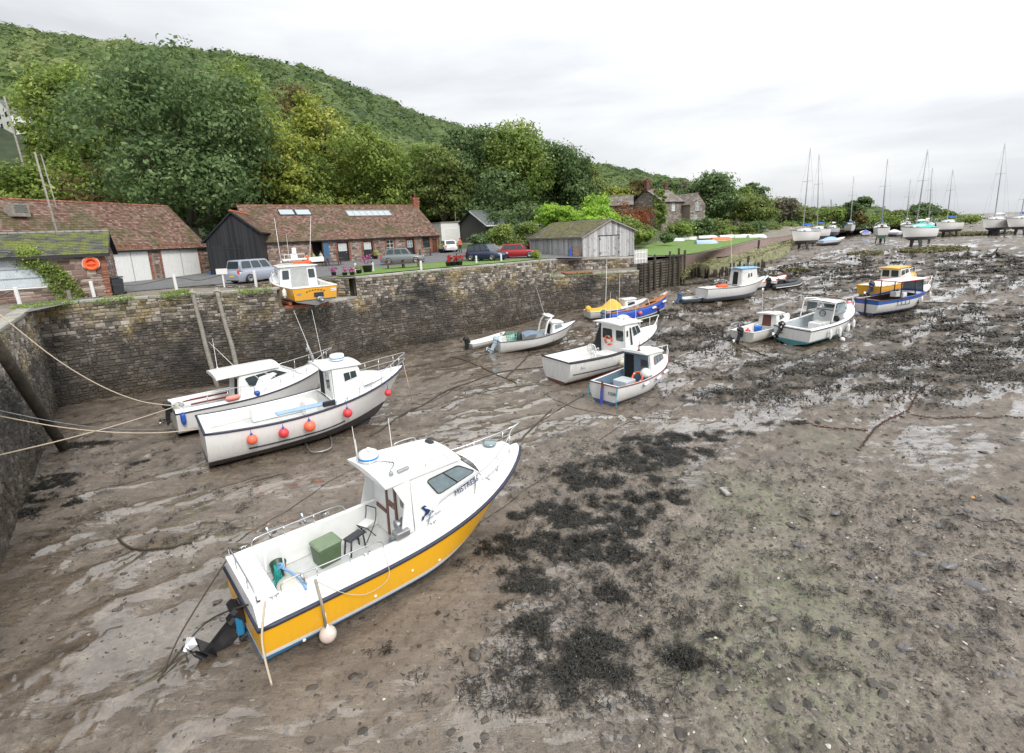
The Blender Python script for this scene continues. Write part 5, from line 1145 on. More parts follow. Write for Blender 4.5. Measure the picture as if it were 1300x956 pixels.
# ---------------------------------------------------------------- A: the big yellow boat
YEL = (.86, .44, .008)
hA = band_mat('yellow_topsides_paint', [(0, (.16, .16, .17)), (.27, (.0, .17, .40)), (.40, (.74, .74, .72)), (.47, YEL), (3.2, YEL)], slope=.035, rough=.22, dirt=.08, x2=.011)
P = Hull(7.75, 2.55, 1.12, rb=.76, tw=.94, full=2.5, rake=.85, chine=.26, foot=.34, mi=.22, mh=.40, gw=.13)
A = boat('fishing_boat', 'big yellow-hulled boat with white decks and cabin, aground nearest in the mud', place((305, 757), 1.0, (665, 566), 1.8, L=7.75, hdg=R(41.5), heel=.05, sink=.1), P)
DECKA = 1.52
make_hull(A, P, hA, WHITE, NAVY, WHITE, NONSKID, .52, .78, strake=.05, camber=.16, keel=.16, keel_m=BLACK, floor_t0=.062)
ca = Cabin(A, 'wheelhouse', WHITE, .8, 2.80, -.38, 2.45, 1.02, .74, -.40, 1.15, .90, .74, z1f=2.72, z0f=1.5)
ca.win('S', .40, .97, .60, .88, PALEGLASS, BLACK, mull=1, sk=-.35, r=.1); ca.win('P', .03, .60, .60, .88, PALEGLASS, BLACK, mull=1, sk=.35, r=.1)
ca.win('F', .08, .48, .42, .9, GLASS, BLACK, r=.1); ca.win('F', .52, .92, .42, .9, GLASS, BLACK, r=.1)
ca.win('A', .06, .3, .7, .88, PALEGLASS, None, r=.1); ca.win('A', .74, .94, .56, .88, GLASS, None, r=.1)
mb = MB()
for (u, v0, v1) in ((.40, .02, .90), (.62, .02, .90)): mb.prism([ca.at('A', u-.025, v0, 0), ca.at('A', u+.025, v0, 0), ca.at('A', u+.025, v1, 0), ca.at('A', u-.025, v1, 0)], (-.03, 0, 0), (.005, 0, 0))
mb.prism([ca.at('A', .42, .45, 0), ca.at('A', .6, .45, 0), ca.at('A', .6, .53, 0), ca.at('A', .42, .53, 0)], (-.028, 0, 0), (.005, 0, 0)); mb.prism([ca.at('A', .1, .3, 0), ca.at('A', .36, .3, 0), ca.at('A', .36, .35, 0), ca.at('A', .1, .35, 0)], (-.028, 0, 0), (.005, 0, 0))
dr = mb.build('door_frame', BROWNWOOD, A); mb = MB(); mb.prism([ca.at('A', .427, .03, 0), ca.at('A', .593, .03, 0), ca.at('A', .593, .89, 0), ca.at('A', .427, .89, 0)], (-.012, 0, 0), (.005, 0, 0)); mb.build('door_panel', WHITE, dr)
mb = MB(); mb.ball(tuple(ca.at('A', .58, .49, .04)), .018, 6); mb.build('handle', STEEL, dr)
ca.roof(WHITE, oa=.60, of=.02, os_=.05, th=.055, camber=.09, name='wheelhouse_roof')
# cabin wing supports under the roof overhang
for sd in (-1, 1): MB().prism([(-.36, sd*.95, 1.5), (-.72, sd*1.0, 1.5), (-.55, sd*.93, 2.25), (-.78, sd*.88, 2.74), (-.36, sd*.88, 2.78)], (0, -.02, 0), (0, .02, 0)).build('side_wing', WHITE, A)
# trunk ahead of the wheelhouse
rows = []
for i in range(10):
    t = i/9; x = 1.85+t*1.5; w = lerp(.80, .22, t**1.5); z = lerp(1.98, 2.22, t); hgt = lerp(.34, .05, t**2); row = []
    for j in range(9): k = -1+j/4; row.append((x, w*k, z+hgt*(1-abs(k)**3.5)-.06))
    rows.append(row)
mb = MB(); mb.grid(rows, t=.5); mb.build('cabin_trunk', WHITE, A)
mb = MB(); mb.lathe([(.2, 0), (.2, .03), (.14, .05)], (2.75, 0, 2.36), 14); mb.build('deck_hatch', PALEGLASS, A)
# rails
tp = lambda t, sd, h=0, off=.06: (P.top(t, sd)[0], P.top(t, sd, off)[1], P.top(t, sd)[2]+h)
for sd in (-1, 1):
    rail(A, [tp(.50, sd), tp(.535, sd, .42), tp(.7, sd, .52), tp(.8, sd, .48), tp(.9, sd, .52), tp(.97, sd, .56), (P.top(1, sd)[0]+.12, 0, P.top(1, 1)[2]+.6)], [(tp(t, sd), tp(t+.005, sd, h)) for t, h in ((.7, .52), (.83, .49), (.93, .54))], STEEL, .016, 'bow_rail')
    rail(A, [tp(.07, sd), tp(.08, sd, .2), tp(.2, sd, .22), tp(.33, sd, .22), tp(.35, sd, 0)], [(tp(t, sd), tp(t, sd, .22)) for t in (.16, .25)], STEEL, .015, 'side_rail')
rail(A, [(-3.8, -.95, DECKA), (-3.8, -.9, 1.75), (-3.8, 0, 1.78), (-3.8, .9, 1.75), (-3.8, .95, DECKA)], [((-3.8, y, DECKA), (-3.8, y, 1.77)) for y in (-.4, .4)], STEEL, .016, 'stern_rail')
rail(A, [(.2, -.74, 2.80), (.22, -.74, 2.94), (.75, -.72, 2.94), (.77, -.72, 2.78)], [], STEEL, .012, 'roof_rail'); rail(A, [(.2, .74, 2.80), (.22, .74, 2.94), (.75, .72, 2.94), (.77, .72, 2.78)], [], STEEL, .012, 'roof_rail')
rail(A, [(-.5, -.5, 2.86), (-.5, -.5, 2.98), (-.5, -.15, 3.0), (-.5, -.15, 2.88)], [], STEEL, .012, 'roof_rail')
mb = MB(); mb.lathe([(.22, 0), (.24, .05), (.24, .12), (.22, .2), (.12, .25), (.02, .26)], (-.72, .35, 2.95), 18); rd = mb.build('radar_dome', WHITE, A); mb = MB(); mb.lathe([(.242, .055), (.247, .06), (.247, .1), (.242, .105)], (-.72, .35, 2.95), 18); mb.build('blue_band', mat('blue_vinyl', (.02, .2, .55), .4), rd); mb = MB(); mb.rbox((-.72, .35, 2.90), (.2, .2, .12), .02); mb.build('radar_mount', STEEL, rd)
antenna(A, (-.88, .62, 2.88), .9, (-.05, .02)); antenna(A, (-.92, .5, 2.88), .62, (-.02, .0)); antenna(A, (-.3, -.1, 2.88), 1.15, (-.04, .04)); antenna(A, (-.8, .15, 2.92), .38, m=WRAIL)
mb = MB(); mb.lathe([(.05, 0), (.06, .05), (.03, .08)], (-.8, .15, 3.28), 10); mb.build('gps_mushroom', WHITE, A)
mb = MB(); mb.rbox((1.0, .35, 2.86), (.14, .26, .1), .02); mb.tube([(1.0, .35, 2.76), (1.0, .35, 2.84)], .03, 6); mb.build('search_light', BLACK, A)
mb = MB(); mb.tube(smoothp([(-.7, .2, 2.92), (-.45, .0, 2.93), (-.35, -.2, 2.92), (-.6, -.45, 2.90), (-.65, -.6, 2.89)]), .012, 5); mb.build('cable', BLACK, A)
mb = MB(); mb.rbox((-.66, -.62, 2.93), (.1, .09, .12), .02); mb.tube([(-.66, -.62, 2.84), (-.66, -.62, 2.91)], .015, 5); mb.build('navigation_light', GALV, A)
mb = MB(); mb.rbox((-.35, -.62, 2.93), (.32, .1, .07), .02, rz=.1); mb.build('deck_light', GALV, A)
pM = ca.at('S', .74, .46, .06); text(A, 'MISTRESS', tuple(pM), face_rot(ca.at('S', .9, .5)-ca.at('S', .4, .5), V3((0, .1, 1))), .2, mat('navy_vinyl_letters', (.01, .03, .13), .5), 'name_lettering')
pM = ca.at('P', .26, .46, .06); text(A, 'MISTRESS', tuple(pM), face_rot(ca.at('P', .6, .5)-ca.at('P', .1, .5), V3((0, -.1, 1))), .21, bpy.data.materials['navy_vinyl_letters'], 'name_lettering')
lg = MB()
def onS(u, v): return ca.at('S', u, v, .03)
for poly in ([(.13, .44), (.2, .44), (.23, .47), (.21, .50), (.18, .53), (.16, .56), (.2, .55), (.17, .585), (.12, .58), (.14, .55), (.17, .49)], [(.14, .42), (.27, .42), (.25, .445), (.22, .43)], [(.10, .41), (.13, .41), (.15, .45), (.12, .46)]): lg.add([onS(u, v) for u, v in poly], [tuple(range(len(poly)))], 0, .5)
lg.build('boat_emblem', bpy.data.materials['navy_vinyl_letters'], A)
text(A, 'ocean lines', tuple(ca.at('S', .25, .37, .03)), face_rot(ca.at('S', .9, .5)-ca.at('S', .4, .5), V3((0, .1, 1))), .10, mat('faint_grey_lettering', (.35, .4, .5), .5), 'small_lettering')
# hull fittings
mb = MB()
for (t, v) in ((.1, .5), (.3, .62), (.52, .6), (.42, .72)):
    for sd in (-1,): p = V3(P.pt(t, v, sd)); mb.lathe([(.035, 0), (.035, .012), (.02, .02)], tuple(p+V3((0, -.002, 0))), 9, M=Matrix.Rotation(R(90), 3, 'X'))
mb.build('skin_fitting', WHITE, A)
mb = MB()
for (x, y) in ((-3.5, -1.02), (-3.5, 1.02), (-1.6, -1.05), (-1.6, 1.05), (.1, -1.06)):
    mb.tube([(x-.09, y, DECKA+.05), (x+.09, y, DECKA+.05)], .014, 5); mb.tube([(x-.04, y, DECKA-.01), (x-.04, y, DECKA+.05)], .014, 5); mb.tube([(x+.04, y, DECKA-.01), (x+.04, y, DECKA+.05)], .014, 5)
mb.build('deck_cleat', STEEL, A)
mb = MB(); 
for (x, y) in ((-2.9, 1.06), (-2.1, 1.08), (-2.9, -1.04)): mb.tube([(x, y, DECKA-.02), (x-.08, y+.03*(1 if y > 0 else -1), DECKA+.26)], .032, 8)
mb.build('rod_holder', STEEL, A)
mb = MB(); mb.tube([(-3.35, .1, .8), (-3.3, .1, 1.9)], .022, 6); mb.tube([(-2.9, .35, .8), (-2.9, .35, 1.75)], .02, 6); mb.build('deck_post', WRAIL, A)
# engine frame, winch
mb = MB(); mb.rbox((-.7, -.98, 1.62), (.34, .26, .16), .02); mb.build('hauler_box', GALV, A); mb = MB(); mb.lathe([(.04, -.12), (.13, -.1), (.08, 0), (.13, .1), (.04, .12)], (-.6, -.74, 1.68), 12, axis='x'); mb.tube([(-.6, -.75, 1.2), (-.6, -.74, 1.66)], .04, 7); mb.build('pot_hauler', GALV, A)
mb = MB(); mb.ball((-.6, -.42, 1.05), .15, 10, sc=(1, 1, 1.5)); mb.build('gas_bottle', GALV, A)
outb = outboard(A, (-4.0, .1, .42), tilt=.9, s=1., cowl=BLACKG); outb.scale = (1.5, 1.5, 1.05)
mb = MB(); mb.rbox((-3.98, .1, .55), (.14, .4, .5), .03); mb.build('drive_bracket', mat('blue_bracket', (.02, .2, .4), .5, dirt=.5), A)
# loose gear in the cockpit (each its own thing)
def gear(name, label, cat, p, parts, rz=0):
    w = wpt(A, p); t = thing(name, label, cat, tuple(w)); t.rotation_euler = (A.rotation_euler[0], A.rotation_euler[1], A.rotation_euler[2]+rz)
    for nm, mbb, m in parts: mbb.build(nm, m, t)
    return t
GRN = mat('olive_green_plastic', (.08, .13, .06), .5, var=.15, dirt=.2); DGRN = mat('dark_green_bucket', (.01, .06, .03), .4)
gear('storage_bin', 'olive green lidded bin on the deck of the big yellow boat', 'bin', (-1.95, .35, .785), [('body', MB().rbox((0, 0, .23), (.5, .42, .46), .03, taper=1.12), GRN), ('lid', MB().rbox((0, 0, .5), (.6, .5, .09), .03), mat('pale_green_lid', (.17, .23, .14), .5))], .1)
gear('bucket', 'dark green bucket on the deck of the big yellow boat', 'bucket', (-2.95, .62, .785), [('body', MB().lathe([(.13, 0), (.17, .3), (.18, .31), (.155, .3), (.12, .03)], (0, 0, 0), 16), DGRN)])
gear('tub', 'round white tub with a red rim band standing at the stern of the yellow boat', 'tub', (-3.02, -.55, .9), [('body', MB().lathe([(.26, 0), (.29, .3), (.3, .42), (.1, .46), (.01, .47)], (0, 0, 0), 20), mat('stained_white_tub', (.68, .64, .55), .5, dirt=.4)), ('red_band', MB().lathe([(.283, .12), (.297, .13), (.30, .22), (.292, .24)], (0, 0, 0), 20), mat('red_tape', (.55, .04, .03), .5))])
st = MB(); st.rbox((0, 0, .4), (.5, .26, .06), .025)
for x in (-.2, .2):
    for y in (-.1, .1): st.tube([(x*.9, y, .38), (x*1.15, y*1.1, 0)], .022, 6)
gear('step_stool', 'black plastic step stool behind the wheelhouse door of the yellow boat', 'stool', (-1.3, .25, .785), [('seat', st, mat('dark_grey_plastic', (.035, .037, .045), .5))], .3)
ch = MB()
for y in (-.2, .2): ch.tube(smoothp([(-.25, y, 0), (.2, y, .5), (.28, y, .95)]), .016, 6); ch.tube([(.2, y, 0), (-.2, y, .5)], .016, 6)
ch.tube([(.28, -.2, .95), (.28, .2, .95)], .016, 6); ch.tube([(-.2, -.2, .5), (-.2, .2, .5)], .016, 6)
gear('folding_chair', 'folded white and black deck chair leaning beside the wheelhouse of the yellow boat', 'chair', (-.85, .55, .785), [('chair_frame', ch, BLACK), ('canvas', MB().prism([(-.2, -.18, .5), (.2, -.18, .52), (.2, .18, .52), (-.2, .18, .5)], (0, 0, 0), (0, 0, .012)), WRAIL)], .4).scale = (.78,)*3
net = MB(); q = random.Random(5)
for i in range(46):
    a = q.uniform(0, 6.28); r1 = q.uniform(.05, .32); p0 = V3((r1*math.cos(a), r1*math.sin(a), q.uniform(0, .12))); net.tube(smoothp([p0, p0*.6+V3((0, 0, q.uniform(.1, .3))), V3((q.uniform(-.06, .06), q.uniform(-.06, .06), q.uniform(.4, .75)))], 3), .009, 3)
gear('fishing_net', 'turquoise fishing net bundled and tied up at the stern of the yellow boat', 'net', (-3.15, -.05, .785), [('netting', net, mat('turquoise_net', (.03, .36, .33), .7, var=.5)), ('blue_rope', MB().tube(smoothp([(0, 0, .6), (.1, -.1, .75), (.05, .1, .65), (.15, -.5, .74), (.2, -.95, .76), (.2, -1.12, .7)]), .028, 6), mat('pale_blue_webbing', (.2, .36, .6), .7))])
buoy(A, (-2.7, -1.34, .9), .17, mat('muddy_white_red_buoy', (.6, .55, .5), .6, dirt=.8, dcol=(.5, .2, .15), scale=5), 'muddy white and red ball fender hanging by a wide strap off the yellow hull', drop=.5)
mb = MB(); w0, w1 = wpt(A, (-2.75, -1.15, 1.6)), wpt(A, (-2.72, -1.36, .55)); wm = wpt(A, (-2.75, -1.37, 1.16))
mb.tube([w0, wm, w1], .028, 6); tag(mb.build('strap', mat('dirty_grey_webbing', (.3, .27, .22), .9, dirt=.5)), 'grimy grey strap over the yellow boat side holding the ball fender', 'strap')
mb = MB(); mb.tube(smoothp([wpt(A, (-2.75, -1.1, 1.55)), wpt(A, (-2.3, -1.36, 1.15)), wpt(A, (-1.8, -1.43, .9)), wpt(A, (-1.3, -1.42, 1.05)), wpt(A, (-1.25, -1.1, 1.55))], 8), .009, 4); tag(mb.build('rope_loop', PALEROPE), 'thin pale rope looped down the yellow side of the big boat', 'rope')

# ---------------------------------------------------------------- B: white boat with orange and red fenders
hB = band_mat('white_hull_navy_bottom', [(0, (.012, .015, .03)), (.52, (.76, .76, .75)), (3.5, (.76, .76, .75))], slope=.065, dirt=.16, x2=.008)
P = Hull(8.3, 2.95, 1.46, rb=.86, rs=.12, tw=.84, full=2.6, rake=1.0, foot=.36, gw=.1)
Bt = boat('fishing_boat', 'white fishing boat with a row of orange and red ball fenders along its side', place((254, 540), 1.55, (512, 459), 2.45, heel=.02, L=8.3, sink=.0), P)
make_hull(Bt, P, hB, WHITE, NAVY, WHITE2, NONSKID, .56, .98, strake=.045, keel=.3, keel_m=BLACK)
cb = Cabin(Bt, 'wheelhouse', WHITE, 1.0, 3.0, .55, 2.0, .95, .8, .55, 1.75, .88, .74, z1f=2.92, z0f=1.7)
for f_ in 'SP': cb.win(f_, .42, .86, .62, .84, GLASS, WHITE, mull=1, r=.06)
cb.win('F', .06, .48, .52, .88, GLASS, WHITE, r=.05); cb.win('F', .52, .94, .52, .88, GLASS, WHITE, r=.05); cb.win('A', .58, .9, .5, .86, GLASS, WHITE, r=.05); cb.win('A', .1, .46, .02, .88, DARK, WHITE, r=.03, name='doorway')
cb.roof(WHITE, oa=.35, of=.12, os_=.08, camber=.06)
rows = []
for i in range(8):
    t = i/7; x = 1.9+t*1.25; w = lerp(.85, .4, t); row = [(x, w*k, 1.98+lerp(.36, .1, t*t)*(1-abs(k)**4)+.1*t) for k in [-1+j/4 for j in range(9)]]; rows.append(row)
mb = MB(); mb.grid(rows, t=.5); mb.build('cabin_trunk', WHITE, Bt)
mb = MB(); mb.lathe([(.28, 0), (.3, .06), (.3, .2), (.27, .24), (.02, .26)], (1.15, 0, 3.12), 18); rd = mb.build('radar_dome', WHITE, Bt); mb = MB(); mb.lathe([(.302, .07), (.306, .075), (.306, .11), (.302, .115)], (1.15, 0, 3.12), 18); mb.build('blue_band', bpy.data.materials['blue_vinyl'], rd)
deckrail(Bt, P, .62, .96, .55, STEEL, 6, mid=True)
antenna(Bt, (.4, .55, 3.0), 2.3, (-.55, .25), r=.016); antenna(Bt, (.5, -.3, 3.0), 2.4, (-.2, .1), r=.014)
mb = MB(); mb.tube([(.3, .45, 3.0), (.12, .5, 3.9)], .025, 6); mb.rbox((.1, .5, 3.65), (.08, .08, .16), .02); mb.rbox((.28, .48, 3.3), (.1, .1, .12), .02); mb.build('light_mast', GALV, Bt)
mb = MB(); mb.tube([P.pt(t, .60, -1) for t in [.16+.44*i/8 for i in range(9)]], .035, 5); mb.build('side_strake', NAVY, Bt); mb = MB(); mb.tube([P.pt(t, .60, 1) for t in [.16+.44*i/8 for i in range(9)]], .035, 5); mb.build('side_strake', NAVY, Bt)
mb = MB(); mb.rbox((-.6, -1.2, 1.72), (2.3, .32, .08), .02, rz=-.02); mb.build('pale_blue_side_deck', mat('pale_blue_deck', (.3, .45, .68), .6), Bt); mb = MB(); mb.rbox((-1.2, .8, 1.25), (2.2, .5, .5), .03); mb.rbox((-.2, 0, 1.3), (.5, .7, .6), .03); mb.build('engine_box', WHITE, Bt)
mb = MB(); mb.rbox((.2, -1.42, 1.75), (.5, .1, .22), .03); mb.build('roller_pad', BLACK, Bt)
for i, (t, m_, lab) in enumerate(((.17, ORANGE, 'orange ball fender nearest the stern of the white boat'), (.30, RED, 'red ball fender, second from the stern of the white boat'), (.415, ORANGE, 'larger orange ball fender, third from the stern of the white boat'), (.60, RED, 'red ball fender, fourth from the stern of the white boat'))):
    p = P.edge(t, -1, .2); buoy(Bt, p, .19 if i != 2 else .22, m_, lab, 'ball fenders along the white hull', drop=.38)
buoy(Bt, P.edge(.84, -1, .18), .15, RED, 'small red ball fender nearest the bow of the white boat', 'ball fenders along the white hull', drop=.45)
mb = MB(); mb.tube(smoothp([wpt(Bt, P.pt(.42, .12, -1)), wpt(Bt, (-.8, -1.9, .12)), wpt(Bt, (-.1, -2.0, .12)), wpt(Bt, P.pt(.54, .15, -1))]), .035, 6)
mb.build('beaching_leg', GALV, None); o = bpy.data.objects['beaching_leg']; tag(o, 'bent metal beaching hoop sticking out under the white boat with ball fenders', 'beaching leg')
mb = MB(); mb.prism([(-4.0, 0, -.3), (-3.5, 0, -.3), (-3.6, 0, .8), (-4.1, 0, .8)], (0, -.03, 0), (0, .03, 0)); mb.build('rudder', BLACK, Bt)
# ---------------------------------------------------------------- C: white motor cruiser behind it
hC = band_mat('white_hull_blue_bottom', [(0, (.01, .03, .09)), (.48, (.7, .7, .69)), (3.5, (.7, .7, .69))], slope=.05, dirt=.15)
P = Hull(7.3, 2.7, 1.25, rb=.85, tw=.9, full=2.4, rake=.9, chine=.3, mi=.08, mh=.14, gw=.16)
Ct = boat('motor_cruiser', 'white motor cruiser with a long rounded cabin roof, tied up closest to the quay wall', place((217, 514), 1.35, (400, 468), 2.1, L=7.3, hdg=R(40), sink=.05), P)
make_hull(Ct, P, hC, WHITE, NAVY, WHITE, NONSKID, .42, .85, strake=.035, keel=.2, keel_m=BLACK)
cb = Cabin(Ct, 'cabin', WHITE, .9, 2.32, -1.2, 2.0, 1.05, .62, -1.0, .7, .92, .78, z1f=2.37, z0f=1.7)
for f_ in 'SP': cb.win(f_, .2, .92, .48, .88, GLASS, WHITE, mull=2, sk=-.2, r=.12)
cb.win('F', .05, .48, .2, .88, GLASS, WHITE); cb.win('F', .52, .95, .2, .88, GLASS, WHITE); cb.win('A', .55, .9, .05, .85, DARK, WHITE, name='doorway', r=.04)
cb.roof(WHITE, oa=.95, of=.1, os_=.12, th=.12, camber=.09); deckrail(Ct, P, .5, .96, .5, STEEL, 6)
rail(Ct, [P.top(.05, -1, .05), (P.top(.05, -1)[0], P.top(.05, -1, .05)[1], 1.75), (P.top(.4, -1)[0], P.top(.4, -1, .05)[1], 1.85), P.top(.42, -1, .05)], [(P.top(t, -1, .05), (P.top(t, -1)[0], P.top(t, -1, .05)[1], 1.8)) for t in (.17, .28)], STEEL, .014, 'side_rail')
antenna(Ct, (-1.6, .3, 2.5), 1.5, (.0, .0), r=.018); antenna(Ct, (-.9, -.3, 2.5), 1.4, (-.9, .4), r=.015)
mb = MB(); mb.rbox((-2.2, -.35, 1.32), (1.5, .1, .06), .01); mb.rbox((-2.2, .5, 1.32), (1.9, .12, .06), .01); mb.build('maroon_bench', mat('maroon_cushion', (.16, .02, .025), .7), Ct)
outboard(Ct, (-3.75, .15, 1.15), .15, .8, BLACKG)
fender(Ct, P.top(.03, -1, -.2), .1, .5, BLUEP, 'dark blue tube fender at the stern of the cruiser nearest the wall', drop=.35)
w = wpt(Ct, P.top(.3, -1, -.05)); fd = thing('tube_fender', 'pinkish orange tube fender lying on the side deck of the cruiser by the wall', 'fender', tuple(w+V3((0, 0, .1))), R(40)); b_ = MB(); b_.lathe([(.04, -.3), (.12, -.22), (.13, 0), (.12, .22), (.04, .3)], (0, 0, 0), 10, axis='x'); b_.build('tube', mat('faded_pink_fender', (.75, .28, .22), .5), fd)
buoy(Ct, P.top(.44, -1, -.02), .13, BLUEP, 'small dark blue ball fender amidships on the cruiser by the wall', drop=-.05)
q = random.Random(2); mb = MB()
for i in range(14): a = q.uniform(0, 6.28); mb.tube([(-3.45+.22*math.cos(a+k*.7)*q.uniform(.6, 1), -.75+.22*math.sin(a+k*.7)*q.uniform(.6, 1), 1.42+q.uniform(0, .2)) for k in range(9)], .018, 4)
w = Matrix.LocRotScale(Ct.location, Ct.rotation_euler, None); mb.v = [tuple(w@Vector(v)) for v in mb.v]; tag(mb.build('rope_coil', mat('white_rope', (.62, .6, .56), .8)), 'heap of white mooring rope on the stern of the cruiser by the wall', 'rope')
# ---------------------------------------------------------------- D: yellow-transom boat on the ledge
hD = band_mat('ochre_hull_paint', [(0, (.2, .22, .23)), (.52, (.03, .05, .08)), (.60, (.72, .35, .02)), (3.5, (.72, .35, .02))], slope=.05, dirt=.25, x2=.0)
P = Hull(6.6, 2.55, 1.28, rb=.75, tw=.9, full=2.3, rake=.9, chine=.28, gw=.14)
flatl = lambda a, b: LEDZ+.12
_pd = place((398, 363), 1.28, (338, 338), 2.2, L=6.6, hdg=R(128), heel=.0, pitch=-.03, fn=flatl, sink=-.12); _pd[0].x += BK.x*1.2+dW.x*1.05; _pd[0].y += BK.y*1.2+dW.y*1.05
Dt = boat('fishing_boat', 'white and ochre cabin boat chocked up on the stone ledge above the harbour', _pd, P); Dt.scale = (1.05, 1.12, .86)
make_hull(Dt, P, hD, WHITE, WHITE, WHITE2, NONSKID, .5, .85, strake=.04, keel=.12)
cb = Cabin(Dt, 'wheelhouse', WHITE, .85, 2.5, -.4, 1.9, 1.1, .85, -.4, 1.2, 1.0, .82, z0f=1.6)
cb.win('A', .30, .74, .02, .9, mat('grey_canvas_door', (.4, .41, .4), .8), None, r=.04, name='canvas_door'); cb.win('A', .08, .26, .45, .85, GLASS, WHITE); cb.win('A', .76, .94, .45, .85, GLASS, WHITE)
for f_ in 'SP': cb.win(f_, .15, .8, .55, .86, GLASS, WHITE, mull=2)
cb.win('F', .06, .48, .45, .88, GLASS, WHITE); cb.win('F', .52, .94, .45, .88, GLASS, WHITE)
cb.roof(WHITE, oa=.15, camber=.1); deckrail(Dt, P, .6, .95, .4, STEEL, 5)
antenna(Dt, (-.3, .8, 2.8), 3.2, (.05, .05), r=.02); antenna(Dt, (-.3, -.75, 2.8), 3.2, (-.1, -.3), r=.02); antenna(Dt, (.3, .2, 2.8), 2.1, r=.012)
mb = MB(); mb.rbox((.0, .0, 2.98), (.4, 1.3, .12), .03); mb.tube([(-.1, .55, 2.85), (-.1, .55, 3.35), (-.1, -.55, 3.35), (-.1, -.55, 2.85)], .02, 6); mb.rbox((0, .0, 3.2), (.22, .35, .4), .04); mb.rbox((-.1, .0, 3.6), (.12, .22, .45), .03); mb.build('radar_arch', WHITE, Dt)
mb = MB(); mb.rbox((-.42, -.3, 2.78), (.12, 1.0, .16), .03); mb.build('orange_roof_roll', LIFERING, Dt); mb = MB(); mb.rbox((-.2, -1.15, 2.9), (.3, .8, .35), .03); mb.build('solar_panel_box', WHITE, Dt)
mb = MB(); mb.rbox((-2.2, 0, 1.02), (1.3, 1.5, .3), .04); mb.build('engine_box', NONSKID, Dt)
mb = MB(); mb.rbox((-3.33, -.15, .75), (.06, .5, .3), .02); mb.build('boarding_bracket', NAVY, Dt); mb = MB(); mb.lathe([(.12, 0), (.22, .04), (.1, .3)], (-3.35, -.2, .45), 10, axis='x'); mb.tube([(-3.3, -.2, .45), (-3.75, -.2, .35)], .09, 8); mb.build('stern_drive', GALV, Dt)
lt_ = MB()
for k, (y, h) in enumerate([(-.55, .0), (-.4, .06), (-.25, .09), (-.1, .1), (.05, .09), (.2, .06), (.35, .0)]): lt_.rbox((-3.315, y+.1, .98+h), (.012, .09, .07), .004)
lt_.build('worn_name_marks', BROWNWOOD, Dt); mb = MB(); mb.rbox((-3.315, .85, .88), (.012, .2, .12), .004); mb.build('number_plate', GALV, Dt); mb = MB(); mb.rbox((-3.315, -.95, 1.05), (.012, .3, .07), .004); mb.rbox((-3.315, -.95, .93), (.012, .3, .07), .004); mb.build('white_sticker', WRAIL, Dt)
fender(Dt, P.edge(.12, 1, .16), .12, .45, WRAIL, 'white tube fender near the stern of the ochre boat on the ledge', WRAIL, .3); fender(Dt, P.edge(.85, 1, .12), .12, .5, WRAIL, 'white tube fender near the bow of the ochre boat on the ledge', WRAIL, .4)
w = Dt.location; cr = thing('boat_cradle', 'red-brown timber cradle under the ochre boat on the ledge', 'cradle', (w.x, w.y, LEDZ+.03), R(121)); RW = mat('red_brown_timber', (.3, .1, .05), .8, var=.3)
for nm, x in (('crossbeam', -2.7), ('crossbeam', -.6), ('crossbeam', 1.4)): mb = MB(); mb.rbox((x, 0, .09), (.22, 2.5, .18), .02); mb.build(nm, RW, cr)
for y in (-1, 1): mb = MB(); mb.rbox((-.6, y*.95, .28), (4.6, .16, .18), .02); mb.build('bearer', RW, cr)
# ---------------------------------------------------------------- E: small white cuddy boat by the wall, tender beside it
hE = band_mat('white_hull_black_bottom', [(0, (.02, .02, .022)), (.42, (.68, .68, .67)), (3.5, (.68, .68, .67))], slope=.12, dirt=.2)
P = Hull(5.9, 2.05, .95, rb=.75, tw=.85, full=2.2, rake=.9, gw=.1)
Et = boat('cuddy_boat', 'white open cuddy boat below the lichen-covered wall, its bow to the right', place((634, 430), .9, (729, 404.6), 1.65, heel=.03), P)
make_hull(Et, P, hE, WHITE, NAVY, WHITE2, NONSKID, .66, .5, strake=.03)
cb = Cabin(Et, 'cuddy', WHITE, .9, 1.85, .75, 2.2, .78, .4, .95, 1.7, .68, .45, z0f=1.25, z1f=1.75)
for f_ in 'SP': cb.win(f_, .2, .8, .45, .85, PALEGLASS, WHITE)
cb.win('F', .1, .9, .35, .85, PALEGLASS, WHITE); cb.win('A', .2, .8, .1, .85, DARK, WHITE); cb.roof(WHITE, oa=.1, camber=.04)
mb = MB()
for y in (-.72, .72): mb.tube(smoothp([(.3, y, 1.0), (.55, y*.98, 1.9), (.9, y*.8, 2.25), (.9, 0, 2.35)]), .06, 7)
mb.rbox((.85, 0, 2.3), (.5, 1.2, .06), .02); mb.build('windscreen_arch', WHITE, Et); antenna(Et, (.7, .4, 2.3), 1.9, (-.4, .3)); outboard(Et, (-3.1, 0, .75), .5, 1., mat('pale_blue_cowl', (.4, .5, .58), .4))
mb = MB(); rows = [[(x, y, .95+.25*math.exp(-(x+.5)**2*2)+.12*math.cos(y*2)) for y in (-.7, -.35, 0, .35, .7)] for x in (-1.1, -.8, -.5, -.2, .1, .3)]; mb.grid(rows, t=.5); mb.build('blue_grey_cover', mat('blue_grey_tarp', (.16, .22, .3), .7), Et)
w = wpt(Et, (-1.9, .1, .55)); bk = thing('net_basket', 'pale green wire keep basket standing in the open white boat by the wall', 'basket', tuple(w)); mb = MB()
for k in range(4): r_k = .3+.03*k; mb.tube([(r_k*math.cos(a), r_k*math.sin(a), .25*k) for a in [i*math.pi/8 for i in range(16)]], .02, 5, closed=True)
for i in range(14): a = i*2*math.pi/14; mb.tube([(.3*math.cos(a), .3*math.sin(a), 0), (.39*math.cos(a), .39*math.sin(a), .75)], .012, 4)
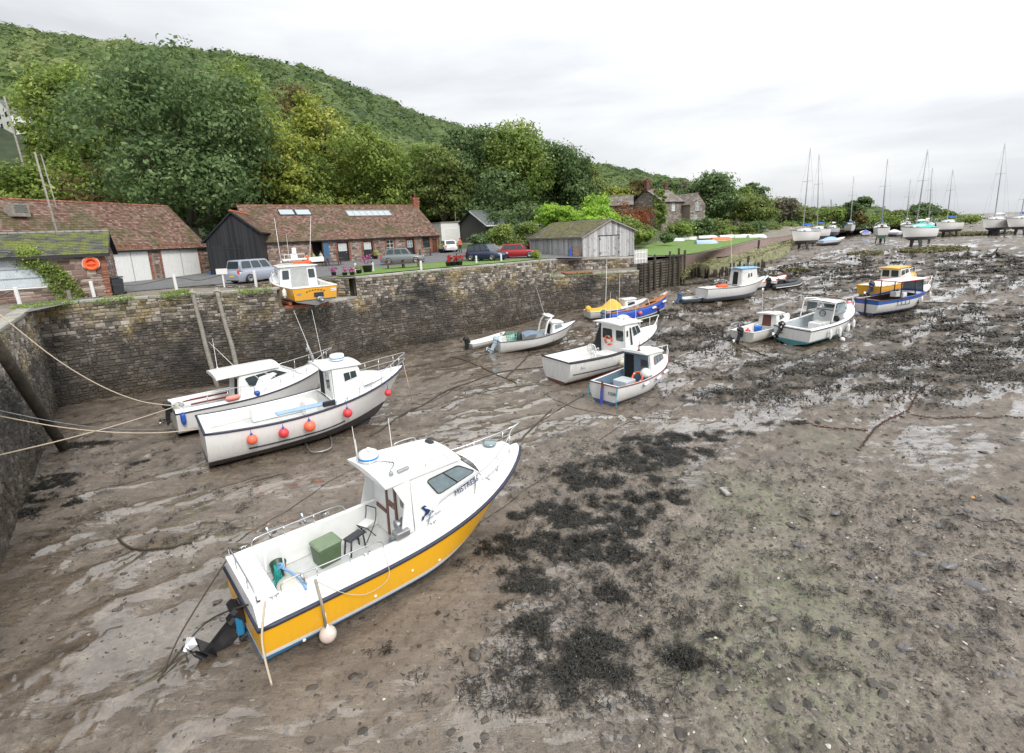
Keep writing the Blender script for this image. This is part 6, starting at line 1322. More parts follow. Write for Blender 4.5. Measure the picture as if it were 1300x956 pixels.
mb.build('wire', mat('sea_green_wire', (.12, .4, .3), .6), bk)
w = wpt(Et, (-1.35, .3, .55)); bk = thing('net_basket', 'black barrel beside the green basket in the open white boat', 'barrel', tuple(w)); mb = MB(); mb.lathe([(.24, 0), (.27, .1), (.27, .6), (.2, .68)], (0, 0, 0), 14); mb.build('barrel', BLACK, bk); bk.name = 'barrel'
P = Hull(3.2, 1.4, .5, rb=.3, tw=.85, full=2.2, rake=.4, gw=.09)
E2 = boat('tender', 'small grey-white tender with a black outboard between the wall and the open white boat', place((600, 434), .45, (637, 421), .7, heel=-.05), P); make_hull(E2, P, hE if False else band_mat('tender_hull', [(0, (.3, .3, .28)), (.3, (.6, .6, .58)), (3, (.6, .6, .58))], dirt=.4), WHITE2, WHITE2, WHITE2, NONSKID, .9, .2, strake=.02, keel=.08); outboard(E2, (-1.7, 0, .55), .15, 1., BLACKG)
# ---------------------------------------------------------------- G: white boat, maroon antifouling, white garden chair aboard
hG = band_mat('white_hull_maroon_bottom', [(0, (.09, .02, .018)), (.5, (.7, .7, .69)), (3.5, (.7, .7, .69))], slope=.055, dirt=.35)
P = Hull(8.4, 2.75, 1.35, rb=.85, rs=.05, tw=.86, full=2.5, rake=1.1, gw=.1)
Gt = boat('fishing_boat', 'white wheelhouse boat with black gunwale and a garden chair in its cockpit', place((705, 457), 1.25, (832, 411), 2.1, L=8.4, heel=.02), P)
make_hull(Gt, P, hG, WHITE, BLACK, WHITE2, WHITE2, .55, .8, strake=.04, keel=.3, keel_m=BLACK)
mb = MB()
for sd in (-1, 1): mb.tube([P.top(t, sd, .05, .03) for t in [.0+.55*i/12 for i in range(13)]], .055, 5)
mb.build('black_capping', BLACK, Gt); mb = MB(); mb.tube([P.pt(t, .66, -1) for t in [.03+.5*i/10 for i in range(11)]], .028, 5); mb.build('side_strake', BLACK, Gt)
cb = Cabin(Gt, 'wheelhouse', WHITE, .8, 2.85, .2, 2.1, 1.0, .85, .15, 1.5, .93, .8, z0f=1.6, z1f=2.8)
cb.win('S', .52, .94, .5, .86, GLASS, WHITE, mull=1, sk=-.15); cb.win('P', .06, .48, .5, .86, GLASS, WHITE, mull=1, sk=.15); cb.win('S', .1, .22, .6, .8, GLASS, WHITE); cb.win('S', .3, .42, .1, .86, BLKP, WHITE, name='doorway')
cb.win('F', .06, .48, .5, .88, GLASS, WHITE); cb.win('F', .52, .94, .5, .88, GLASS, WHITE); cb.win('A', .66, .96, .5, .8, GLASS, None) ; cb.win('A', .1, .5, .5, .8, GLASS, None)
cb.roof(WHITE2, oa=.5, of=.25, os_=.12, camber=.06); deckrail(Gt, P, .7, .96, .55, WRAIL, 5, r=.022)
mb = MB(); mb.prism([(.18, .9, .9), (-.35, 1.05, 1.35), (.18, .95, 2.7)], (0, -.02, 0), (0, .02, 0)); mb.build('black_spray_dodger', BLACK, Gt)
mb = MB(); mb.lathe([(.32, 0), (.36, .06), (.36, .12), (.2, .2), (.02, .22)], (1.2, .1, 2.93), 16); mb.build('raft_canister', WHITE, Gt); mb = MB(); mb.tube([(1.2+.3*math.cos(a), -.25+.12*math.sin(a), 3.0) for a in [i*.5 for i in range(7)]], .03, 5); mb.build('red_rope', RED, Gt)
antenna(Gt, (.3, -.3, 2.9), 1.5, (0, .1)); antenna(Gt, (.1, .5, 2.9), 3.6, (.1, .0), r=.02); antenna(Gt, (.2, .2, 2.9), 1.7); antenna(Gt, (1.5, -.6, 2.9), 1.0)
mb = MB(); mb.rbox((-.6, -.2, 1.0), (1.1, 1.0, .45), .04); mb.build('engine_box', WHITE2, Gt); lifering(Gt, (.1, .25, 1.75), .27, 'orange life ring hanging on the wheelhouse back of the white black-gunwaled boat', ry=-.1)
w = wpt(Gt, (-1.7, -.35, 1.05)); gc = thing('garden_chair', 'white plastic garden chair in the cockpit of the black-gunwaled boat', 'chair', tuple(w), Gt.rotation_euler[2]+.4); PL = mat('white_chair_plastic', (.78, .78, .77), .5)
mb = MB(); mb.rbox((0, 0, .42), (.44, .44, .03), .012); mb.build('seat', PL, gc)
for x in (-.2, .2):
    for y in (-.2, .2): mb = MB(); mb.tube([(x, y, .42), (x*1.2, y*1.2, 0)], [.026, .02], 5); mb.build('leg', PL, gc)
mb = MB(); 
for y in (-.2, -.1, 0, .1, .2): mb.tube([(-.21, y, .43), (-.27, y*1.02, .72), (-.3, y*.8, .9-.9*y*y)], .022, 5)
mb.tube(smoothp([(-.21, -.23, .43), (-.28, -.24, .75), (-.31, -.12, .9), (-.31, .12, .9), (-.28, .24, .75), (-.21, .23, .43)]), .026, 5); mb.build('backrest', PL, gc); mb = MB()
for y in (-.25, .25): mb.tube([(-.25, y, .62), (.15, y, .64), (.2, y, .42)], .022, 5)
mb.build('armrest', PL, gc)
CREAM = mat('cream_buoy', (.68, .64, .5), .5, dirt=.3)
buoy(Gt, P.edge(.42, -1, .22), .21, CREAM, 'cream ball fender between the two white boats, left one', drop=.5); buoy(Gt, P.edge(.55, -1, .2), .21, WRAIL, 'white ball fender between the two white boats, right one', drop=.45)
text(Gt, 'E 231', (P.top(.1, -1)[0]+.1, -1.235, 1.02), (R(90), 0, .03), .2, GALV, 'hull_number'); 
# ---------------------------------------------------------------- H: small white cabin boat with slate-blue cockpit
hH = band_mat('white_hull_blue_foot', [(0, (.02, .1, .25)), (.26, (.72, .72, .71)), (3.5, (.72, .72, .71))], slope=.0, dirt=.2)
P = Hull(5.4, 2.05, 1.0, rb=.5, rs=.05, tw=.82, full=2.5, rake=.7, gw=.1)
Ht = boat('fishing_boat', 'small white boat with slate-blue cockpit and white buoy, nose to the right in front', place((766, 487), .95, (844.6, 450.8), 1.3, heel=.02), P)
SLB = mat('slate_blue_paint', (.13, .2, .26), .6, var=.1, dirt=.3); MAR = mat('maroon_strake', (.16, .035, .035), .5)
make_hull(Ht, P, hH, WHITE, MAR, SLB, SLB, .5, .45, strake=.03, keel=.2, keel_m=BLACK)
cb = Cabin(Ht, 'cuddy', WHITE, .5, 2.15, .0, 1.9, .86, .6, -.1, 1.3, .76, .6, z0f=1.2, z1f=2.0)
cb.win('S', .3, .9, .55, .85, PALEGLASS, MAR, mull=2); cb.win('P', .1, .7, .55, .85, PALEGLASS, MAR, mull=2); cb.win('F', .1, .9, .5, .85, PALEGLASS, MAR, mull=1)
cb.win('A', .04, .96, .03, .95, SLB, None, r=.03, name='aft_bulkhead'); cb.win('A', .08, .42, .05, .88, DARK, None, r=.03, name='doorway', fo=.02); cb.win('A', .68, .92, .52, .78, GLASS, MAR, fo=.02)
cb.roof(WHITE, oa=.35, of=.05, os_=.08, camber=.09); deckrail(Ht, P, .8, .97, .45, WRAIL, 4)
antenna(Ht, (-.3, -.3, 2.2), .6, m=BROWNWOOD, r=.04); mb = MB(); mb.rbox((-.9, .1, .68), (.8, .8, .4), .03); mb.build('engine_box', mat('pale_engine_box', (.5, .54, .55), .6), Ht)
w = wpt(Ht, (-.15, -.62, 1.15)); bb = thing('ball_fender', 'big white round buoy on the cockpit side of the small slate-blue and white boat', 'buoy', tuple(w)); MB().ball((0, 0, 0), .27, 14).build('ball', WRAIL, bb); MB().lathe([(.1, -.3), (.14, -.24)], (0, 0, 0), 8).build('neck', BLUEP, bb)
lifering(Ht, (-.45, -.35, .95), .28, 'orange life ring on the engine box of the small slate-blue and white boat', rx=.2, ry=.5)
mb = MB(); mb.rbox((-2.78, 0, .6), (.1, .09, 1.25), .02); mb.build('rudder_post', BROWNWOOD, Ht); mb = MB(); mb.prism([(-2.95, 0, .0), (-2.74, 0, 0), (-2.74, 0, .9), (-2.85, 0, .9)], (0, -.04, 0), (0, .04, 0)); mb.build('rudder', BLUEP, Ht)
for i, t in enumerate((.35, .55, .7)):
    p = P.edge(t, -1, .1); fender(Ht, p, .075, .42, WRAIL, ('small white tube fender with blue ends, nearest the stern of the slate-blue and white boat', 'small white tube fender with blue ends, amidships on the slate-blue and white boat', 'small white tube fender with blue ends, nearest the bow of the slate-blue and white boat')[i], drop=.12, rx=0, ry=R(75))
text(Ht, 'CS301', (-2.715, -.55, .68), face_rot((0, -1, 0), (0, 0, 1)), .2, BLACK, 'hull_number')
TURQ = mat('turquoise_rope', (.02, .32, .45), .7)
for sd, lab in ((1, 'turquoise mooring rope down the left stern corner of the slate-blue boat'), (-1, 'turquoise mooring rope down the right stern corner of the slate-blue boat')):
    mb = MB(); mb.tube(smoothp([wpt(Ht, (-2.4, .7*sd, 1.02)), wpt(Ht, (-2.68, .78*sd, 1.02)), wpt(Ht, (-2.78, .8*sd, .7)), wpt(Ht, (-2.85, .85*sd, .1))]), .018, 5); tag(mb.build('mooring_rope', TURQ), lab, 'rope')
# ---------------------------------------------------------------- F: blue open boat with orange rail, tarp-covered boat behind it
hF = band_mat('bright_blue_hull', [(0, (.03, .06, .04)), (.45, (.65, .65, .55)), (.53, (.012, .07, .48)), (1.02, (.05, .14, .55)), (4, (.05, .14, .55))], slope=.10, dirt=.15, x2=.02)
P = Hull(6.4, 2.1, 1.15, rb=1.0, tw=.7, full=2.6, rake=.7, gw=.1)
Ft = boat('open_boat', 'bright blue open boat with orange-brown gunwale in front of the dark wall', place((774, 398), 1.1, (843.5, 370), 2.1, L=6.2, heel=-.26), P)
OBR = mat('orange_brown_varnish', (.42, .15, .04), .5, var=.2); make_hull(Ft, P, hF, OBR, OBR, BROWNWOOD, BROWNWOOD, .72, .5, strake=.055, keel=.2)
for x in (-1.6, -.2, 1.2): mb = MB(); mb.rbox((x, 0, .95), (.3, 1.7, .05), .015); mb.build('thwart', OBR, Ft)
outboard(Ft, (-3.35, .1, .95), .45, 1.2, mat('blue_grey_cowl', (.1, .15, .22), .4)); mb = MB(); mb.rbox((-2.0, 0, 1.1), (.9, .9, .5), .04); mb.build('blue_locker', BLUEP, Ft); rail(Ft, [(-.6, -.7, 1.2), (-.5, -.65, 1.75), (.5, -.65, 1.85), (.6, -.7, 1.25)], [], WRAIL, .02, 'hoop'); rail(Ft, [(-.6, .7, 1.2), (-.5, .65, 1.75), (.5, .65, 1.85), (.6, .7, 1.25)], [], WRAIL, .02, 'hoop')
mb = MB(); mb.prism([(2.6, -.25, 1.95), (3.25, 0, 2.15), (2.6, .25, 1.95)], (0, 0, 0), (0, 0, .1)); mb.build('white_stem_head', WRAIL, Ft)
buoy(Ft, P.edge(.38, -1, .16), .16, ORANGE, 'orange ball fender on the side of the bright blue open boat', drop=.4)
for i, t in enumerate((.62, .84)): fender(Ft, P.edge(t, -1, .1), .09, .45, WRAIL, ('white tube fender amidships on the bright blue open boat', 'white tube fender near the bow of the bright blue open boat')[i], drop=.35, ry=R(75))
P = Hull(5.4, 2.0, .85, rb=.5, tw=.85, full=2.3, rake=.6, gw=.1)
F2 = boat('covered_boat', 'white boat under a yellow tarpaulin between the dark wall and the blue open boat', place((747, 394), .8, (815, 377), 1.3, L=5.2, hdg=R(12)), P)
make_hull(F2, P, band_mat('f2hull', [(0, (.05, .05, .05)), (.3, (.66, .66, .64)), (3, (.66, .66, .64))], dirt=.3), WHITE2, WHITE2, WHITE2, NONSKID, .5, .4, strake=.03)
rows = []
for i in range(15):
    t = i/14; x = -2.6+t*2.9; w = lerp(.85, .6, t); hgt = .95+.72*math.exp(-((t-.72)/.25)**2)+.12*math.sin(t*9)*.5; rows.append([(x, w*k, .8+(hgt-.8)*(1-abs(k)**1.7)+.03*math.sin(9*k+5*t)) for k in [-1+j/5 for j in range(11)]])
mb = MB(); mb.grid(rows, t=.5); mb.ball((-2.55, .1, 1.0), .28, 8); mb.build('yellow_tarpaulin', mat('yellow_tarpaulin', (.7, .42, .06), .7, var=.15, bump=.5, bscale=5), F2)
cb = Cabin(F2, 'cuddy', WHITE, .7, 1.5, .4, 1.9, .7, .4, .5, 1.5, .6, .4); cb.roof(WHITE, camber=.05); cb.win('S', .2, .8, .4, .8); antenna(F2, (.3, .2, 1.4), 2.6, (.15, 0), r=.02)
# ---------------------------------------------------------------- I: blue-roofed boat, its dinghy, the RIB and the covered white boat
hI = band_mat('white_hull_blue_line', [(0, (.06, .07, .07)), (.42, (.03, .12, .4)), (.5, (.7, .7, .69)), (3.5, (.7, .7, .69))], slope=.05, dirt=.25)
P = Hull(6.6, 2.3, 1.2, rb=.7, tw=.8, full=2.4, rake=.9, gw=.1)
It = boat('fishing_boat', 'white wheelhouse boat with a pale blue roof propped up below the groyne posts', place((893, 368), 1.15, (968, 358), 1.8, L=6.3, hdg=R(14), sink=-.1), P)
make_hull(It, P, hI, WHITE2, BLACK, WHITE2, NONSKID, .48, .8, strake=.025, keel=.3, keel_m=BLACK)
cb = Cabin(It, 'wheelhouse', WHITE2, .8, 2.75, .0, 1.9, .85, .75, .15, 1.75, .8, .7, z0f=1.5); PB = mat('pale_blue_roof_paint', (.2, .42, .65), .5, dirt=.2)
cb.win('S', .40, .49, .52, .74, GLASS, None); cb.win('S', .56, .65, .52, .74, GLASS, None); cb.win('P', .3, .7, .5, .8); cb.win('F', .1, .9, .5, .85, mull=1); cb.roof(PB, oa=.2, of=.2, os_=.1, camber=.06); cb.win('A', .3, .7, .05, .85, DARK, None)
antenna(It, (-.2, .2, 2.7), 3.0, (-.15, .1), r=.02); rail(It, [(1.0, -.5, 2.8), (1.05, -.5, 3.2), (1.6, -.5, 3.2), (1.65, -.5, 2.8)], [], STEEL, .015, 'roof_rack'); rail(It, [(1.0, .5, 2.8), (1.05, .5, 3.2), (1.6, .5, 3.2), (1.65, .5, 2.8)], [], STEEL, .015, 'roof_rack')
mb = MB(); mb.rbox((-1.5, -.3, 1.32), (1.0, .5, .22), .05); mb.build('orange_gear', LIFERING, It)
for x, lab in ((-2.0, 'pale timber block under the stern of the blue-roofed boat'), (1.2, 'pale timber block under the bow of the blue-roofed boat')): w = wpt(It, (x, -.2, 0)); mb = MB(); mb.rbox((0, 0, 0), (.45, 1.2, .5), .03); tag(mb.build('keel_block', GREYWOOD, loc=(w.x, w.y, w.z-.28), rot=(0, 0, R(14))), lab, 'block')
P = Hull(3.3, 1.35, .5, rb=.3, tw=.85, rake=.4, gw=.1); I2 = boat('tender', 'white dinghy with a blue-grey outboard at the left of the blue-roofed boat', place((864, 377), .5, (902, 371), .75, L=3.3), P)
make_hull(I2, P, hI, WHITE2, WHITE2, WHITE2, NONSKID, .9, .2, strake=.02, keel=.05); outboard(I2, (-1.75, 0, .6), .4, 1., mat('blue_cowl_i', (.06, .12, .22), .4))
# inflatable
Jt = thing('inflatable_boat', 'dark grey inflatable boat with clutter aboard right of the blue-roofed boat', 'inflatable boat', (0, 0, 0)); c, hdg, L_, _, _ = place((972, 362.6), .5, (1017, 353), .6, L=5.2); Jt.location = c; Jt.rotation_euler = (.03, 0, hdg)
DG = mat('dark_grey_hypalon', (.05, .052, .06), .6); mb = MB(); mb.tube(smoothp([(-2.4, -.75, .45), (0, -.85, .45), (1.5, -.65, .5), (2.5, 0, .62), (1.5, .65, .5), (0, .85, .45), (-2.4, .75, .45)], 6), .24, 9); mb.build('tube', DG, Jt)
mb = MB(); mb.prism([(-2.2, -.7, .25), (1.6, -.6, .3), (2.3, 0, .45), (1.6, .6, .3), (-2.2, .7, .25)], (0, 0, -.12), (0, 0, 0)); mb.build('floor', DG, Jt); mb = MB(); mb.tube(smoothp([(-2.4, -.98, .40), (0, -1.09, .40), (1.6, -.88, .45), (2.72, 0, .57), (1.6, .88, .45), (0, 1.09, .40), (-2.4, .98, .40)], 6), .035, 5); mb.build('white_rub_band', WRAIL, Jt)
mb = MB(); mb.rbox((-1.9, 0, .5), (.1, 1.3, .5), .03); mb.build('transom', BLACK, Jt); mb = MB(); mb.rbox((-.6, 0, .75), (.9, .45, .6), .1); mb.rbox((.4, 0, .6), (.5, .5, .5), .06); mb.build('seat_pod', BLACK, Jt); rail(Jt, [(-1.6, -.6, .5), (-1.6, -.55, 1.3), (-1.6, .55, 1.3), (-1.6, .6, .5)], [], BLACK, .03, 'a_frame'); outboard(Jt, (-2.25, 0, .75), .3, 1.2, BLACKG)
P = Hull(4.6, 1.8, .85, rb=.4, tw=.8, rake=.5); J2 = boat('covered_boat', 'small boat under a white cover just behind the blue-roofed boat', place((953, 358), .8, (990, 352), 1.1, L=4.6, hdg=R(20)), P); make_hull(J2, P, hI, WHITE2, ORANGE, WHITE2, NONSKID, .5, .4, strake=.03)
mb = MB(); mb.grid([[(-2.2+4.2*i/10, (.85-.5*(i/10)**3)*k, .9+.5*math.sin(math.pi*min(1, i/8))*(1-abs(k)**1.5)+.04*math.sin(i*3+k*5)) for k in [-1+j/4 for j in range(9)]] for i in range(11)], t=.5); mb.build('white_cover', mat('white_canvas_cover', (.7, .7, .68), .8, bump=.4, bscale=4), J2)
# ---------------------------------------------------------------- K, L
hK = band_mat('cream_white_hull', [(0, (.25, .25, .22)), (.3, (.66, .65, .6)), (3, (.66, .65, .6))], dirt=.35, slope=.03)
P = Hull(5.2, 2.0, .9, rb=.5, tw=.88, full=2.2, rake=.7, gw=.14)
Kt = boat('cabin_boat', 'small cream-white boat with a black outboard and blue bucket, left of the larger cuddy boat', place((942, 420), .85, (1006, 396), 1.35, L=5.3, hdg=R(30), heel=-.03), P)
make_hull(Kt, P, hK, WHITE2, WHITE2, WHITE2, NONSKID, .55, .45, strake=.03); cb = Cabin(Kt, 'cuddy', WHITE2, .8, 1.7, .1, 1.8, .75, .5, .25, 1.2, .65, .5, z1f=1.65, z0f=1.1); cb.win('A', .25, .7, .05, .9, mat('brown_door', (.13, .05, .03), .5), None, r=.03, name='door'); cb.win('S', .3, .8, .45, .85, GLASS, WHITE2, mull=1); cb.win('F', .1, .9, .3, .85); cb.roof(WHITE2, oa=.3, camber=.04)
outboard(Kt, (-2.8, 0, .75), .45, 1., BLACKG); rail(Kt, [P.top(.02, 1), (-2.6, .8, 1.3), (-1.8, .8, 1.35), P.top(.2, 1)], [], STEEL, .018, 'stern_rail'); rail(Kt, [P.top(.02, -1), (-2.6, -.8, 1.3), (-1.8, -.8, 1.35), P.top(.2, -1)], [], STEEL, .018, 'stern_rail'); antenna(Kt, (.2, .4, 1.7), 1.8); antenna(Kt, (.5, -.2, 1.7), 1.4, m=BLACK)
w = wpt(Kt, (-1.2, -.2, .47)); bk = thing('bucket', 'blue bucket in the cockpit of the small cream-white boat', 'bucket', tuple(w)); MB().lathe([(.22, 0), (.27, .55), (.28, .57), (.25, .55), (.2, .05)], (0, 0, 0), 14).build('body', mat('bright_blue_bucket', (.02, .16, .6), .4), bk); MB().tube([(.27*math.cos(a), 0, .55+.2*math.sin(a)) for a in [i*math.pi/6 for i in range(7)]], .012, 4).build('handle', STEEL, bk)
w = wpt(Kt, (-1.5, .35, .47)); tag(MB().lathe([(.05, 0), (.16, .05), (.17, .3), (.06, .38), (.05, .45)], (0, 0, 0), 10).build('fuel_can', RED, loc=tuple(w)), 'red fuel can by the blue bucket in the small cream-white boat', 'fuel can')
hL = band_mat('white_hull_teal_bottom', [(0, (.03, .2, .24)), (.45, (.02, .28, .36)), (.52, (.72, .72, .71)), (3, (.72, .72, .71))], dirt=.25, slope=.03)
P = Hull(7.2, 2.75, 1.15, rb=.6, tw=.9, full=2.4, rake=.9, chine=.3, mi=.06, mh=.1, gw=.2)
Lt = boat('cuddy_boat', 'wide white cuddy boat with teal bottom and a big open canopy facing its stern', place((1006, 418), 1.1, (1087, 389), 1.75, L=7.0, hdg=R(31), heel=.04, sink=.0), P)
make_hull(Lt, P, hL, WHITE, NAVY, GREYDECK, NONSKID, .6, .55, strake=.035)
cb = Cabin(Lt, 'cuddy', WHITE, .9, 1.75, .6, 2.6, 1.1, .6, .8, 2.2, .95, .55, z0f=1.4, z1f=1.7); cb.roof(WHITE, camber=.05, oa=0)
CN = mat('white_canopy_frame', (.72, .72, .7), .5); mb = MB()
for y in (-1.05, 1.05): mb.tube(smoothp([(-.9, y, 1.25), (-.6, y*.98, 2.45), (-.3, y*.92, 2.6), (.9, y*.8, 2.4), (1.5, y*.75, 1.75)]), .04, 6)
mb.tube([(-.58, -1.02, 2.47), (-.58, 1.02, 2.47)], .04, 6); mb.tube([(.9, -.84, 2.4), (.9, .84, 2.4)], .03, 6); mb.build('canopy_frame', CN, Lt)
mb = MB(); mb.grid([[(-.62+i*.4, k*(1.04-.05*i), 2.52-.03*i+.07*(1-k*k)) for k in (-1, -.5, 0, .5, 1)] for i in range(5)], t=.5); mb.build('canopy_top', WHITE, Lt)
for y in (-1, 1): mb = MB(); mb.add([(-.3, y*.99, 1.75), (.95, y*.97, 1.75), (.85, y*.85, 2.32), (-.25, y*.95, 2.38)], [(0, 1, 2, 3)], 0, .5); mb.build('side_window', PALEGLASS, Lt)
mb = MB(); mb.add([(1.5, -.72, 1.78), (1.5, .72, 1.78), (.95, .78, 2.38), (.95, -.78, 2.38)], [(0, 1, 2, 3)], 0, .5); mb.build('windscreen', PALEGLASS, Lt)
mb = MB(); mb.tube([(.5, .3+.2*math.cos(a), 1.5+.2*math.sin(a)) for a in [i*math.pi/6 for i in range(12)]], .025, 5, closed=True); mb.tube([(.5, .1, 1.5), (.5, .5, 1.5)], .015, 4); mb.build('steering_wheel', BLACK, Lt); mb = MB(); mb.rbox((-.4, 0, .85), (1.3, .8, .55), .05); mb.build('engine_box', WHITE2, Lt); mb = MB(); mb.lathe([(.2, 0), (.22, .06)], (.3, -.7, 1.3), 12, axis='x'); mb.build('black_vent', BLACK, Lt)
outboard(Lt, (-3.7, .7, 1.0), .75, 1.1, BLACKG); outb2 = deckrail(Lt, P, .68, .96, .45, WRAIL, 5)
for i, t in enumerate((.25, .4, .55, .68)): fender(Lt, P.edge(t, -1, .14), .1, .55, WRAIL, ('white tube fender, nearest the stern', 'white tube fender, second from the stern', 'white tube fender, third from the stern', 'white tube fender, nearest the bow')[i]+' on the teal-bottomed cuddy boat', WRAIL, .42)
w = onm(1077, 399); bb = thing('ball_fender', 'pink round buoy hanging beside the bow of the teal-bottomed cuddy boat', 'buoy', (w.x, w.y, w.z+.75)); MB().ball((0, 0, 0), .26, 12).build('ball', mat('pink_buoy', (.75, .12, .2), .5), bb); MB().lathe([(.08, -.7), (.12, -.3), (.1, .3)], (0, 0, 0), 8).build('neck', WRAIL, bb)
w = onm(1069, 433); tag(MB().ball((0, 0, 0), .17, 10).build('buoy', WRAIL, loc=(w.x, w.y, w.z+.1)), 'white mooring ball lying on the mud right of the teal-bottomed cuddy boat', 'buoy')
# ---------------------------------------------------------------- M, N
hM = band_mat('orange_yellow_hull', [(0, (.04, .05, .08)), (.32, (.75, .38, .03)), (3, (.75, .38, .03))], dirt=.2, slope=.03)
P = Hull(6.6, 2.4, 1.05, rb=.6, tw=.88, full=2.4, rake=.8, gw=.16); OY = mat('orange_yellow_gelcoat', (.75, .4, .04), .4, dirt=.15)
Mt = boat('cabin_boat', 'orange-yellow cabin boat with a white wheelhouse, farthest of the pair on the right', place((1103, 363), .95, (1166, 347), 1.6, L=6.6, hdg=R(24)), P)
make_hull(Mt, P, hM, OY, OY, WHITE2, NONSKID, .5, .55, strake=.04); cb = Cabin(Mt, 'wheelhouse', WHITE2, .8, 2.35, -.3, 2.0, .9, .6, -.3, 1.3, .82, .62, z0f=1.4, z1f=2.35)
cb.win('A', .1, .45, .5, .88, GLASS); cb.win('A', .55, .9, .5, .88, GLASS); cb.win('S', .1, .45, .55, .85); cb.win('S', .52, .85, .55, .85); cb.win('F', .1, .9, .5, .85, mull=1); cb.roof(OY, oa=.5, of=.2, os_=.1, camber=.05); outboard(Mt, (-3.45, -.3, .9), .6, 1.2, mat('navy_cowl', (.03, .05, .1), .4)); deckrail(Mt, P, .7, .96, .4, STEEL, 4)
mb = MB(); mb.grid([[(-3.0+.25*i, k*(.95), 1.05+.35*math.sin(min(i/9, 1)*1.6)*(1-abs(k)**2)+.03*math.sin(i*2+k*4)) for k in [-1+j/4 for j in range(9)]] for i in range(11)], t=.5); mb.build('white_cockpit_cover', bpy.data.materials['white_canvas_cover'], Mt)
hN = band_mat('white_blue_hull', [(0, (.02, .02, .025)), (.28, (.015, .07, .33)), (.40, (.7, .7, .69)), (1.05, (.03, .12, .4)), (3, (.03, .12, .4))], dirt=.25, slope=.07, x2=.006)
P = Hull(6.7, 2.35, 1.2, rb=.65, rs=.05, tw=.84, full=2.4, rake=.8, gw=.1)
Nt_ = boat('cabin_boat', 'white boat with blue stripes, dark open wheelhouse and red-edged roof', place((1100, 382), 1.15, (1186, 366), 1.75, L=6.7, hdg=R(17), sink=.0), P)
make_hull(Nt_, P, hN, WHITE, BROWNWOOD, mat('dark_brown_cockpit', (.04, .025, .022), .7), BROWNWOOD, .62, .6, strake=.03, keel=.3, keel_m=BLACK)
mb = MB()
for x, z in ((-.9, 2.45), (.6, 2.45), (1.4, 2.4)):
    for y in (-.82, .82): mb.tube([(x, y, 1.15), (x*.98, y*.95, z)], .04, 5)
mb.build('wheelhouse_post', BLKP, Nt_); mb = MB(); mb.grid([[(-1.3+i*.6, k*.95, 2.47+.08*(1-k*k)) for k in (-1, -.5, 0, .5, 1)] for i in range(6)], t=.5); rf = mb.build('roof', WHITE, Nt_); mb = MB(); mb.tube([(-1.3, -.95, 2.46), (1.7, -.95, 2.46), (1.7, .95, 2.46), (-1.3, .95, 2.46)], .035, 5, closed=True); mb.build('red_roof_edge', RED, rf)
mb = MB(); mb.add([(1.5, -.8, 1.35), (1.5, .8, 1.35), (1.42, .75, 2.4), (1.42, -.75, 2.4)], [(0, 1, 2, 3)], 0, .5); mb.build('windscreen', PALEGLASS, Nt_); mb = MB(); mb.rbox((1.45, 0, 1.4), (.08, 1.7, .4), .03); mb.build('bulkhead', BLUEP, Nt_); mb = MB(); mb.rbox((.1, .3, 1.3), (.6, .5, .4), .03); mb.rbox((-.2, -.5, 1.35), (.4, .3, .4), .03); mb.build('white_locker', WHITE, Nt_)
mb = MB(); mb.tube([P.top(t, -1, .0, .08) for t in [.3+.4*i/8 for i in range(9)]], .06, 6); mb.tube([P.top(t, 1, .0, .08) for t in [.3+.4*i/8 for i in range(9)]], .06, 6); mb.build('blue_coaming', BLUEP, Nt_); deckrail(Nt_, P, .72, .97, .6, WRAIL, 4, r=.022); mb = MB(); mb.rbox((-3.42, 0, .7), (.1, .1, 1.4), .02); mb.build('rudder_post', BLKP, Nt_)
mb = MB()
for x in (-1.6, -1.2, -.8, -.4): mb.tube([(x, -1.17, 1.15), (x-.02, -1.16, .75)], .018, 4)
mb.tube([(-1.65, -1.17, .75), (-.35, -1.15, .75)], .018, 4); mb.build('side_rack', BLKP, Nt_)
w = wpt(Nt_, (2.3, -1.0, .9))
for k, px in enumerate((1156, 1173)): fender(Nt_, P.edge(.62+.2*k, -1, .1), .09, .4, WRAIL, ('white tube fender amidships on the blue-striped boat', 'white tube fender near the bow of the blue-striped boat')[k], WRAIL, .35)
w = wpt(Nt_, (1.2, -.2, 0)); mb = MB(); mb.rbox((0, 0, 0), (.5, .7, .5), .03); tag(mb.build('keel_block', GREYWOOD, loc=(w.x, w.y, w.z-.25)), 'pale timber block under the bow of the blue-striped boat', 'block')

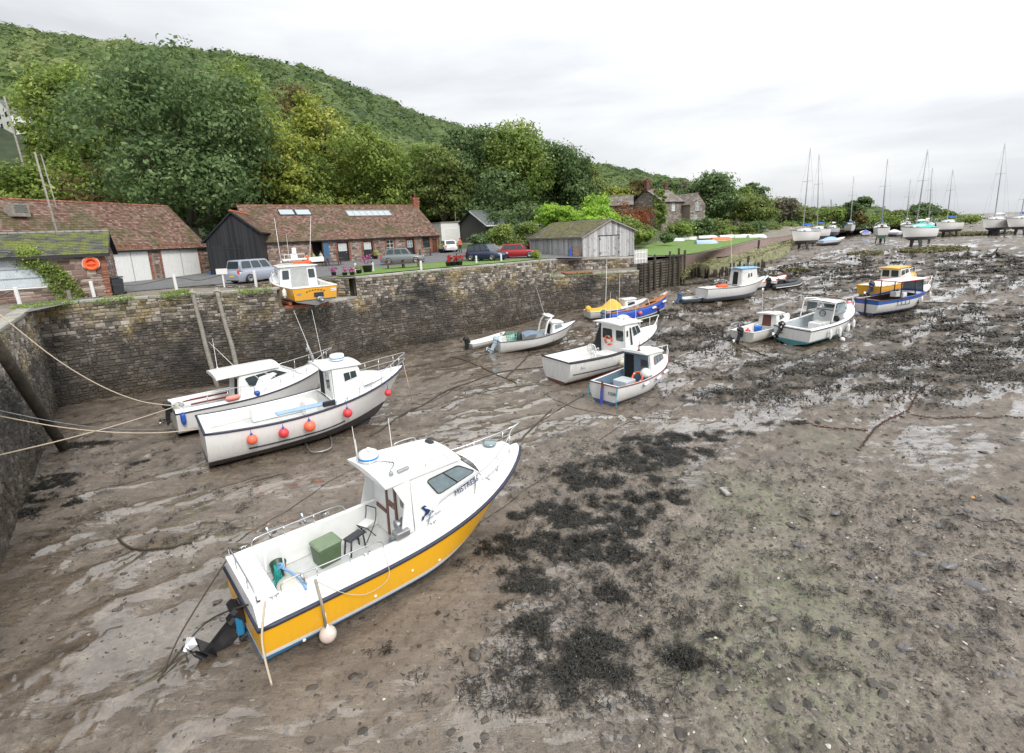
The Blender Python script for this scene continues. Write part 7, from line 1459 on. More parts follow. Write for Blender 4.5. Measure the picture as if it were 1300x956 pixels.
# ================================================================ yachts on the far hard
def yacht(px, py, L_, hdg, mast_px, hullc, label, deck=None, mh=None, cover=None, heel=0., wood=False, legs=2, cabin=True, group='sailing yachts dried out on the mud'):
    p = onm(px, py); h = L_*.16+.55; P = Hull(L_, L_*.31, h, rb=.35, tw=.62, full=1.9, rake=L_*.11, gw=.1, foot=.5)
    bands = {'white': [(0, (.02, .025, .03)), (.42, (.72, .72, .71)), (4, (.72, .72, .71))], 'green': [(0, (.02, .12, .09)), (.6, (.68, .68, .67)), (4, (.68, .68, .67))], 'navy': [(0, (.01, .015, .04)), (.5, (.7, .7, .69)), (4, (.7, .7, .69))], 'grey': [(0, (.03, .05, .1)), (.7, (.45, .47, .48)), (4, (.45, .47, .48))]}[hullc]
    t = thing('sailing_yacht', label, 'yacht', (p.x, p.y, p.z+.85), hdg, group); t.rotation_euler = (heel, 0, hdg)
    hm = bpy.data.materials.get('yacht_hull_'+hullc) or band_mat('yacht_hull_'+hullc, bands, dirt=.12, slope=.02)
    make_hull(t, P, hm, WHITE, NAVY, WHITE, NONSKID, .3, h-.35, strake=.03, keel=0, camber=.1)
    if legs == 3: mb = MB(); mb.prism([(-L_*.12, 0, -.95), (L_*.05, 0, -.95), (L_*.12, 0, .2), (-L_*.16, 0, .2)], (0, -.09, 0), (0, .09, 0)); mb.build('keel', BLACK, t)
    for sd in (-1, 1):
        if legs >= 2: mb = MB(); mb.prism([(-.45, sd*P.B*.22, .3), (.35, sd*P.B*.22, .3), (.2, sd*P.B*.3, -.95), (-.3, sd*P.B*.3, -.95)], (0, -.05, 0), (0, .05, 0)); mb.build('bilge_keel', BLACK, t)
    mb = MB(); mb.prism([(-L_*.44, 0, .6), (-L_*.38, 0, .6), (-L_*.36, 0, -.6), (-L_*.43, 0, -.6)], (0, -.03, 0), (0, .03, 0)); mb.build('rudder', BLACK, t)
    if cabin: cb = Cabin(t, 'coachroof', WHITE, h-.1, h+.45, -L_*.12, L_*.22, P.B*.3, P.B*.2, None, L_*.17, z1f=h+.35, z0f=h+.05); cb.roof(WHITE, camber=.05, oa=.02, of=.02, os_=.03); [cb.win(f_, .15, .45, .35, .75, GLASS) or cb.win(f_, .55, .85, .35, .75, GLASS) for f_ in 'SP']; cb.win('A', .35, .65, .05, .9, BROWNWOOD, name='companionway')
    tip = at(mast_px[0], mast_px[1], p.y); mhh = tip.z-(p.z+.85)-h; WM = BROWNWOOD if wood else mat_mast
    M_inv = Matrix.LocRotScale(t.location, t.rotation_euler, None).inverted(); loc = M_inv@tip; base = V3((L_*.04, 0, h+.35))
    loc.x = max(min(loc.x, base.x+mhh*.14), base.x-mhh*.14); loc.y = max(min(loc.y, mhh*.16), -mhh*.16)
    mb = MB(); mb.tube([base, base.lerp(loc, .5), loc], [.085, .08, .06], 7); m_ = mb.build('mast', WM, t)
    mb = MB(); sp_ = base.lerp(loc, .6); mb.tube([sp_+V3((0, -.7, 0)), sp_+V3((0, .7, 0))], .025, 5); mb.build('spreader', WM, m_)
    mb = MB()
    for q_ in (P.top(1, 1), P.top(0, 1)): mb.tube([loc, (q_[0], 0, q_[2])], .008, 3)
    for sd in (-1, 1): mb.tube([loc, sp_+V3((0, sd*.7, 0)), P.top(.52, sd)], .008, 3)
    mb.build('rigging', GALV, m_)
    mb = MB(); b1 = base+V3((-L_*.36, 0, .55)); mb.tube([base+V3((0, 0, .6)), b1], .05, 6); bo = mb.build('boom', WM, t)
    mb = MB(); mb.tube([base+V3((0, 0, .68)), base.lerp(b1, .5)+V3((0, 0, .42)), b1+V3((0, 0, .1))], [.16, .15, .08], 7); mb.build('sail_cover', cover or WRAIL, bo)
    deckrail(t, P, .72, .96, .5, STEEL, 4); rail(t, [P.top(.02, 1, .05), (P.top(.02, 1)[0], P.top(.02, 1, .05)[1], h+.55), (P.top(.02, 1)[0]-.05, 0, h+.58), (P.top(.02, -1)[0], P.top(.02, -1, .05)[1], h+.55), P.top(.02, -1, .05)], [], STEEL, .014, 'pushpit')
    if deck: mb = MB(); mb.grid([[(-L_*.42+L_*.62*i/9, k*P.B*.40*(1-.3*(i/9)**2), h+.05+(.75*math.sin(math.pi*(i+1)/11)+.05*math.sin(i*3))*(1-abs(k)**1.3)) for k in [-1+j/4 for j in range(9)]] for i in range(10)], t=.5); mb.build('boat_cover', deck, t)
    return t
mat_mast = mat('grey_aluminium_mast', (.42, .43, .44), .45, .3); BLC = mat('blue_canvas', (.03, .13, .5), .8); TQC = mat('turquoise_canvas', (.08, .45, .4), .8)
yacht(1019, 316, 7.2, R(-147), (1029, 188), 'white', 'white yacht on keels, foremost of the left pair, the taller mast of the two', cover=BLC, legs=2)
yacht(1037, 309, 6.6, R(-147), (1040, 196), 'white', 'white yacht tucked behind the foremost left one, blue sail cover', cover=BLC)
yacht(1055, 305, 5.5, R(-140), (1055, 253), 'grey', 'little yacht with a short wooden mast behind the left pair', wood=True, legs=2)
yacht(1078, 301, 6.2, R(-118), (1084, 224), 'white', 'white yacht under a blue cover with one pale mast', deck=BLC)
yacht(1117, 309, 7.0, R(58), (1127, 202), 'green', 'green-bottomed white yacht seen stern-on with two keels and a blue furled sail', cover=BLC, legs=3)
yacht(1162, 313, 7.0, R(-160), (1178, 190), 'navy', 'navy-bottomed white yacht with a turquoise cockpit cover', deck=TQC)
yacht(1149, 301, 6.0, R(60), (1156, 228), 'white', 'white yacht half hidden behind the one with the turquoise cover', cover=WRAIL)
yacht(1176, 303, 6.0, R(40), (1184, 213), 'white', 'white yacht with a thin pale mast right behind the turquoise cover')
yacht(1201, 301, 6.8, R(-160), (1210, 215), 'navy', 'white yacht with a blue furled sail, alone just right of the cluster', cover=BLC)
yacht(1261, 299, 7.8, R(-160), (1276, 182), 'navy', 'large white yacht with the tallest leaning mast near the right edge', legs=3)
yacht(1294, 298, 7.6, R(-165), (1303, 238), 'navy', 'white yacht cut by the right edge of the photo', cover=BLC, legs=2)
P = Hull(5.0, 1.9, .8, rb=.4, tw=.8, rake=.5)
for (px, py, hd, lab, dm, nm) in ((1056, 311, 15, 'low open boat under a pale blue cover in front of the left yachts', mat('pale_blue_cover', (.3, .45, .75), .8), 'covered_boat'), (1098, 300, 60, 'small dark blue boat in shade between two yachts', BLUEP, 'small_boat'), (1133, 300, 80, 'small white motor boat between the green-bottomed yacht and the next', WHITE, 'small_boat')):
    p = onm(px, py); t = thing(nm, lab, 'boat', (p.x, p.y, p.z), R(hd)); make_hull(t, P, hI, WHITE2, WHITE2, WHITE2, NONSKID, .5, .4, strake=.03)
    mb = MB(); mb.grid([[(-2.3+4.3*i/10, (.85-.5*(i/10)**3)*k, .82+.55*math.sin(math.pi*min(1, i/9))*(1-abs(k)**1.5)) for k in [-1+j/4 for j in range(9)]] for i in range(11)], t=.5); mb.build('boat_cover', dm, t)
# dinghies lying upside down on the green
q = random.Random(8)
UD = [(898, 309.5, 0, 'pale blue upturned dinghy in the middle of the green', (.35, .48, .68)), (858, 306.5, 10, 'white and blue upturned dinghy, leftmost on the green', (.6, .64, .68)), (877, 304.5, 5, 'white upturned dinghy near the hedge, second from the left', (.68, .68, .66)), (900, 303.0, -5, 'white upturned dinghy behind the orange one', (.7, .7, .7)),
      (917, 305.5, 0, 'orange-bottomed dinghy lying on the edge of the green', (.7, .16, .06)), (925, 302.3, 4, 'long white upturned dinghy right of the orange one', (.7, .7, .7)), (945, 301.8, -8, 'white upturned dinghy, second from the right on the green', (.72, .72, .7)), (962, 302, 3, 'white upturned dinghy, rightmost on the green', (.72, .72, .72))]
for i, (px, py, hd, lab, col) in enumerate(UD):
    p = onl(px, py); t = thing('upturned_dinghy', lab, 'dinghy', (p.x, p.y, p.z+.54), R(hd+15), 'dinghies laid up on the green'); P = Hull(3.3, 1.4, .5, rb=.15, tw=.8, rake=.3)
    t.rotation_euler = (math.pi, 0, R(hd)); mb = MB()
    ts = [j/14 for j in range(15)]; vs_ = [j/8 for j in range(9)]
    for sd in (-1, 1): mb.grid([[P.pt(a, v, sd) for v in vs_] for a in ts], t=.5, flip=(sd > 0))
    tr = [P.pt(0, v, -1) for v in vs_[::-1]]+[P.pt(0, v, 1) for v in vs_[1:]]; mb.add(tr, [tuple(range(len(tr)))], 0, .5); mb.build('hull', mat('dinghy_hull_%d' % i, col, .5, dirt=.2), t)
    mb = MB(); mb.tube([P.edge(a, -1) for a in ts]+[P.edge(a, 1) for a in ts[::-1]], .03, 5); mb.build('rubbing_strake', BLACK if i % 2 else WRAIL, t)
# ================================================================ vegetation
def leafmat(name, dark, mid, light, hi=None, tr=.45):
    st = [(0, dark), (.45, mid), (.85, light), (1, hi or light)]
    m = tint_mat(name, st, .6, bump=0, bscale=.35, spec=.25, translucent=tr)
    return m
LM = dict(
 dark=leafmat('dark_green_foliage', (.054, .095, .034), (.114, .186, .068), (.229, .312, .134), (.381, .473, .229)),
 green=leafmat('mid_green_foliage', (.074, .119, .025), (.190, .275, .061), (.351, .435, .119), (.519, .549, .199)),
 olive=leafmat('olive_green_foliage', (.065, .1, .028), (.165, .22, .062), (.3, .35, .11), (.46, .48, .19)),
 yellow=leafmat('yellowing_foliage', (.12, .155, .03), (.31, .37, .07), (.53, .54, .13), (.68, .64, .24)),
 ygreen=leafmat('yellow_green_foliage', (.08, .12, .026), (.2, .28, .06), (.36, .45, .11), (.56, .6, .2)),
 autumn=leafmat('rusty_autumn_foliage', (.08, .075, .03), (.17, .15, .055), (.28, .235, .09), (.42, .27, .12)),
 lime=leafmat('bright_lime_foliage', (.142, .261, .035), (.309, .520, .070), (.520, .700, .120), (.700, .700, .212)),
 red=leafmat('red_creeper', (.070, .070, .029), (.212, .107, .048), (.473, .142, .070), (.700, .120, .094)),
 bare=leafmat('greyish_twiggy_foliage', (.120, .107, .083), (.212, .201, .142), (.331, .318, .212), (.473, .450, .309)),
 hill=leafmat('hill_woodland', (.049, .087, .025), (.109, .161, .047), (.197, .238, .082), (.337, .337, .127), tr=.2))
BARK = mat('tree_bark', (.09, .075, .06), .9, var=.3, scale=8, bump=.5)
def leaves(P, Nn, size, g, tint, droop=.35):
    """leaf-shaped quads round the points P, turned roughly outwards along Nn."""
    n = len(P); a = g.normal(size=(n, 3)); a += Nn*1.8; a[:, 2] += droop*1.6; a /= np.linalg.norm(a, axis=1)[:, None]+1e-9
    b = g.normal(size=(n, 3)); u = np.cross(a, b); u /= np.linalg.norm(u, axis=1)[:, None]+1e-9; v = np.cross(a, u)
    s = size*g.uniform(.55, 1.35, n)[:, None]; w = s*g.uniform(.45, .8, n)[:, None]
    V = np.stack([P-u*s, P-v*w*.9+u*s*.1, P+u*s, P+v*w*.9-u*s*.1], 1).reshape(-1, 3); Fc = np.arange(4*n).reshape(n, 4); return V, Fc, tint
def crown(seed, h, r, z0, nclump, nleaf, leaf, shape='round', lobes=9, spread=.11):
    g = np.random.default_rng(seed); H2 = (h-z0)/2; C = []
    L_ = []
    for i in range(lobes):
        a = g.uniform(0, 6.28); t = g.uniform(-.75, .8); q = math.sqrt(max(0, 1-t*t)); k = {'round': 1., 'cone': 1-.45*(t+1)/2, 'tall': .85, 'spread': 1.1}[shape]
        rr = r*q*g.uniform(.45, .72)*k; L_.append((rr*math.cos(a), rr*math.sin(a), z0+H2+t*H2*.72, r*g.uniform(.30, .5), H2*g.uniform(.26, .42)))
    L_.append((0, 0, z0+H2, r*.62, H2*.82))
    P, Nn, T = [], [], []
    for i in range(nclump):
        lx, ly, lz, lr, lh = L_[g.integers(len(L_))]; d = g.normal(size=3); d[2] = d[2]*.9+.18; d /= np.linalg.norm(d); k = g.uniform(.72, 1.06)
        c = np.array([lx+d[0]*lr*k, ly+d[1]*lr*k, lz+d[2]*lh*k]); m = max(6, int(nleaf*g.uniform(.5, 1.5))); sp = r*spread*g.uniform(.6, 1.4)
        off = g.normal(size=(m, 3))*[sp, sp, sp*.55]; P.append(c+off); nn = d*.5+off/np.maximum(np.linalg.norm(off, axis=1)[:, None], 1e-6)*.6; Nn.append(nn)
        T.append(np.clip(g.normal(.5, .17)+g.normal(0, .13, m), 0, 1))
    P = np.concatenate(P); Nn = np.concatenate(Nn); T = np.concatenate(T); return leaves(P, Nn, leaf, g, T)
def trunkmb(seed, h, r, tr):
    q = random.Random(seed); mb = MB(); pts = [V3((q.uniform(-.05, .05)*i*r*.12, q.uniform(-.05, .05)*i*r*.12, -1.+(h*.72+1)*i/7)) for i in range(8)]; mb.tube(pts, [tr*(1.25-.13*i) for i in range(8)], 8)
    for i in range(9):
        k = q.randrange(2, 7); a = q.uniform(0, 6.28); p = pts[k]; L2 = r*q.uniform(.5, .85); e = p+V3((math.cos(a)*L2, math.sin(a)*L2, h*q.uniform(.1, .28))); mb.tube([p, p.lerp(e, .5)+V3((0, 0, h*.03)), e], [tr*.5, tr*.3, tr*.09], 5)
    return mb
PROTO = {}
def tree(kind, name, label, base, h, r, z0f=.15, shape='round', seed=1, dens=1., leaf=.32, group=None, cat='tree', trunk=True, lobes=9, spread=.11):
    t = thing(name, label, cat, tuple(base), (seed*1.7) % 6.28, group)
    nc = int(330*dens); V, Fc, T = crown(seed, h, r, h*z0f, nc, 42, leaf*.76, shape, lobes, spread)
    npmesh('crown', V, Fc, LM[kind], tint=T, parent=t)
    if trunk: trunkmb(seed, h, r, max(.12, h*.022)).build('trunk', BARK, t)
    return t
def treepx(kind, name, label, px, ytop, wpx, Y, ybase=None, **k):
    """tree standing at distance Y whose crown top and width were read off the photo; its foot is on the ground there."""
    top = at(px, ytop, Y); zg = float(landz(top.x, Y)); hz_ = hillz(top.x, Y)
    if hz_ is not None and hz_ > zg-2 and Y > 86: zg = max(zg, hz_)
    r = wpx*Y/650/2*1.02; return tree(kind, name, label, (top.x, Y, zg-.2), top.z-zg+.2, r, **k)
TR = [
 ('ygreen', 'broadleaf_tree', 'pale olive tree with sparse yellowing crown above the left barn', 78, 66, 118, 82, dict(seed=1, dens=1.5, leaf=.36, z0f=.1)),
 ('ygreen', 'broadleaf_tree', 'yellow-green tree at the far left with the telegraph poles in front', 42, 100, 60, 88, dict(seed=2, dens=1.0, leaf=.36, z0f=.1)),
 ('dark', 'sycamore_tree', 'huge dark green tree dominating the left, over the tiled barn', 208, 60, 205, 66, dict(seed=3, dens=2.6, leaf=.34, z0f=.04, lobes=14)),
 ('ygreen', 'broadleaf_tree', 'lime-yellow topped tree just right of the huge dark green one', 305, 70, 100, 80, dict(seed=4, dens=1.2, shape='tall', leaf=.33)),
 ('yellow', 'broadleaf_tree', 'bright yellow autumn tree above the black boathouse', 335, 128, 84, 75, dict(seed=5, dens=1.1, leaf=.30)),
 ('autumn', 'broadleaf_tree', 'rust-tinged dark tree between the yellow trees on the skyline', 362, 95, 66, 92, dict(seed=6, dens=.8, leaf=.34)),
 ('yellow', 'broadleaf_tree', 'tall yellow-green tree with feathery top behind the skylights', 402, 113, 76, 84, dict(seed=7, dens=1.0, shape='tall', leaf=.32)),
 ('green', 'broadleaf_tree', 'mid green tree directly behind the twin skylights', 372, 170, 86, 77, dict(seed=8, dens=1.0, leaf=.3)),
 ('ygreen', 'broadleaf_tree', 'yellow-green broad tree behind the middle of the workshop roof', 468, 147, 112, 86, dict(seed=9, dens=1.3, leaf=.32)),
 ('green', 'broadleaf_tree', 'round leafy green tree behind the brick chimney', 522, 168, 92, 90, dict(seed=10, dens=1.1, leaf=.3)),
 ('olive', 'broadleaf_tree', 'ragged olive tree right of the round leafy tree', 556, 160, 74, 86, dict(seed=11, dens=.9, leaf=.34)),
 ('dark', 'broadleaf_tree', 'tall dark tree with thin skyline twigs above the white garage', 594, 148, 86, 92, dict(seed=12, dens=1.1, leaf=.34)),
 ('green', 'broadleaf_tree', 'tall full-crowned green tree above the bungalow, highest of the right-hand wood', 656, 137, 96, 88, dict(seed=13, dens=1.5, shape='tall', leaf=.33, z0f=.05)),
 ('dark', 'broadleaf_tree', 'dark tree under the tall full-crowned one, over the bungalow roof', 640, 206, 100, 86, dict(seed=14, dens=1.2, leaf=.32, z0f=.02)),
 ('dark', 'broadleaf_tree', 'dark green tree to the right of the tall full-crowned one', 712, 168, 82, 92, dict(seed=15, dens=1.3, leaf=.34, z0f=.03)),
 ('olive', 'broadleaf_tree', 'olive round tree at the right end of the big wood', 746, 192, 56, 96, dict(seed=16, dens=.9, leaf=.34, z0f=.05)),
 ('lime', 'willow_tree', 'bright lime green tree right behind the weathered boathouse roof', 742, 246, 78, 68, dict(seed=17, dens=1.0, leaf=.22, z0f=.1, spread=.09)),
 ('lime', 'willow_tree', 'smaller lime green bush left of the boathouse ridge', 704, 252, 50, 66, dict(seed=18, dens=.7, leaf=.2, z0f=.1, spread=.09)),
 ('yellow', 'broadleaf_tree', 'small yellow tree above the low cottage wing', 783, 232, 36, 125, dict(seed=19, dens=.5, leaf=.4)),
 ('autumn', 'broadleaf_tree', 'rusty orange tree above the stone house chimneys', 807, 218, 42, 135, dict(seed=20, dens=.6, leaf=.42)),
 ('ygreen', 'broadleaf_tree', 'low yellow-green tree behind the stone house roof', 838, 236, 40, 125, dict(seed=21, dens=.5, leaf=.4)),
 ('dark', 'broadleaf_tree', 'dark green tree on the skyline left of the bare one', 842, 222, 36, 150, dict(seed=22, dens=.5, leaf=.45)),
 ('bare', 'bare_tree', 'nearly bare greyish tree beside the big round one', 864, 224, 28, 150, dict(seed=23, dens=.25, leaf=.3)),
 ('dark', 'oak_tree', 'large round dark green tree right of the stone house', 901, 215, 72, 118, dict(seed=24, dens=1.6, leaf=.42, z0f=.04, lobes=12)),
 ('green', 'broadleaf_tree', 'pale green tree just right of the large round one', 936, 234, 36, 130, dict(seed=25, dens=.5, leaf=.42)),
 ('dark', 'broadleaf_tree', 'small dark standard tree on the skyline', 959, 229, 32, 140, dict(seed=26, dens=.45, leaf=.42, z0f=.4)),
 ('olive', 'broadleaf_tree', 'broad olive tree below the small dark standard one', 953, 247, 62, 120, dict(seed=27, dens=.8, leaf=.42)),
 ('bare', 'broadleaf_tree', 'grey-green wispy tree near the left yachts', 992, 250, 40, 130, dict(seed=28, dens=.5, leaf=.4)),
 ('olive', 'broadleaf_tree', 'low grey-olive tree behind the two left masts', 1016, 262, 36, 130, dict(seed=29, dens=.5, leaf=.4)),
 ('green', 'broadleaf_tree', 'low tree between the left masts and the blue-covered yacht', 1052, 262, 34, 140, dict(seed=30, dens=.5, leaf=.45)),
 ('dark', 'broadleaf_tree', 'dark windblown tree behind the blue-covered yacht', 1091, 249, 30, 145, dict(seed=31, dens=.5, leaf=.45, z0f=.3)),
 ('olive', 'broadleaf_tree', 'low tree left of the pale house among the yachts', 1078, 261, 26, 150, dict(seed=32, dens=.4, leaf=.45)),
 ('olive', 'broadleaf_tree', 'small tree behind the green-bottomed yacht', 1140, 266, 28, 150, dict(seed=33, dens=.4, leaf=.45)),
 ('dark', 'windblown_tree', 'dark flat-topped windblown tree behind the turquoise-covered yacht', 1172, 258, 34, 150, dict(seed=34, dens=.5, leaf=.42, z0f=.3)),
 ('green', 'broadleaf_tree', 'last low tree right of the windblown one', 1196, 265, 26, 160, dict(seed=35, dens=.4, leaf=.45)),
 ('autumn', 'garden_tree', 'rusty red small tree beside the pale house among the yachts', 1092, 267, 16, 140, dict(seed=36, dens=.25, leaf=.4)),
 ('dark', 'broadleaf_tree', 'dark gap-filling tree low behind the white garage', 590, 235, 70, 92, dict(seed=37, dens=1., leaf=.34, z0f=.0)),
 ('dark', 'broadleaf_tree', 'dark shadowy tree low behind the right half of the wood', 700, 226, 80, 98, dict(seed=38, dens=1.1, leaf=.36, z0f=.0)),
 ('green', 'broadleaf_tree', 'green tree low behind the middle of the workshop ridge', 430, 208, 80, 84, dict(seed=39, dens=.9, leaf=.3, z0f=.0)),
 ('autumn', 'broadleaf_tree', 'low reddish autumn tree behind the ridge of the left barn', 105, 190, 90, 62, dict(seed=40, dens=1., leaf=.28, z0f=.0)),
 ('ygreen', 'broadleaf_tree', 'orange-tinged yellow tree at the left edge above the slate store', 12, 194, 84, 56, dict(seed=41, dens=1., leaf=.26, z0f=.0)),
 ('dark', 'broadleaf_tree', 'dark tree low between the black boathouse and the yellow trees', 300, 205, 90, 76, dict(seed=42, dens=1., leaf=.3, z0f=.0)),
 ('olive', 'broadleaf_tree', 'olive tree filling the skyline between the left tree and the huge dark one', 118, 86, 100, 96, dict(seed=43, dens=1.1, leaf=.36, z0f=.1)),
 ('green', 'broadleaf_tree', 'green tree right of the red-tinged one, behind the workshop gable', 490, 222, 70, 90, dict(seed=44, dens=.8, leaf=.3, z0f=0)),
]
for (kd, nm, lab, px, yt, w_, Y, kw) in TR: treepx(kd, nm, lab, px, yt, w_, Y, group=None, **kw)
# shrubs, hedges and creepers
def shrub(kind, name, label, px, py, wpx, hpx, seed, fn=onl, leaf=.14, dens=.5, group=None, cat='shrub', Y=None):
    p = fn(px, py) if Y is None else V3((at(px, py, Y).x, Y, at(px, py, Y).z)); s_ = max(p.y, 5)/650; r = wpx*s_/2; h = hpx*s_*1.05
    t = thing(name, label, cat, tuple(p), 0, group); V, Fc, T = crown(seed, h, r, -h*.25, int(150*dens), 30, leaf, 'round', 7, .16); npmesh('foliage', V, Fc, LM[kind], tint=T, parent=t); return t
SH = [('dark', 'round clipped dark bush below the white garage', 609, 313, 26, 14, 55), ('green', 'leafy shrub in front of the bungalow, beside the round clipped bush', 632, 310, 34, 26, 56), ('dark', 'dark bushy shrub under the bungalow gable', 640, 298, 40, 30, 60), ('olive', 'olive shrub behind the dark blue car', 655, 314, 26, 14, 55), ('green', 'green shrub between the bungalow and the boathouse', 668, 306, 34, 26, 60), ('yellow', 'small yellow flowering plant by the boathouse corner', 681, 325, 9, 6, 47),
      ('red', 'red and green creeper mass on the left of the stone house', 800, 291, 58, 30, 88), ('green', 'bright green creeper on the corner of the stone house', 836, 290, 20, 50, 90), ('green', 'green shrub in the garden below the stone house', 862, 298, 40, 18, 86), ('dark', 'dark shrub at the right corner of the stone house', 893, 297, 26, 18, 86), ('olive', 'pale garden bush behind the picket fence', 812, 301, 36, 14, 78), ('dark', 'round dark garden bush behind the fence', 845, 306, 16, 10, 72),
      ('green', 'clipped round hedge bush right of the garden', 923, 303, 24, 16, 88), ('olive', 'pale olive hedge bush above the white dinghies', 943, 303, 26, 20, 90), ('dark', 'dark hedge bush above the rightmost dinghy', 962, 302, 26, 22, 92), ('olive', 'grey-green domed hedge bush, second from the end', 982, 302, 26, 20, 95), ('green', 'domed hedge bush at the end of the hedge near the yachts', 1001, 302, 22, 20, 98), ('bare', 'pale reedy shrub in the middle of the hedge', 934, 300, 16, 22, 92),
      ('green', 'low shrub right of the stone cottage wing', 790, 298, 30, 22, 84), ('ygreen', 'yellow-green bush at the boathouse right end', 815, 306, 22, 12, 70), ('dark', 'dark bush behind the boathouse roof', 720, 300, 60, 26, 72), ('green', 'green bush behind the right end of the boathouse', 800, 303, 34, 26, 76), ('dark', 'dark hedge between the garden and the large round tree', 880, 300, 40, 22, 95), ('olive', 'olive hedge running behind the dinghies', 910, 300, 40, 20, 96)]
for i, (kd, lab, px, py, w_, h_, Y) in enumerate(SH): shrub(kd, 'creeper' if 'creeper' in lab else 'shrub', lab, px, py, w_, h_, 100+i, leaf=.2 if Y > 65 else .13, dens=.7, Y=Y, cat='creeper' if 'creeper' in lab else 'shrub')
HD = [(1030, 296, 60, 12, 135), (1075, 289, 50, 10, 150), (1110, 286, 60, 9, 150), (1150, 284, 60, 9, 150), (1190, 282, 50, 8, 160), (1000, 296, 40, 14, 125), (1222, 280, 40, 6, 170)]
for i, (px, py, w_, h_, Y) in enumerate(HD): shrub('dark' if i % 2 else 'green', 'hedge', 'stretch of dark green hedge behind the yachts, number reads left to right '.replace(', number reads left to right ', '')+['under the two left masts', 'below the dark windblown tree', 'left of the pale house', 'behind the turquoise-covered yacht', 'at its right end', 'nearest the domed bushes', 'fading into the shingle'][i], px, py, w_, h_, 140+i, leaf=.3, dens=.8, Y=Y, cat='hedge')
# climbing plant on the slate store
cp = thing('climbing_plant', 'green climbing plant spilling over the shutter of the slate-roofed store', 'climbing plant', tuple(STORE.P(0, 0, 0))); g = np.random.default_rng(4)
Pn = []
for i in range(90):
    t = g.uniform(0, 1); px = lerp(22, 96, t**.8)+g.normal(0, 5); py = lerp(322, 372, t)+g.normal(0, 7)-5*(t < .3); u, z = STORE.uz(px, max(py, 317)); c = STORE.P(u, -.08, z)-STORE.P(0, 0, 0); m = 26; Pn.append(np.array(c)+g.normal(size=(m, 3))*[.16, .1, .13])
Pn = np.concatenate(Pn); V, Fc, T = leaves(Pn, np.tile(np.array(STORE.N), (len(Pn), 1)), .075, g, np.clip(g.normal(.5, .2, len(Pn)), 0, 1)); npmesh('foliage', V, Fc, LM['ygreen'], tint=T, parent=cp)
# weeds along the coping (stuff: nobody could count them)
g = np.random.default_rng(6); Pn = []; 
for (px0, py0, px1, py1, n) in ((20, 390, 95, 382, 90), (120, 382, 180, 374, 40), (205, 374, 242, 370, 70), (300, 370, 345, 366, 30), (500, 348, 560, 342, 20), (600, 338, 690, 330, 30), (812, 322, 858, 320, 40), (700, 350, 800, 344, 30)):
    for i in range(n):
        t = g.uniform(0, 1); p = G(lerp(px0, px1, t), lerp(py0, py1, t)+g.uniform(-1, 4), 5.5 if px0 < 650 else 4.6); Pn.append(np.array(p)+g.normal(size=(22, 3))*[.14, .12, .06]+[0, 0, .04])
Pn = np.concatenate(Pn); V, Fc, T = leaves(Pn, np.tile([0, -.3, .8], (len(Pn), 1)), .05, g, np.clip(g.normal(.45, .2, len(Pn)), 0, 1)); tag(npmesh('wall_weeds', V, Fc, LM['green'], tint=T), 'small weeds and grass tufts growing along the quay coping', 'weeds', kind='stuff')
# marsh and lawn grass tufts
g = np.random.default_rng(8); Pn = []; A_, B_ = curve(bank, 150), curve(BOT, 150)
for i in range(5200):
    k = g.integers(0, 110); t = g.uniform(.26, 1.0); (ax, ay), (bx, by) = A_[k], B_[k]; x, y = ax+(bx-ax)*t, ay+(by-ay)*t; Pn.append((x, y, t, k))
Pn = np.array(Pn); zz = []
mo = [o for o in bpy.data.objects if o.name.startswith('saltmarsh_bank')][0]; bv = BVHTree.FromPolygons([v.co for v in mo.data.vertices], [p.vertices[:] for p in mo.data.polygons])
pts = []
for x, y, t, k in Pn:
    h = bv.ray_cast(Vector((x, y, 30)), Vector((0, 0, -1)))
    if h[0] is not None: pts.append((x, y, h[0].z+.02))
pts = np.repeat(np.array(pts), 6, 0); pts += g.normal(size=pts.shape)*[.25, .25, .03]; V, Fc, T = leaves(pts, np.tile([0, 0, .5], (len(pts), 1)), .075, g, np.clip(g.normal(.6, .22, len(pts)), 0, 1))
MG = leafmat('saltmarsh_blades', (.13, .12, .06), (.21, .2, .1), (.3, .29, .16), (.38, .37, .23), .1); tag(npmesh('saltmarsh_grass', V, Fc, MG, tint=T), 'rough pale saltmarsh grass on the bank above the groyne posts', 'grass', kind='stuff')
# saltmarsh islands on the far mud
for (px, py, rx, ry, lab) in ((1185, 318, 4.5, 1.1, 'flat patch of pale saltmarsh grass in front of the turquoise-covered yacht'), (1098, 323, 2.2, .7, 'small patch of saltmarsh grass by the stump on the far mud'), (1225, 298, 8, 3.2, 'wide saltmarsh patch between the last two yachts'), (1010, 345, 1.5, .5, 'tiny grass patch near the inflatable boat')):
    c = onm(px, py); n = int(500*rx*ry*.8)+200; a = g.uniform(0, 6.28, n); k = np.sqrt(g.uniform(0, 1, n)); x = c.x+rx*k*np.cos(a); y = c.y+ry*k*np.sin(a)*1.6; z = mudz(x, y)+.1+.25*(1-k)
    V, Fc, T = leaves(np.stack([x, y, z], 1), np.tile([0, 0, .6], (n, 1)), .3, g, np.clip(g.normal(.5, .25, n), 0, 1)); tag(npmesh('saltmarsh_patch', V, Fc, MG, tint=T), lab, 'grass', kind='stuff')
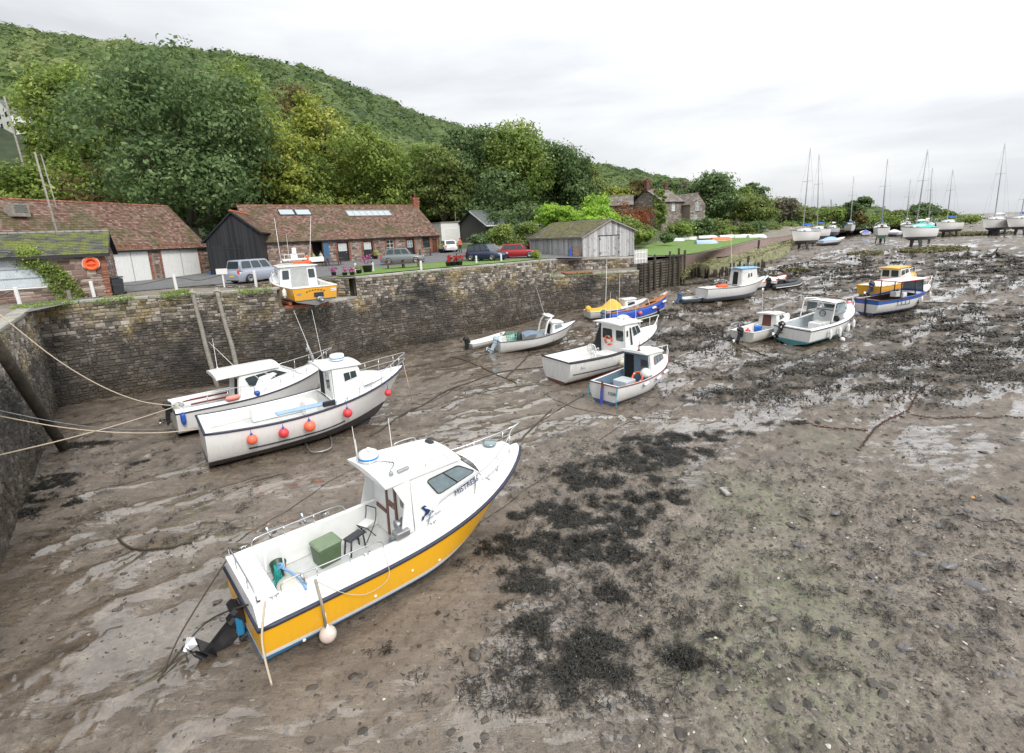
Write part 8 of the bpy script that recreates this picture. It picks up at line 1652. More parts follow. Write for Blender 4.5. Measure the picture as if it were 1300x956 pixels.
# ---- woodland on the hill
g = np.random.default_rng(12); hv = np.array(mb_h_v) if 'mb_h_v' in globals() else None
Vs, Fs, Ts, o = [], [], [], 0
nb = 9; cent = []
for i in range(7500):
    px = g.uniform(-120, 1120); D_t = g.uniform(0, 1)
    kx = (px+260)/1680*109; i0 = int(min(kx, 108)); fr = kx-i0; b0 = hc[i0][0].lerp(hc[i0+1][0], fr); rd = hc[i0][1].lerp(hc[i0+1][1], fr)
    t = D_t**.75; q_ = b0.lerp(rd, .06+t*.97); z = hillz(q_.x, q_.y)
    if z is None or any(abs(q_.x-h_.x-(q_.y-h_.y)*h_.x/h_.y) < 13 and h_.y-60 < q_.y < h_.y+8 for h_ in HP[:2]): continue
    cent.append((q_.x, q_.y, z, g.uniform(2.6, 4.8)*(1+q_.y/700)))
print('hill trees', len(cent))
dome = []
for a in range(4):
    for b_ in range(8): el_, az = math.radians(-10+a*28), b_*math.pi/4+a*.4; dome.append((math.cos(el_)*math.cos(az), math.cos(el_)*math.sin(az), math.sin(el_)))
dome = np.array(dome+[(0, 0, 1)]); df = [(a*8+b_, a*8+(b_+1) % 8, (a+1)*8+(b_+1) % 8, (a+1)*8+b_) for a in range(3) for b_ in range(8)]+[(24+b_, 24+(b_+1) % 8, 32, 32) for b_ in range(8)]; df = np.array(df)
for (x, y, z, r) in cent:
    s = np.array([r*g.uniform(.85, 1.15), r*g.uniform(.85, 1.15), r*g.uniform(.8, 1.25)]); v = dome*s*g.uniform(.85, 1.1, (33, 1))*.93+[x, y, z+r*.55]; Vs.append(v); Fs.append(df+o); o += 33; base = float(np.clip(.46+1.5*(fbm(x*.025, y*.025, 13, 3)-.5)+g.normal(0, .14), 0, 1)); Ts.append(np.full(len(df), base*.8))
    m = 80 if y < 330 else 45; d = g.normal(size=(m, 3)); d[:, 2] = np.abs(d[:, 2])*.9+.02; d /= np.linalg.norm(d, axis=1)[:, None]; P_ = d*s*g.uniform(.9, 1.12, (m, 1))+[x, y, z+r*.55]
    V, Fc, T = leaves(P_, d*1.8, r*.105, g, np.clip(base+g.normal(0, .14, m), 0, 1)); Vs.append(V); Fs.append(Fc+o); o += len(V); Ts.append(T)
V = np.concatenate(Vs); Fc = np.concatenate(Fs); T = np.concatenate(Ts)
tag(npmesh('hill_woodland', V, Fc, LM['hill'], tint=T), 'dense green woodland covering the hill behind the harbour', 'woodland', kind='stuff')
# ================================================================ loose ground cover on the mud
def surf(x, y):
    x = np.asarray(x, float); y = np.asarray(y, float); rr = np.hypot(x, y+5); an = np.arctan2(x, y+5)
    j = np.clip(np.rint((an-ang[0])/(ang[1]-ang[0])), 0, na-1).astype(int); i = np.clip(np.searchsorted(r_, rr), 0, nrw-1); return ZG[i, j]
def blades(x, y, ln, wd, g, lift=.03):
    n = len(x); z = surf(x, y)+g.uniform(0, lift, n)+.01; a = g.uniform(0, 6.28, n)+fbm(x*1.5, y*1.5, 5)*5; L1 = ln*g.uniform(.4, 1.4, n); dx, dy = np.cos(a), np.sin(a); w = wd*g.uniform(.5, 1.5, n); b = g.normal(0, .35, n)
    ex, ey = np.cos(a+b), np.sin(a+b); P0 = np.stack([x, y, z], 1); M = P0+np.stack([dx*L1*.5, dy*L1*.5, g.uniform(.0, lift, n)], 1); E2_ = M+np.stack([ex*L1*.5, ey*L1*.5, -g.uniform(0, lift, n)], 1)
    s = np.stack([-dy*w, dx*w, g.uniform(-.5, .5, n)*w], 1); V = np.stack([P0-s*.4, P0+s*.4, M+s, M-s, E2_+s*.3, E2_-s*.3], 1).reshape(-1, 3); k = np.arange(n)[:, None]*6
    return V, np.concatenate([k+[0, 1, 2, 3], k+[3, 2, 4, 5]])
g = np.random.default_rng(21); X_, Y_ = [], []
SW = [(669, 694, 52, 22), (738, 694, 40, 22), (787, 662, 26, 24), (819, 642, 28, 16), (851, 634, 27, 9), (803, 587, 44, 14), (750, 613, 32, 10), (722, 597, 28, 8), (860, 579, 40, 10), (843, 557, 40, 7), (904, 555, 40, 6), (827, 612, 14, 8), (702, 642, 26, 11), (730, 660, 26, 12), (661, 735, 25, 20), (685, 747, 22, 13), (661, 796, 16, 10), (693, 796, 18, 20), (787, 755, 26, 15), (742, 824, 46, 28), (780, 842, 26, 26), (669, 842, 20, 12), (700, 862, 30, 10), (807, 800, 18, 8), (868, 836, 24, 12), (791, 707, 22, 11), (836, 692, 12, 6), (858, 662, 10, 6), (839, 722, 11, 5), (904, 808, 12, 5), (942, 805, 9, 5), (905, 742, 8, 4), (660, 650, 12, 6), (764, 636, 18, 8), (640, 770, 10, 5),
      (72, 612, 26, 10), (50, 634, 18, 6), (103, 565, 22, 4), (141, 562, 14, 3), (41, 653, 18, 7), (490, 826, 18, 5), (330, 820, 8, 4), (180, 588, 10, 3), (90, 640, 12, 4), (1000, 540, 30, 3), (930, 505, 50, 8), (1000, 480, 60, 8), (1080, 470, 60, 9), (1040, 455, 60, 7), (720, 850, 30, 14), (810, 570, 30, 6)]
for (px, py, rx, ry) in SW:
    c = G(px, py, 0.); wx = rx*c.y/650*1.12; wy = ry*c.y*c.y/(650*8)*.9; n = int(min(4200*math.pi*wx*wy, 7500)); a = g.uniform(0, 6.28, n); k = np.sqrt(g.uniform(0, 1.7, n)); x = c.x+wx*k*np.cos(a); y = c.y+wy*k*np.sin(a)
    m_ = fbm(x*3.2, y*3.2, 3, 5)+.35*(fbm(x*9, y*9, 4, 3)-.5)+.10*(1-k)+g.normal(0, .035, n) > .525; X_.append(x[m_]); Y_.append(y[m_])
X_ = np.concatenate(X_); Y_ = np.concatenate(Y_); SC = [(g.normal(760, 75)+(700-y_)*.25, y_) for y_ in g.uniform(545, 900, 420)]+[(g.uniform(850, 1290), g.uniform(560, 860)) for _ in range(170)]+[(g.uniform(20, 330), g.uniform(550, 700)) for _ in range(90)]; print('weed blades', len(X_)); X_ = np.concatenate([X_]+[G(*p_, 0.).x+g.normal(0, .13*g.uniform(.3, 1.4), 26) for p_ in SC]); Y_ = np.concatenate([Y_]+[G(*p_, 0.).y+g.normal(0, .11, 26) for p_ in SC]); V, Fc = blades(X_, Y_, .12, .0075, g, .035)
SWM = tint_mat('black_bladderwrack', [(0, (.004, .004, .003)), (.6, (.011, .010, .006)), (.9, (.03, .025, .013)), (1, (.09, .075, .04))], .38, bump=0, bscale=2, spec=.5)
tt = np.clip(g.normal(.45, .25, len(X_)), 0, 1); tag(npmesh('seaweed', V, Fc, SWM, tint=np.concatenate([tt, tt])), 'heaps of black wet seaweed strewn over the mud right of the big yellow boat', 'seaweed', kind='stuff')
gx, gy = RG[:, None]*np.sin(ang)[None, :], RG[:, None]*np.cos(ang)[None, :]-5; wgt = (WEEDG**2*np.minimum(RG, 70)[:, None]**1.35*(RG[:, None] < 95)*(gx < 60)).ravel(); wgt[(gy.ravel() < 9)] = 0; wgt /= wgt.sum()
k = g.choice(len(wgt), 85000, p=wgt); x = gx.ravel()[k]+g.normal(0, .06, len(k)); y = gy.ravel()[k]+g.normal(0, .06, len(k)); ok_ = fbm(x*.55+7, y*1.3, 61, 4)+.5*(fbm(x*2.5, y*5, 8, 3)-.5) > .50; x, y = x[ok_], y[ok_]; d_ = np.hypot(x, y); V, Fc = blades(x, y, .09+.0028*d_, .010+.0008*d_, g, .07)
SW2 = tint_mat('brown_weed_on_mud', [(0, (.012, .010, .007)), (.5, (.035, .028, .018)), (.85, (.08, .064, .042)), (1, (.16, .135, .095))], .5, bump=0, bscale=2, spec=.4); tt = np.clip(g.normal(.5, .28, len(x)), 0, 1); tag(npmesh('seaweed', V, Fc, SW2, tint=np.concatenate([tt, tt])), 'dark weed clumps scattered over the mud between the farther boats', 'seaweed', kind='stuff')
def pebbles(n, wmask, smin, smax, m, name, label, sq=.55, rmax=40):
    w = (wmask*RG[:, None]**1.6*(RG[:, None] < rmax)).ravel(); w /= w.sum(); k = g.choice(len(w), n, p=w); x = gx.ravel()[k]+g.normal(0, .05, n); y = gy.ravel()[k]+g.normal(0, .05, n); z = surf(x, y)
    s = smin+(smax-smin)*g.power(.45, n)**3; o_ = np.array([(1, 0, 0), (0, 1, 0), (-1, 0, 0), (0, -1, 0), (0, 0, 1), (.7, .7, .55), (-.7, .7, .5), (-.7, -.7, .55), (.7, -.7, .5)]); a = g.uniform(0, 6.28, n); ca_, sa_ = np.cos(a), np.sin(a)
    L0 = o_[None]*s[:, None, None]*np.stack([g.uniform(.8, 1.5, n), g.uniform(.6, 1, n), g.uniform(.4, .9, n)*sq*1.6], 1)[:, None, :]*g.uniform(.75, 1.2, (n, 9, 1)); V = np.stack([L0[..., 0]*ca_[:, None]-L0[..., 1]*sa_[:, None]+x[:, None], L0[..., 0]*sa_[:, None]+L0[..., 1]*ca_[:, None]+y[:, None], L0[..., 2]+z[:, None]], -1).reshape(-1, 3)
    f0 = np.array([(0, 5, 8), (5, 4, 8), (1, 6, 5), (6, 4, 5), (2, 7, 6), (7, 4, 6), (3, 8, 7), (8, 4, 7), (0, 1, 5), (1, 2, 6), (2, 3, 7), (3, 0, 8)]); Fc = (np.arange(n)[:, None, None]*9+f0[None]).reshape(-1, 3); T = np.repeat(np.clip(g.normal(.45, .25, n), 0, 1), 12); tag(npmesh(name, V, Fc, m, tint=T), label, 'pebbles', kind='stuff')
PEB = tint_mat('muddy_pebbles', [(0, (.03, .027, .024)), (.45, (.10, .085, .07)), (.8, (.22, .19, .165)), (1, (.5, .47, .42))], .45, bump=.3, bscale=30, spec=.5); LUMP = tint_mat('mud_lumps', [(0, (.025, .022, .018)), (.6, (.07, .058, .046)), (1, (.17, .145, .12))], .35, bump=.4, bscale=20, spec=.6)
pebbles(42000, GRAVG*.9+.06, .008, .05, PEB, 'pebbles', 'small pebbles and shell bits sprinkled over the right foreground mud')
pebbles(26000, .12+.5*GRAVG+.8*WEEDG*(RG[:, None] < 60), .02, .11, LUMP, 'mud_lumps', 'low lumps and clods of dark mud all over the harbour bed', .35, 60)
# single stones
STN = mat('wet_grey_stone', (.13, .125, .125), .38, var=.3, scale=6, bump=.4, bscale=12); PSL = mat('pale_flat_stone', (.33, .32, .3), .6, var=.15, scale=5, bump=.3, dirt=.3)
def stone(px, py, w, h, lab, m=STN, seed=0, hz=.45, grp='larger stones on the foreground mud', nm='stone'):
    q = random.Random(seed+px); p = G(px, py, 0.); p.z = float(surf(p.x, p.y)); r = w*p.y/650/2; mb = MB(); n = 9; rows = []
    for i in range(6):
        e = i/5*math.pi/2; rows.append([(r*math.cos(e)**.6*math.cos(a)*(1+.18*math.sin(2*a+seed)+.06*math.sin(5*a)), r*h*math.cos(e)**.6*math.sin(a)*(1+.1*math.sin(3*a+seed)), r*hz*math.sin(e)-.02+(.1*r*math.sin(a*2+i)) ) for a in [k*2*math.pi/n for k in range(n+1)]])
    mb.grid(rows, t=.5); tag(mb.build(nm, m, loc=tuple(p), rot=(0, 0, q.uniform(0, 3))), lab, 'stone', grp)
DIR = ['upper left', 'upper middle', 'upper right', 'middle left', 'middle', 'middle right', 'lower left', 'lower middle', 'lower right']
Z8 = [(260, 578, 44, .5), (240, 625, 24, .7), (460, 663, 34, .8), (350, 822, 38, .8), (560, 865, 66, .35), (515, 893, 26, .6), (755, 678, 74, .6), (680, 638, 60, .5), (870, 626, 60, .5), (600, 603, 44, .5), (740, 468, 36, .5), (60, 922, 40, .5), (380, 542, 44, .4), (660, 512, 56, .35), (840, 440, 50, .4), (400, 598, 24, .7), (360, 490, 40, .5), (815, 930, 44, .6), (855, 925, 40, .8), (690, 810, 44, .4), (855, 770, 30, .8), (515, 682, 30, .6), (150, 350, 24, .5), (650, 570, 20, .7), (350, 700, 24, .8)]
ADJ = ['slate-grey', 'dark', 'rounded', 'flattish', 'long narrow', 'small', 'angular', 'smooth', 'mud-smeared']
for i, (x, y, w, h) in enumerate(Z8):
    px, py = 900+x/2.24, 440+y/2.24; stone(px, py, w/2.24, h, '%s stone, %s of the right foreground mud, %s' % (ADJ[(i*4) % 9], DIR[min(2, int(x/300))+3*min(2, int((y-340)/200))], ['with a mud collar', 'half sunk', 'lying clear', 'tilted slightly', 'beside small pebbles'][i % 5]), seed=i)
stone(603, 832, 24, .8, 'weedy dark rock on the brown mud below the big yellow boat', LUMP, 3, .6); stone(624, 832, 8, .8, 'little stone beside the weedy dark rock below the yellow boat', STN, 4, .5); stone(788, 672, 14, .8, 'pale stone caught in the seaweed heaps', PSL, 5); stone(805, 672, 16, .7, 'grey stone at the edge of the seaweed heaps', STN, 6); stone(97, 629, 8, .8, 'small round stone near the left wall foot', STN, 8)
stone(1235, 630, 7, .8, 'small orange stone on the grey mud at right', mat('orange_stone', (.5, .25, .08), .6), 9)
for i, px in enumerate((748, 768, 790, 812, 872, 886, 903, 921, 948, 973, 994, 1016, 1047, 1090)): stone(px, 531+i*.3, 20 if i < 12 else 26, .55, 'flat pale stepping stone, %s from the left in the row below the far boats' % ['first', 'second', 'third', 'fourth', 'fifth', 'sixth', 'seventh', 'eighth', 'ninth', 'tenth', 'eleventh', 'twelfth', 'thirteenth', 'fourteenth'][i], PSL, i, .12, 'flat stones laid in a row', 'flat_stone')
p = G(920, 628, 0); tag(MB().rbox((0, 0, .06), (.16, .4, .1), .02, rz=.1).box((.05, .1, .13), (.06, .04, .04)).build('concrete_block', PSL, loc=(p.x, p.y, float(surf(p.x, p.y)))), 'pale concrete fragment lying alone on the gravelly mud', 'concrete block')
# ================================================================ ropes and chains
def rope(pts, r, m, lab, name='mooring_rope', cat='rope', ground=True, sm=8):
    P = [Vector(p) for p in pts]
    if ground: P = [Vector((p.x, p.y, 0)) for p in smoothp(P, sm)]; g_ = surf([p.x for p in P], [p.y for p in P]); P = [Vector((p.x+.02*math.sin(i*1.7), p.y, float(z)+r*.8)) for i, (p, z) in enumerate(zip(P, g_))]
    else: P = smoothp(P, sm)
    return tag(MB().tube(P, r, 5).build(name, m), lab, cat)
def gm(l): return [onm(*p) for p in l]
def chain(l, lab, r=.032):
    P = gm(l); P = smoothp(P, 40); d = [0]
    for a, b in zip(P, P[1:]): d.append(d[-1]+(b-a).length)
    mb = MB(); n = int(d[-1]/(r*4.2)); q = random.Random(3)
    for i in range(n):
        s = d[-1]*i/n; x, y = float(np.interp(s, d, [p.x for p in P])), float(np.interp(s, d, [p.y for p in P])); x2, y2 = float(np.interp(s+.1, d, [p.x for p in P])), float(np.interp(s+.1, d, [p.y for p in P])); u = V3((x2-x, y2-y, 0)); u = u.normalized() if u.length > 0 else V3((1, 0, 0)); v = V3((-u.y, u.x, 0))*(1 if i % 2 else .2)+V3((0, 0, .1 if i % 2 else .9)); c = V3((x+q.uniform(-.02, .02), y+q.uniform(-.02, .02), float(surf(x, y))+r))
        mb.tube([c+u*math.cos(a)*r*2.6+v*math.sin(a)*r*1.5 for a in [k*math.pi/3 for k in range(6)]], r*.55, 4, closed=True)
    tag(mb.build('mooring_chain', RUSTC), lab, 'chain')
chain([(1090, 574), (1112, 545), (1150, 522), (1168, 498), (1190, 478)], 'rusty chain running diagonally over the mud at right', .024); chain([(1150, 524), (1200, 528), (1300, 529)], 'rusty chain running off to the right edge from the diagonal one', .022); chain([(1012, 541), (1060, 545), (1104, 549)], 'short rusty chain just below the row of flat stones', .028)
for i, (l, r, lab) in enumerate([([(452, 772), (560, 700), (640, 640), (760, 560), (850, 503), (930, 452), (1000, 425)], .012, 'thin weedy rope running from under the yellow boat far across the mud'), ([(560, 590), (665, 547), (740, 502), (820, 470), (905, 440), (985, 418)], .018, 'weedy rope from the yellow boat bow towards the teal-bottomed boat'), ([(470, 552), (570, 497), (640, 473), (691, 466)], .035, 'dark weedy rope from the ball-fender boat to the black-gunwaled boat'), ([(572, 455), (600, 462), (628, 476), (656, 488)], .03, 'short dark weedy line crossing the brown mud below the tender'), ([(642, 482), (660, 462), (672, 447), (668, 440)], .04, 'kinked dark line just below the white open boat'), ([(560, 468), (590, 462), (618, 450)], .03, 'dark rope leading to the tender beside the wall'),
    ([(523, 512), (545, 511), (580, 497), (630, 488)], .02, 'thin dark rope on the mud right of the ball-fender boat bow'), ([(150, 684), (175, 699), (205, 700), (245, 694)], .035, 'gnarled weedy chain on the mud left of the yellow boat'), ([(905, 425), (960, 448), (1000, 462), (1050, 470)], .03, 'dark line on the mud below the cream-white boat'), ([(1160, 648), (1210, 655), (1262, 664), (1300, 668)], .014, 'thin dark line on the grey mud at far right'), ([(700, 520), (660, 560), (620, 590)], .03, 'weedy rope from the slate-blue boat towards the yellow boat bow'), ([(1100, 410), (1040, 450), (960, 470), (890, 485)], .02, 'dark line running left from the blue-striped boat'),
    ([(690, 500), (740, 520), (800, 530), (862, 532)], .014, 'thin dark line leading to the left end of the stone row'), ([(560, 520), (610, 500), (650, 492), (700, 488)], .016, 'thin line between the two foremost white boats and the yellow bow'), ([(300, 690), (360, 650), (440, 600), (520, 560)], .012, 'thin line half sunk in mud behind the yellow boat'), ([(1040, 450), (1130, 470), (1210, 470), (1300, 462)], .018, 'thin dark line over the weed right of the teal-bottomed boat'),
    ([(840, 455), (880, 470), (930, 480)], .03, 'dark rope right of the slate-blue boat'), ([(1000, 372), (1080, 380), (1200, 385), (1300, 388)], .04, 'long dark line across the far mud on the right'), ([(990, 352), (1040, 350), (1095, 345)], .04, 'dark line between the inflatable and the orange-yellow boat'), ([(1030, 330), (1100, 340), (1200, 343), (1300, 345)], .05, 'far dark weedy line below the yachts'), ([(850, 405), (900, 415), (926, 428)], .03, 'weedy line left of the cream-white boat')]): rope(gm(l), r, DARKROPE, lab, 'weedy_rope')
def lw(px, py): n_ = V3((LDIR.y, -LDIR.x, 0)); o = V3((0, 0, H)); r = Vector(ray(px, py)); P0 = LC0-n_*0; t = (P0-o).dot(n_)/r.dot(n_); return o+r*t*.985
cs = wpt(Ct, (-3.5, -.6, 1.45)); sag = lambda a, b, s: [a, a.lerp(b, .25)+V3((0, 0, -s*.75)), a.lerp(b, .5)+V3((0, 0, -s)), a.lerp(b, .75)+V3((0, 0, -s*.75)), b]
rope(sag(lw(-2, 398), cs, .9), .022, PALEROPE, 'pale mooring rope sagging from the top of the left wall to the cruiser', ground=False); rope(sag(lw(-2, 578), cs, .1), .022, PALEROPE, 'taut pale mooring rope rising from the left edge to the cruiser stern', ground=False); cs2 = wpt(Ct, (-3.6, -1.1, .6)); rope(sag(lw(-2, 528), wpt(Bt, (-4.0, .3, 1.3)), .35), .02, PALEROPE, 'pale mooring rope running low from the left edge to the ball-fender boat', ground=False); rope(sag(lw(-2, 521), cs2, .3), .014, GALV, 'thin grey rope below the others from the left wall to the cruiser', ground=False)
bw = wpt(Bt, (4.1, -.1, 2.5)); rope([bw, bw+V3((.25, -.3, -1.2)), onm(523, 512)+V3((0, 0, .1))], .014, PALEROPE, 'thin bow rope hanging down from the ball-fender boat', ground=False)
a0 = wpt(A, (-3.75, -1.0, 1.58)); rope([a0, G(262, 790, .25), G(200, 864, .06)], .018, DARKROPE, 'black and yellow stern rope from the yellow boat to the lower left', ground=False); rope([a0+V3((.1, 0, 0)), a0+V3((.12, -.35, -.6)), G(345, 870, .1)], .022, PALEROPE, 'pale rope hanging straight down off the yellow boat stern corner', ground=False); rope([wpt(A, (-3.75, 1.0, 1.55)), G(232, 800, .5), G(205, 860, .05)], .016, DARKROPE, 'thin rope from the far stern corner of the yellow boat', ground=False)
# ================================================================ quay clutter
def pot(px, py, r, kind, lab, col=None):
    p = onl(px, py); t = thing('flower_pot', lab, 'flower pot', tuple(p)); MB().lathe([(r*.7, 0), (r, r*1.3), (r*1.05, r*1.35), (r*.85, r*1.3)], (0, 0, 0), 12).build('pot', col or BLACK, t); V, Fc, T = crown(int(px), r*3.4, r*1.25, r*1.1, 16, 16, .06, 'round', 4, .2); npmesh('flowers', V, Fc, LM[kind], tint=T, parent=t)
LM['scarlet'] = leafmat('scarlet_flowers', (.03, .08, .02), (.4, .02, .02), (.6, .03, .03), tr=.1); LM['pink'] = leafmat('pink_flowers', (.03, .08, .02), (.4, .08, .25), (.6, .3, .4), tr=.1)
for i, (px, py, r, k, lab) in enumerate([(570, 338.5, .28, 'scarlet', 'pot of scarlet flowers, left one of three on the quay lawn'), (576.5, 338, .28, 'scarlet', 'pot of scarlet flowers, middle one of three on the quay lawn'), (583.5, 337.5, .28, 'scarlet', 'pot of scarlet flowers, right one of three on the quay lawn'), (424, 350, .2, 'pink', 'small black pot with pink flowers at the left lawn edge'), (438, 350.5, .2, 'pink', 'second small black pot with pink flowers from the lawn edge'), (447.5, 350, .2, 'pink', 'third small black pot with flowers from the lawn edge'), (456, 348, .24, 'yellow', 'pot of yellow flowers on the lawn edge'), (467, 346, .42, 'pink', 'big pale tub of mixed red and pink flowers'), (477, 329, .3, 'lime', 'tall leafy potted plant by the third workshop door'), (503, 324, .3, 'green', 'leafy pot in front of the workshop window'), (681, 328.5, .25, 'yellow', 'pot of yellow flowers by the red car'), (561, 321, .35, 'lime', 'lime green leafy tub at the workshop corner')]): pot(px, py, r, k, lab)
WOODB = mat('brown_table_wood', (.13, .075, .04), .75, var=.3, dirt=.3)
def table(px, py, rz, lab):
    p = onl(px, py); t = thing('picnic_table', lab, 'picnic table', tuple(p), rz, 'picnic tables on the quay'); m = MB()
    for i in range(5): m.rbox((0, -.3+.15*i, .73), (1.8, .13, .04), .008)
    m.build('tabletop', WOODB, t)
    for y in (-.72, .72): m = MB(); m.rbox((0, y-.07, .44), (1.8, .13, .04), .008); m.rbox((0, y+.07, .44), (1.8, .13, .04), .008); m.build('bench', WOODB, t)
    for x in (-.6, .6): m = MB(); m.tube([(x, -.62, 0), (x, -.2, .71)], .045, 4); m.tube([(x, .62, 0), (x, .2, .71)], .045, 4); m.tube([(x, -.78, .4), (x, .78, .4)], .04, 4); m.build('leg', WOODB, t)
for a in [(502, 341, .2, 'brown picnic table in front of the grey car, left one'), (522, 340, .15, 'brown picnic table in front of the grey car, right one'), (588, 331, .1, 'picnic table behind the three scarlet flower pots'), (424, 337, .1, 'picnic table outside the second workshop door'), (404, 337.5, .1, 'dark picnic table where people sit by the blue doorway'), (540, 325, .1, 'picnic table against the workshop wall near the right-hand window')]: table(*a)
for i, (px, py, h, lab) in enumerate([(25, 387, .95, 'white quay post nearest the left edge'), (119.5, 377.5, .95, 'white quay post in front of the lifebuoy wall'), (224, 367.5, .95, 'white quay post before the second garage door'), (325, 361, .9, 'white quay post in front of the silver car'), (452, 345, .7, 'thin white post at the left end of the lawn'), (474, 345, .75, 'thick white post beside the flower tub'), (535, 343, .7, 'white post right of the picnic tables'), (605, 334.5, .65, 'white post left of the dark blue car'), (636.5, 332, .65, 'white post right of the dark blue car'), (89, 380, .55, 'stubby grey timber post on the quay by the climbing plant')]):
    p = onl(px, py); tag(MB().rbox((0, 0, h/2-.1), (.14, .14, h+.2), .02, rx=.05).build('quay_post', GREYWOOD if i == 9 else WRAIL, loc=tuple(p)), lab, 'post', 'posts along the quay edge')
pp = [onl(x, y)+V3((0, 0, .75)) for x, y in ((-20, 389), (25, 387), (119.5, 377.5), (224, 367.5), (283, 364))]; rope([q_ for a, b in zip(pp, pp[1:]) for q_ in (a, a.lerp(b, .5)+V3((0, 0, -.25)))]+[pp[-1]], .018, DARKROPE, 'rope slung between the white quay posts on the left', ground=False)
p = onl(285, 364); t = thing('notice_board', 'small white notice board on a post at the quay edge', 'sign', tuple(p)); MB().rbox((0, 0, .5), (.08, .08, 1.1), .01).build('post', WRAIL, t); MB().rbox((0, -.06, .98), (.72, .04, .36), .01).build('board', WRAIL, t)
p = onl(149, 374); t = thing('wheelie_bin', 'dark grey wheelie bin at the corner of the slate-roofed store', 'bin', tuple(p), -.3); BN = mat('dark_bin_plastic', (.03, .035, .04), .5); MB().rbox((0, 0, .5), (.5, .6, .95), .04, taper=1.15).build('body', BN, t); MB().rbox((0, 0, 1.03), (.62, .74, .08), .03, rx=.06).build('lid', BN, t)
for s_ in (-.26, .26): MB().lathe([(.1, -.03), (.1, .03)], (s_, .3, .1), 12, axis='x').build('wheel', BLACK, t)
p = onl(272.5, 348.5); tag(MB().rbox((0, 0, .15), (.7, .5, .3), .03).build('crate', BLUEP, loc=tuple(p)), 'blue fish crate at the foot of the black boathouse doors', 'crate'); p = onl(310, 345.5); tag(MB().lathe([(.25, 0), (.28, .65), (.3, .68)], (0, 0, 0), 14).build('dustbin', mat('pale_blue_bin', (.3, .4, .42), .5), loc=tuple(p)), 'pale grey-blue dustbin by the right door of the black boathouse', 'bin')
for (a, b, Y, r, lab) in (((44, 193), (72, 294), 40, .07, 'tall telegraph pole leaning left above the store roof, front one of the pair'), ((52, 196), (78, 285), 43, .045, 'thin strut pole behind the leaning telegraph pole'), ((5, 122), (23, 186), 60, .09, 'distant telegraph pole at the far left above the trees')): A_p, B_p = at(*a, Y), at(*b, Y); d = (B_p-A_p); e = A_p+d*((A_p.z-5.4)/(A_p.z-B_p.z)); tag(MB().tube([e, A_p.lerp(e, .5), A_p], [r*1.3, r*1.1, r*.9], 8).build('telegraph_pole', GREYWOOD), lab, 'pole')
a, b = at(46, 200, 40), at(-60, 222, 38); tag(MB().tube(smoothp([a, a.lerp(b, .5)+V3((0, 0, -.3)), b]), .02, 4).build('overhead_cable', BLACK), 'black overhead cable leaving the leaning telegraph pole to the left', 'cable')
def fence(px0, px1, py, n, h, m, lab):
    a, b = onl(px0, py), onl(px1, py-.5); t = thing('picket_fence', lab, 'fence', tuple(a), math.atan2(b.y-a.y, b.x-a.x)); L_ = (b-a).length; mb = MB(); [mb.rbox((L_*i/(n-1), 0, h/2), (.08, .04, h), .01) for i in range(n)]; mb.build('pickets', m, t); MB().box((L_/2, .03, h*.35), (L_, .04, .08)).box((L_/2, .03, h*.8), (L_, .04, .08)).build('rails', m, t)
fence(806, 821, 335, 9, 1.0, PL, 'pale pallet-like gate between the boathouse and the green'); fence(824, 843, 309, 8, 1.1, GREYWOOD, 'weathered picket fence below the stone house garden')
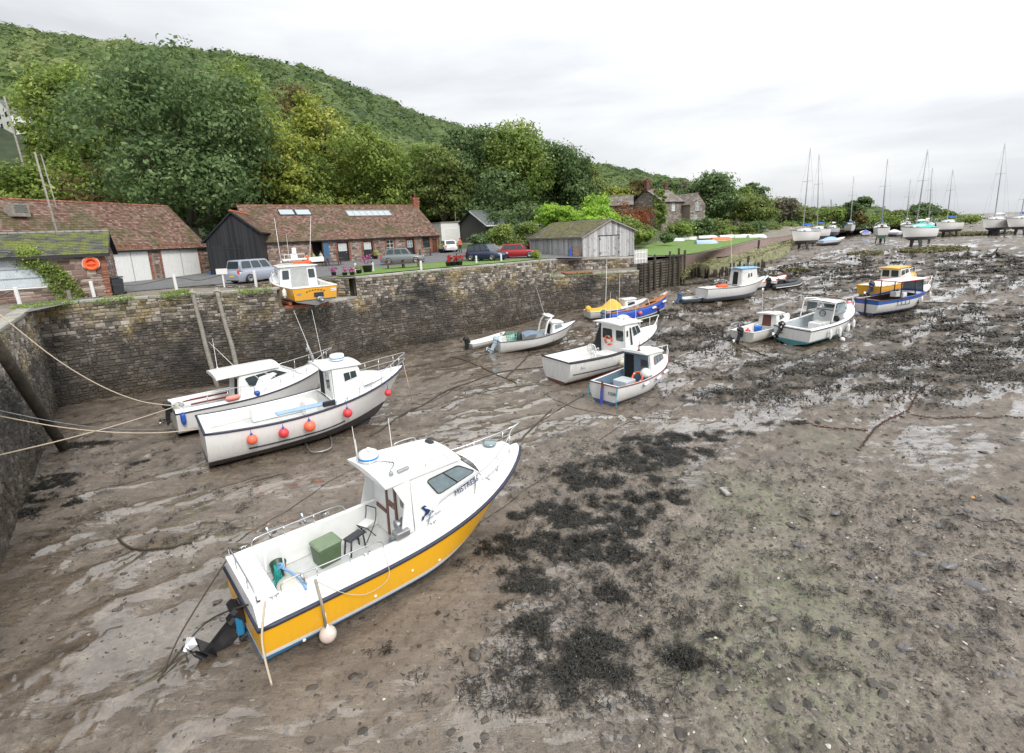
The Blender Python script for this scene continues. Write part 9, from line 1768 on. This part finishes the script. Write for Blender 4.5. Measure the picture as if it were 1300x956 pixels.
# ---- cars
def car(px, py, rz, L_, W_, h, col, lab, suv=False, name='parked_car'):
    p = onl(px, py); t = thing(name, lab, 'car', tuple(p), rz, 'cars parked on the quay'); cm = mat('car_paint_%d' % int(px), col, .25, var=.03, spec=.6); hb = W_/2; zb = h*.58
    prof = [(-.5, .28, .62), (-.49, .2, .92), (-.38, .18, 1.0), (-.1, .17, 1.0), (.2, .17, .99), (.36, .18, .86), (.47, .2, .74), (.5, .28, .55)]; rows = []
    for x, zl_, k in prof: w = hb*(1-.12*(abs(x) > .45)-.05*(abs(x) > .37)); z1 = zb*k; rows.append([(x*L_, -w*.9, zl_), (x*L_, -w, zl_+.15), (x*L_, -w, z1*.8), (x*L_, -w*.9, z1), (x*L_, 0, z1+.03), (x*L_, w*.9, z1), (x*L_, w, z1*.8), (x*L_, w, zl_+.15), (x*L_, w*.9, zl_), (x*L_, -w*.9, zl_)])
    mb = MB(); mb.grid(rows, t=.5); mb.add(rows[0][:-1], [tuple(range(9))]); mb.add(rows[-1][:-1], [tuple(range(8, -1, -1))]); mb.build('body', cm, t)
    cb = Cabin(t, 'cabin', cm, zb*.9, h, -L_*(.47 if suv else .42), L_*.24, hb*.88, hb*.86, -L_*(.43 if suv else .33), L_*.1, hb*.74, hb*.72); cb.win('F', .06, .94, .12, .92); cb.win('A', .1, .9, .25, .88)
    for f_ in 'SP': cb.win(f_, .06, .34, .25, .88); cb.win(f_, .38, .64, .25, .88); cb.win(f_, .68, .92, .25, .88)
    for x in (-.31, .31):
        for y in (-1, 1): w_ = MB(); w_.lathe([(.22, -.1), (.31, -.09), (.32, 0), (.31, .09), (.22, .1)], (x*L_, y*hb*.92, .32), 16, axis='y'); o = w_.build('wheel', BLACK, t); r_w = MB(); r_w.lathe([(.2, -.112), (.18, -.116), (.05, -.1), (.05, .1), (.18, .116), (.2, .112)], (x*L_, y*hb*.92, .32), 12, axis='y'); r_w.build('rim', GALV, o)
    for y in (-1, 1): MB().rbox((L_*.482, y*hb*.68, zb*.72), (.1, .34, .14), .03).build('headlight', PALEGLASS2, t); MB().rbox((-L_*.487, y*hb*.78, zb*.85), (.08, .16, .28), .02).build('tail_light', RED, t)
    MB().rbox((-L_*.5, 0, .5), (.03, .5, .11), .01).build('number_plate', mat('yellow_plate', (.65, .5, .1), .5) if 'yellow_plate' not in bpy.data.materials else bpy.data.materials['yellow_plate'], t)
car(328, 357, 1.1, 4.0, 1.75, 1.6, (.3, .33, .4), 'silver-blue estate car parked behind the ledge boat', True); car(512, 334.5, .12, 4.2, 1.75, 1.5, (.16, .18, .19), 'dark silver car outside the workshop behind the picnic tables'); car(568.5, 319.5, 1.95, 4.0, 1.75, 1.4, (.72, .72, .72), 'white hatchback at the right end of the workshop'); car(618, 331, -.6, 3.9, 1.7, 1.5, (.012, .02, .06), 'dark blue car parked on the quay lawn edge', True); car(658, 327.5, -.15, 3.9, 1.7, 1.35, (.32, .015, .02), 'bright red car parked beside the weathered boathouse'); car(663, 320, .1, 3.8, 1.7, 1.5, (.2, .02, .025), 'maroon car behind the bright red one', True)
# ---- people
def person(px, py, lab, top, legs, sit=False, rz=0, z0=None, hairc=(.05, .03, .02), hat=None):
    p = onl(px, py); t = thing('person', lab, 'person', tuple(p), rz); s_ = -.42 if sit else 0
    J_ = [(0, 0, .95), (0, 0, 1.15), (0, 0, 1.38), (0, 0, 1.50), (0, .01, 1.60), (0, .02, 1.70)]; Rr_ = [(.15, .11), (.14, .1), (.17, .11), (.06, .06), (.095, .105), (.07, .08)]; E3_ = [(0, 1), (1, 2), (2, 3), (3, 4), (4, 5)]
    for sd in (-1, 1):
        k = len(J_)
        if sit: J_ += [(sd*.1, .06, .9), (sd*.12, .45, .92), (sd*.12, .47, .5), (sd*.12, .6, .46)]
        else: J_ += [(sd*.1, 0, .88), (sd*.11, .02, .48), (sd*.12, -.02, .09), (sd*.13, .13, .05)]
        Rr_ += [(.095, .095), (.065, .065), (.045, .05), (.04, .035)]; E3_ += [(0, k), (k, k+1), (k+1, k+2), (k+2, k+3)]; k = len(J_)
        J_ += [(sd*.2, 0, 1.40), (sd*.25, -.03, 1.12), (sd*.2, .2, 1.0), (sd*.17, .28, 1.0)]; Rr_ += [(.06, .06), (.045, .045), (.035, .035), (.035, .025)]; E3_ += [(2, k), (k, k+1), (k+1, k+2), (k+2, k+3)]
    me = bpy.data.meshes.new('body'); me.from_pydata([(a, b, c+s_) for a, b, c in J_], E3_, []); o = link(me, 'body'); o.modifiers.new('s', 'SKIN'); sv = me.skin_vertices[0].data
    for i, (a, b) in enumerate(Rr_): sv[i].radius = (a, b); sv[i].use_root = (i == 0)
    o.modifiers.new('u', 'SUBSURF').render_levels = 1; o.modifiers['u'].levels = 1; bpy.context.view_layer.update(); m2 = bpy.data.meshes.new_from_object(o.evaluated_get(bpy.context.evaluated_depsgraph_get())); bpy.data.objects.remove(o)
    m, nt_, b_ = new_mat('clothes_%d' % int(px)); tcc = N(nt_, 'ShaderNodeTexCoord'); sx = N(nt_, 'ShaderNodeSeparateXYZ'); nt_.links.new(tcc.outputs['Object'], sx.inputs[0]); dv = N(nt_, 'ShaderNodeMath', operation='DIVIDE'); nt_.links.new(sx.outputs['Z'], dv.inputs[0]); dv.inputs[1].default_value = 2.; nt_.links.new(ramp(nt_, dv.outputs[0], [(0, (.02, .02, .02)), (.05, legs), ((.96+s_)/2, top), ((1.46+s_)/2, (.5, .3, .22))], 'CONSTANT'), b_.inputs['Base Color']); b_.inputs['Roughness'].default_value = .8
    m2.materials.clear(); m2.materials.append(m); [setattr(f_, 'use_smooth', True) for f_ in m2.polygons]; link(m2, 'body', t); MB().ball((0, -.015, 1.69+s_), .105, 8, sc=(.95, 1.05, .85)).build('cap' if hat else 'hair', mat('hair_%d' % int(px), hat or hairc, .8), t)
    for sd in (-1, 1): MB().ball((sd*.035, .095, 1.645+s_), .014, 5).build('eye', BLACK, t)
person(584.5, 321.5, 'person standing on the track in an orange top, dark trousers and red cap', (.7, .17, .06), (.02, .02, .03), rz=2.9, hat=(.5, .05, .04)); person(399, 335.5, 'person seated by the blue doorway in a bright green jacket', (.25, .6, .08), (.03, .04, .1), True, 1.2); person(391, 337.5, 'person seated in an orange and blue jacket behind the ledge boat', (.75, .16, .05), (.02, .03, .06), True, .8); person(408.5, 334.5, 'person in a white shirt sitting at the dark table by the blue doorway', (.7, .7, .68), (.05, .05, .06), True, -.6)
# driftwood and mooring debris on the far mud
for (px, py, w_, lab) in ((1225, 328, 3.0, 'black jagged driftwood branch on the far mud, left one'), (1262, 327, 3.2, 'black jagged driftwood branch on the far mud, right one'), (1096, 333, 1.4, 'dark stump with chain on the far mud below the green-bottomed yacht')):
    p = onm(px, py); q = random.Random(px); mb = MB(); pts = [V3((-w_/2+w_*i/6, q.uniform(-.2, .2), .12+q.uniform(0, .25)+.4*(i == 3))) for i in range(7)]; mb.tube(pts, [.05, .12, .15, .18, .14, .1, .04], 6); mb.tube([pts[3], pts[3]+V3((.3, 0, .6))], [.1, .03], 5); mb.tube([pts[2], pts[2]+V3((-.5, .3, .3))], [.09, .03], 5); tag(mb.build('driftwood', WEEDWOOD, loc=tuple(p)), lab, 'driftwood')
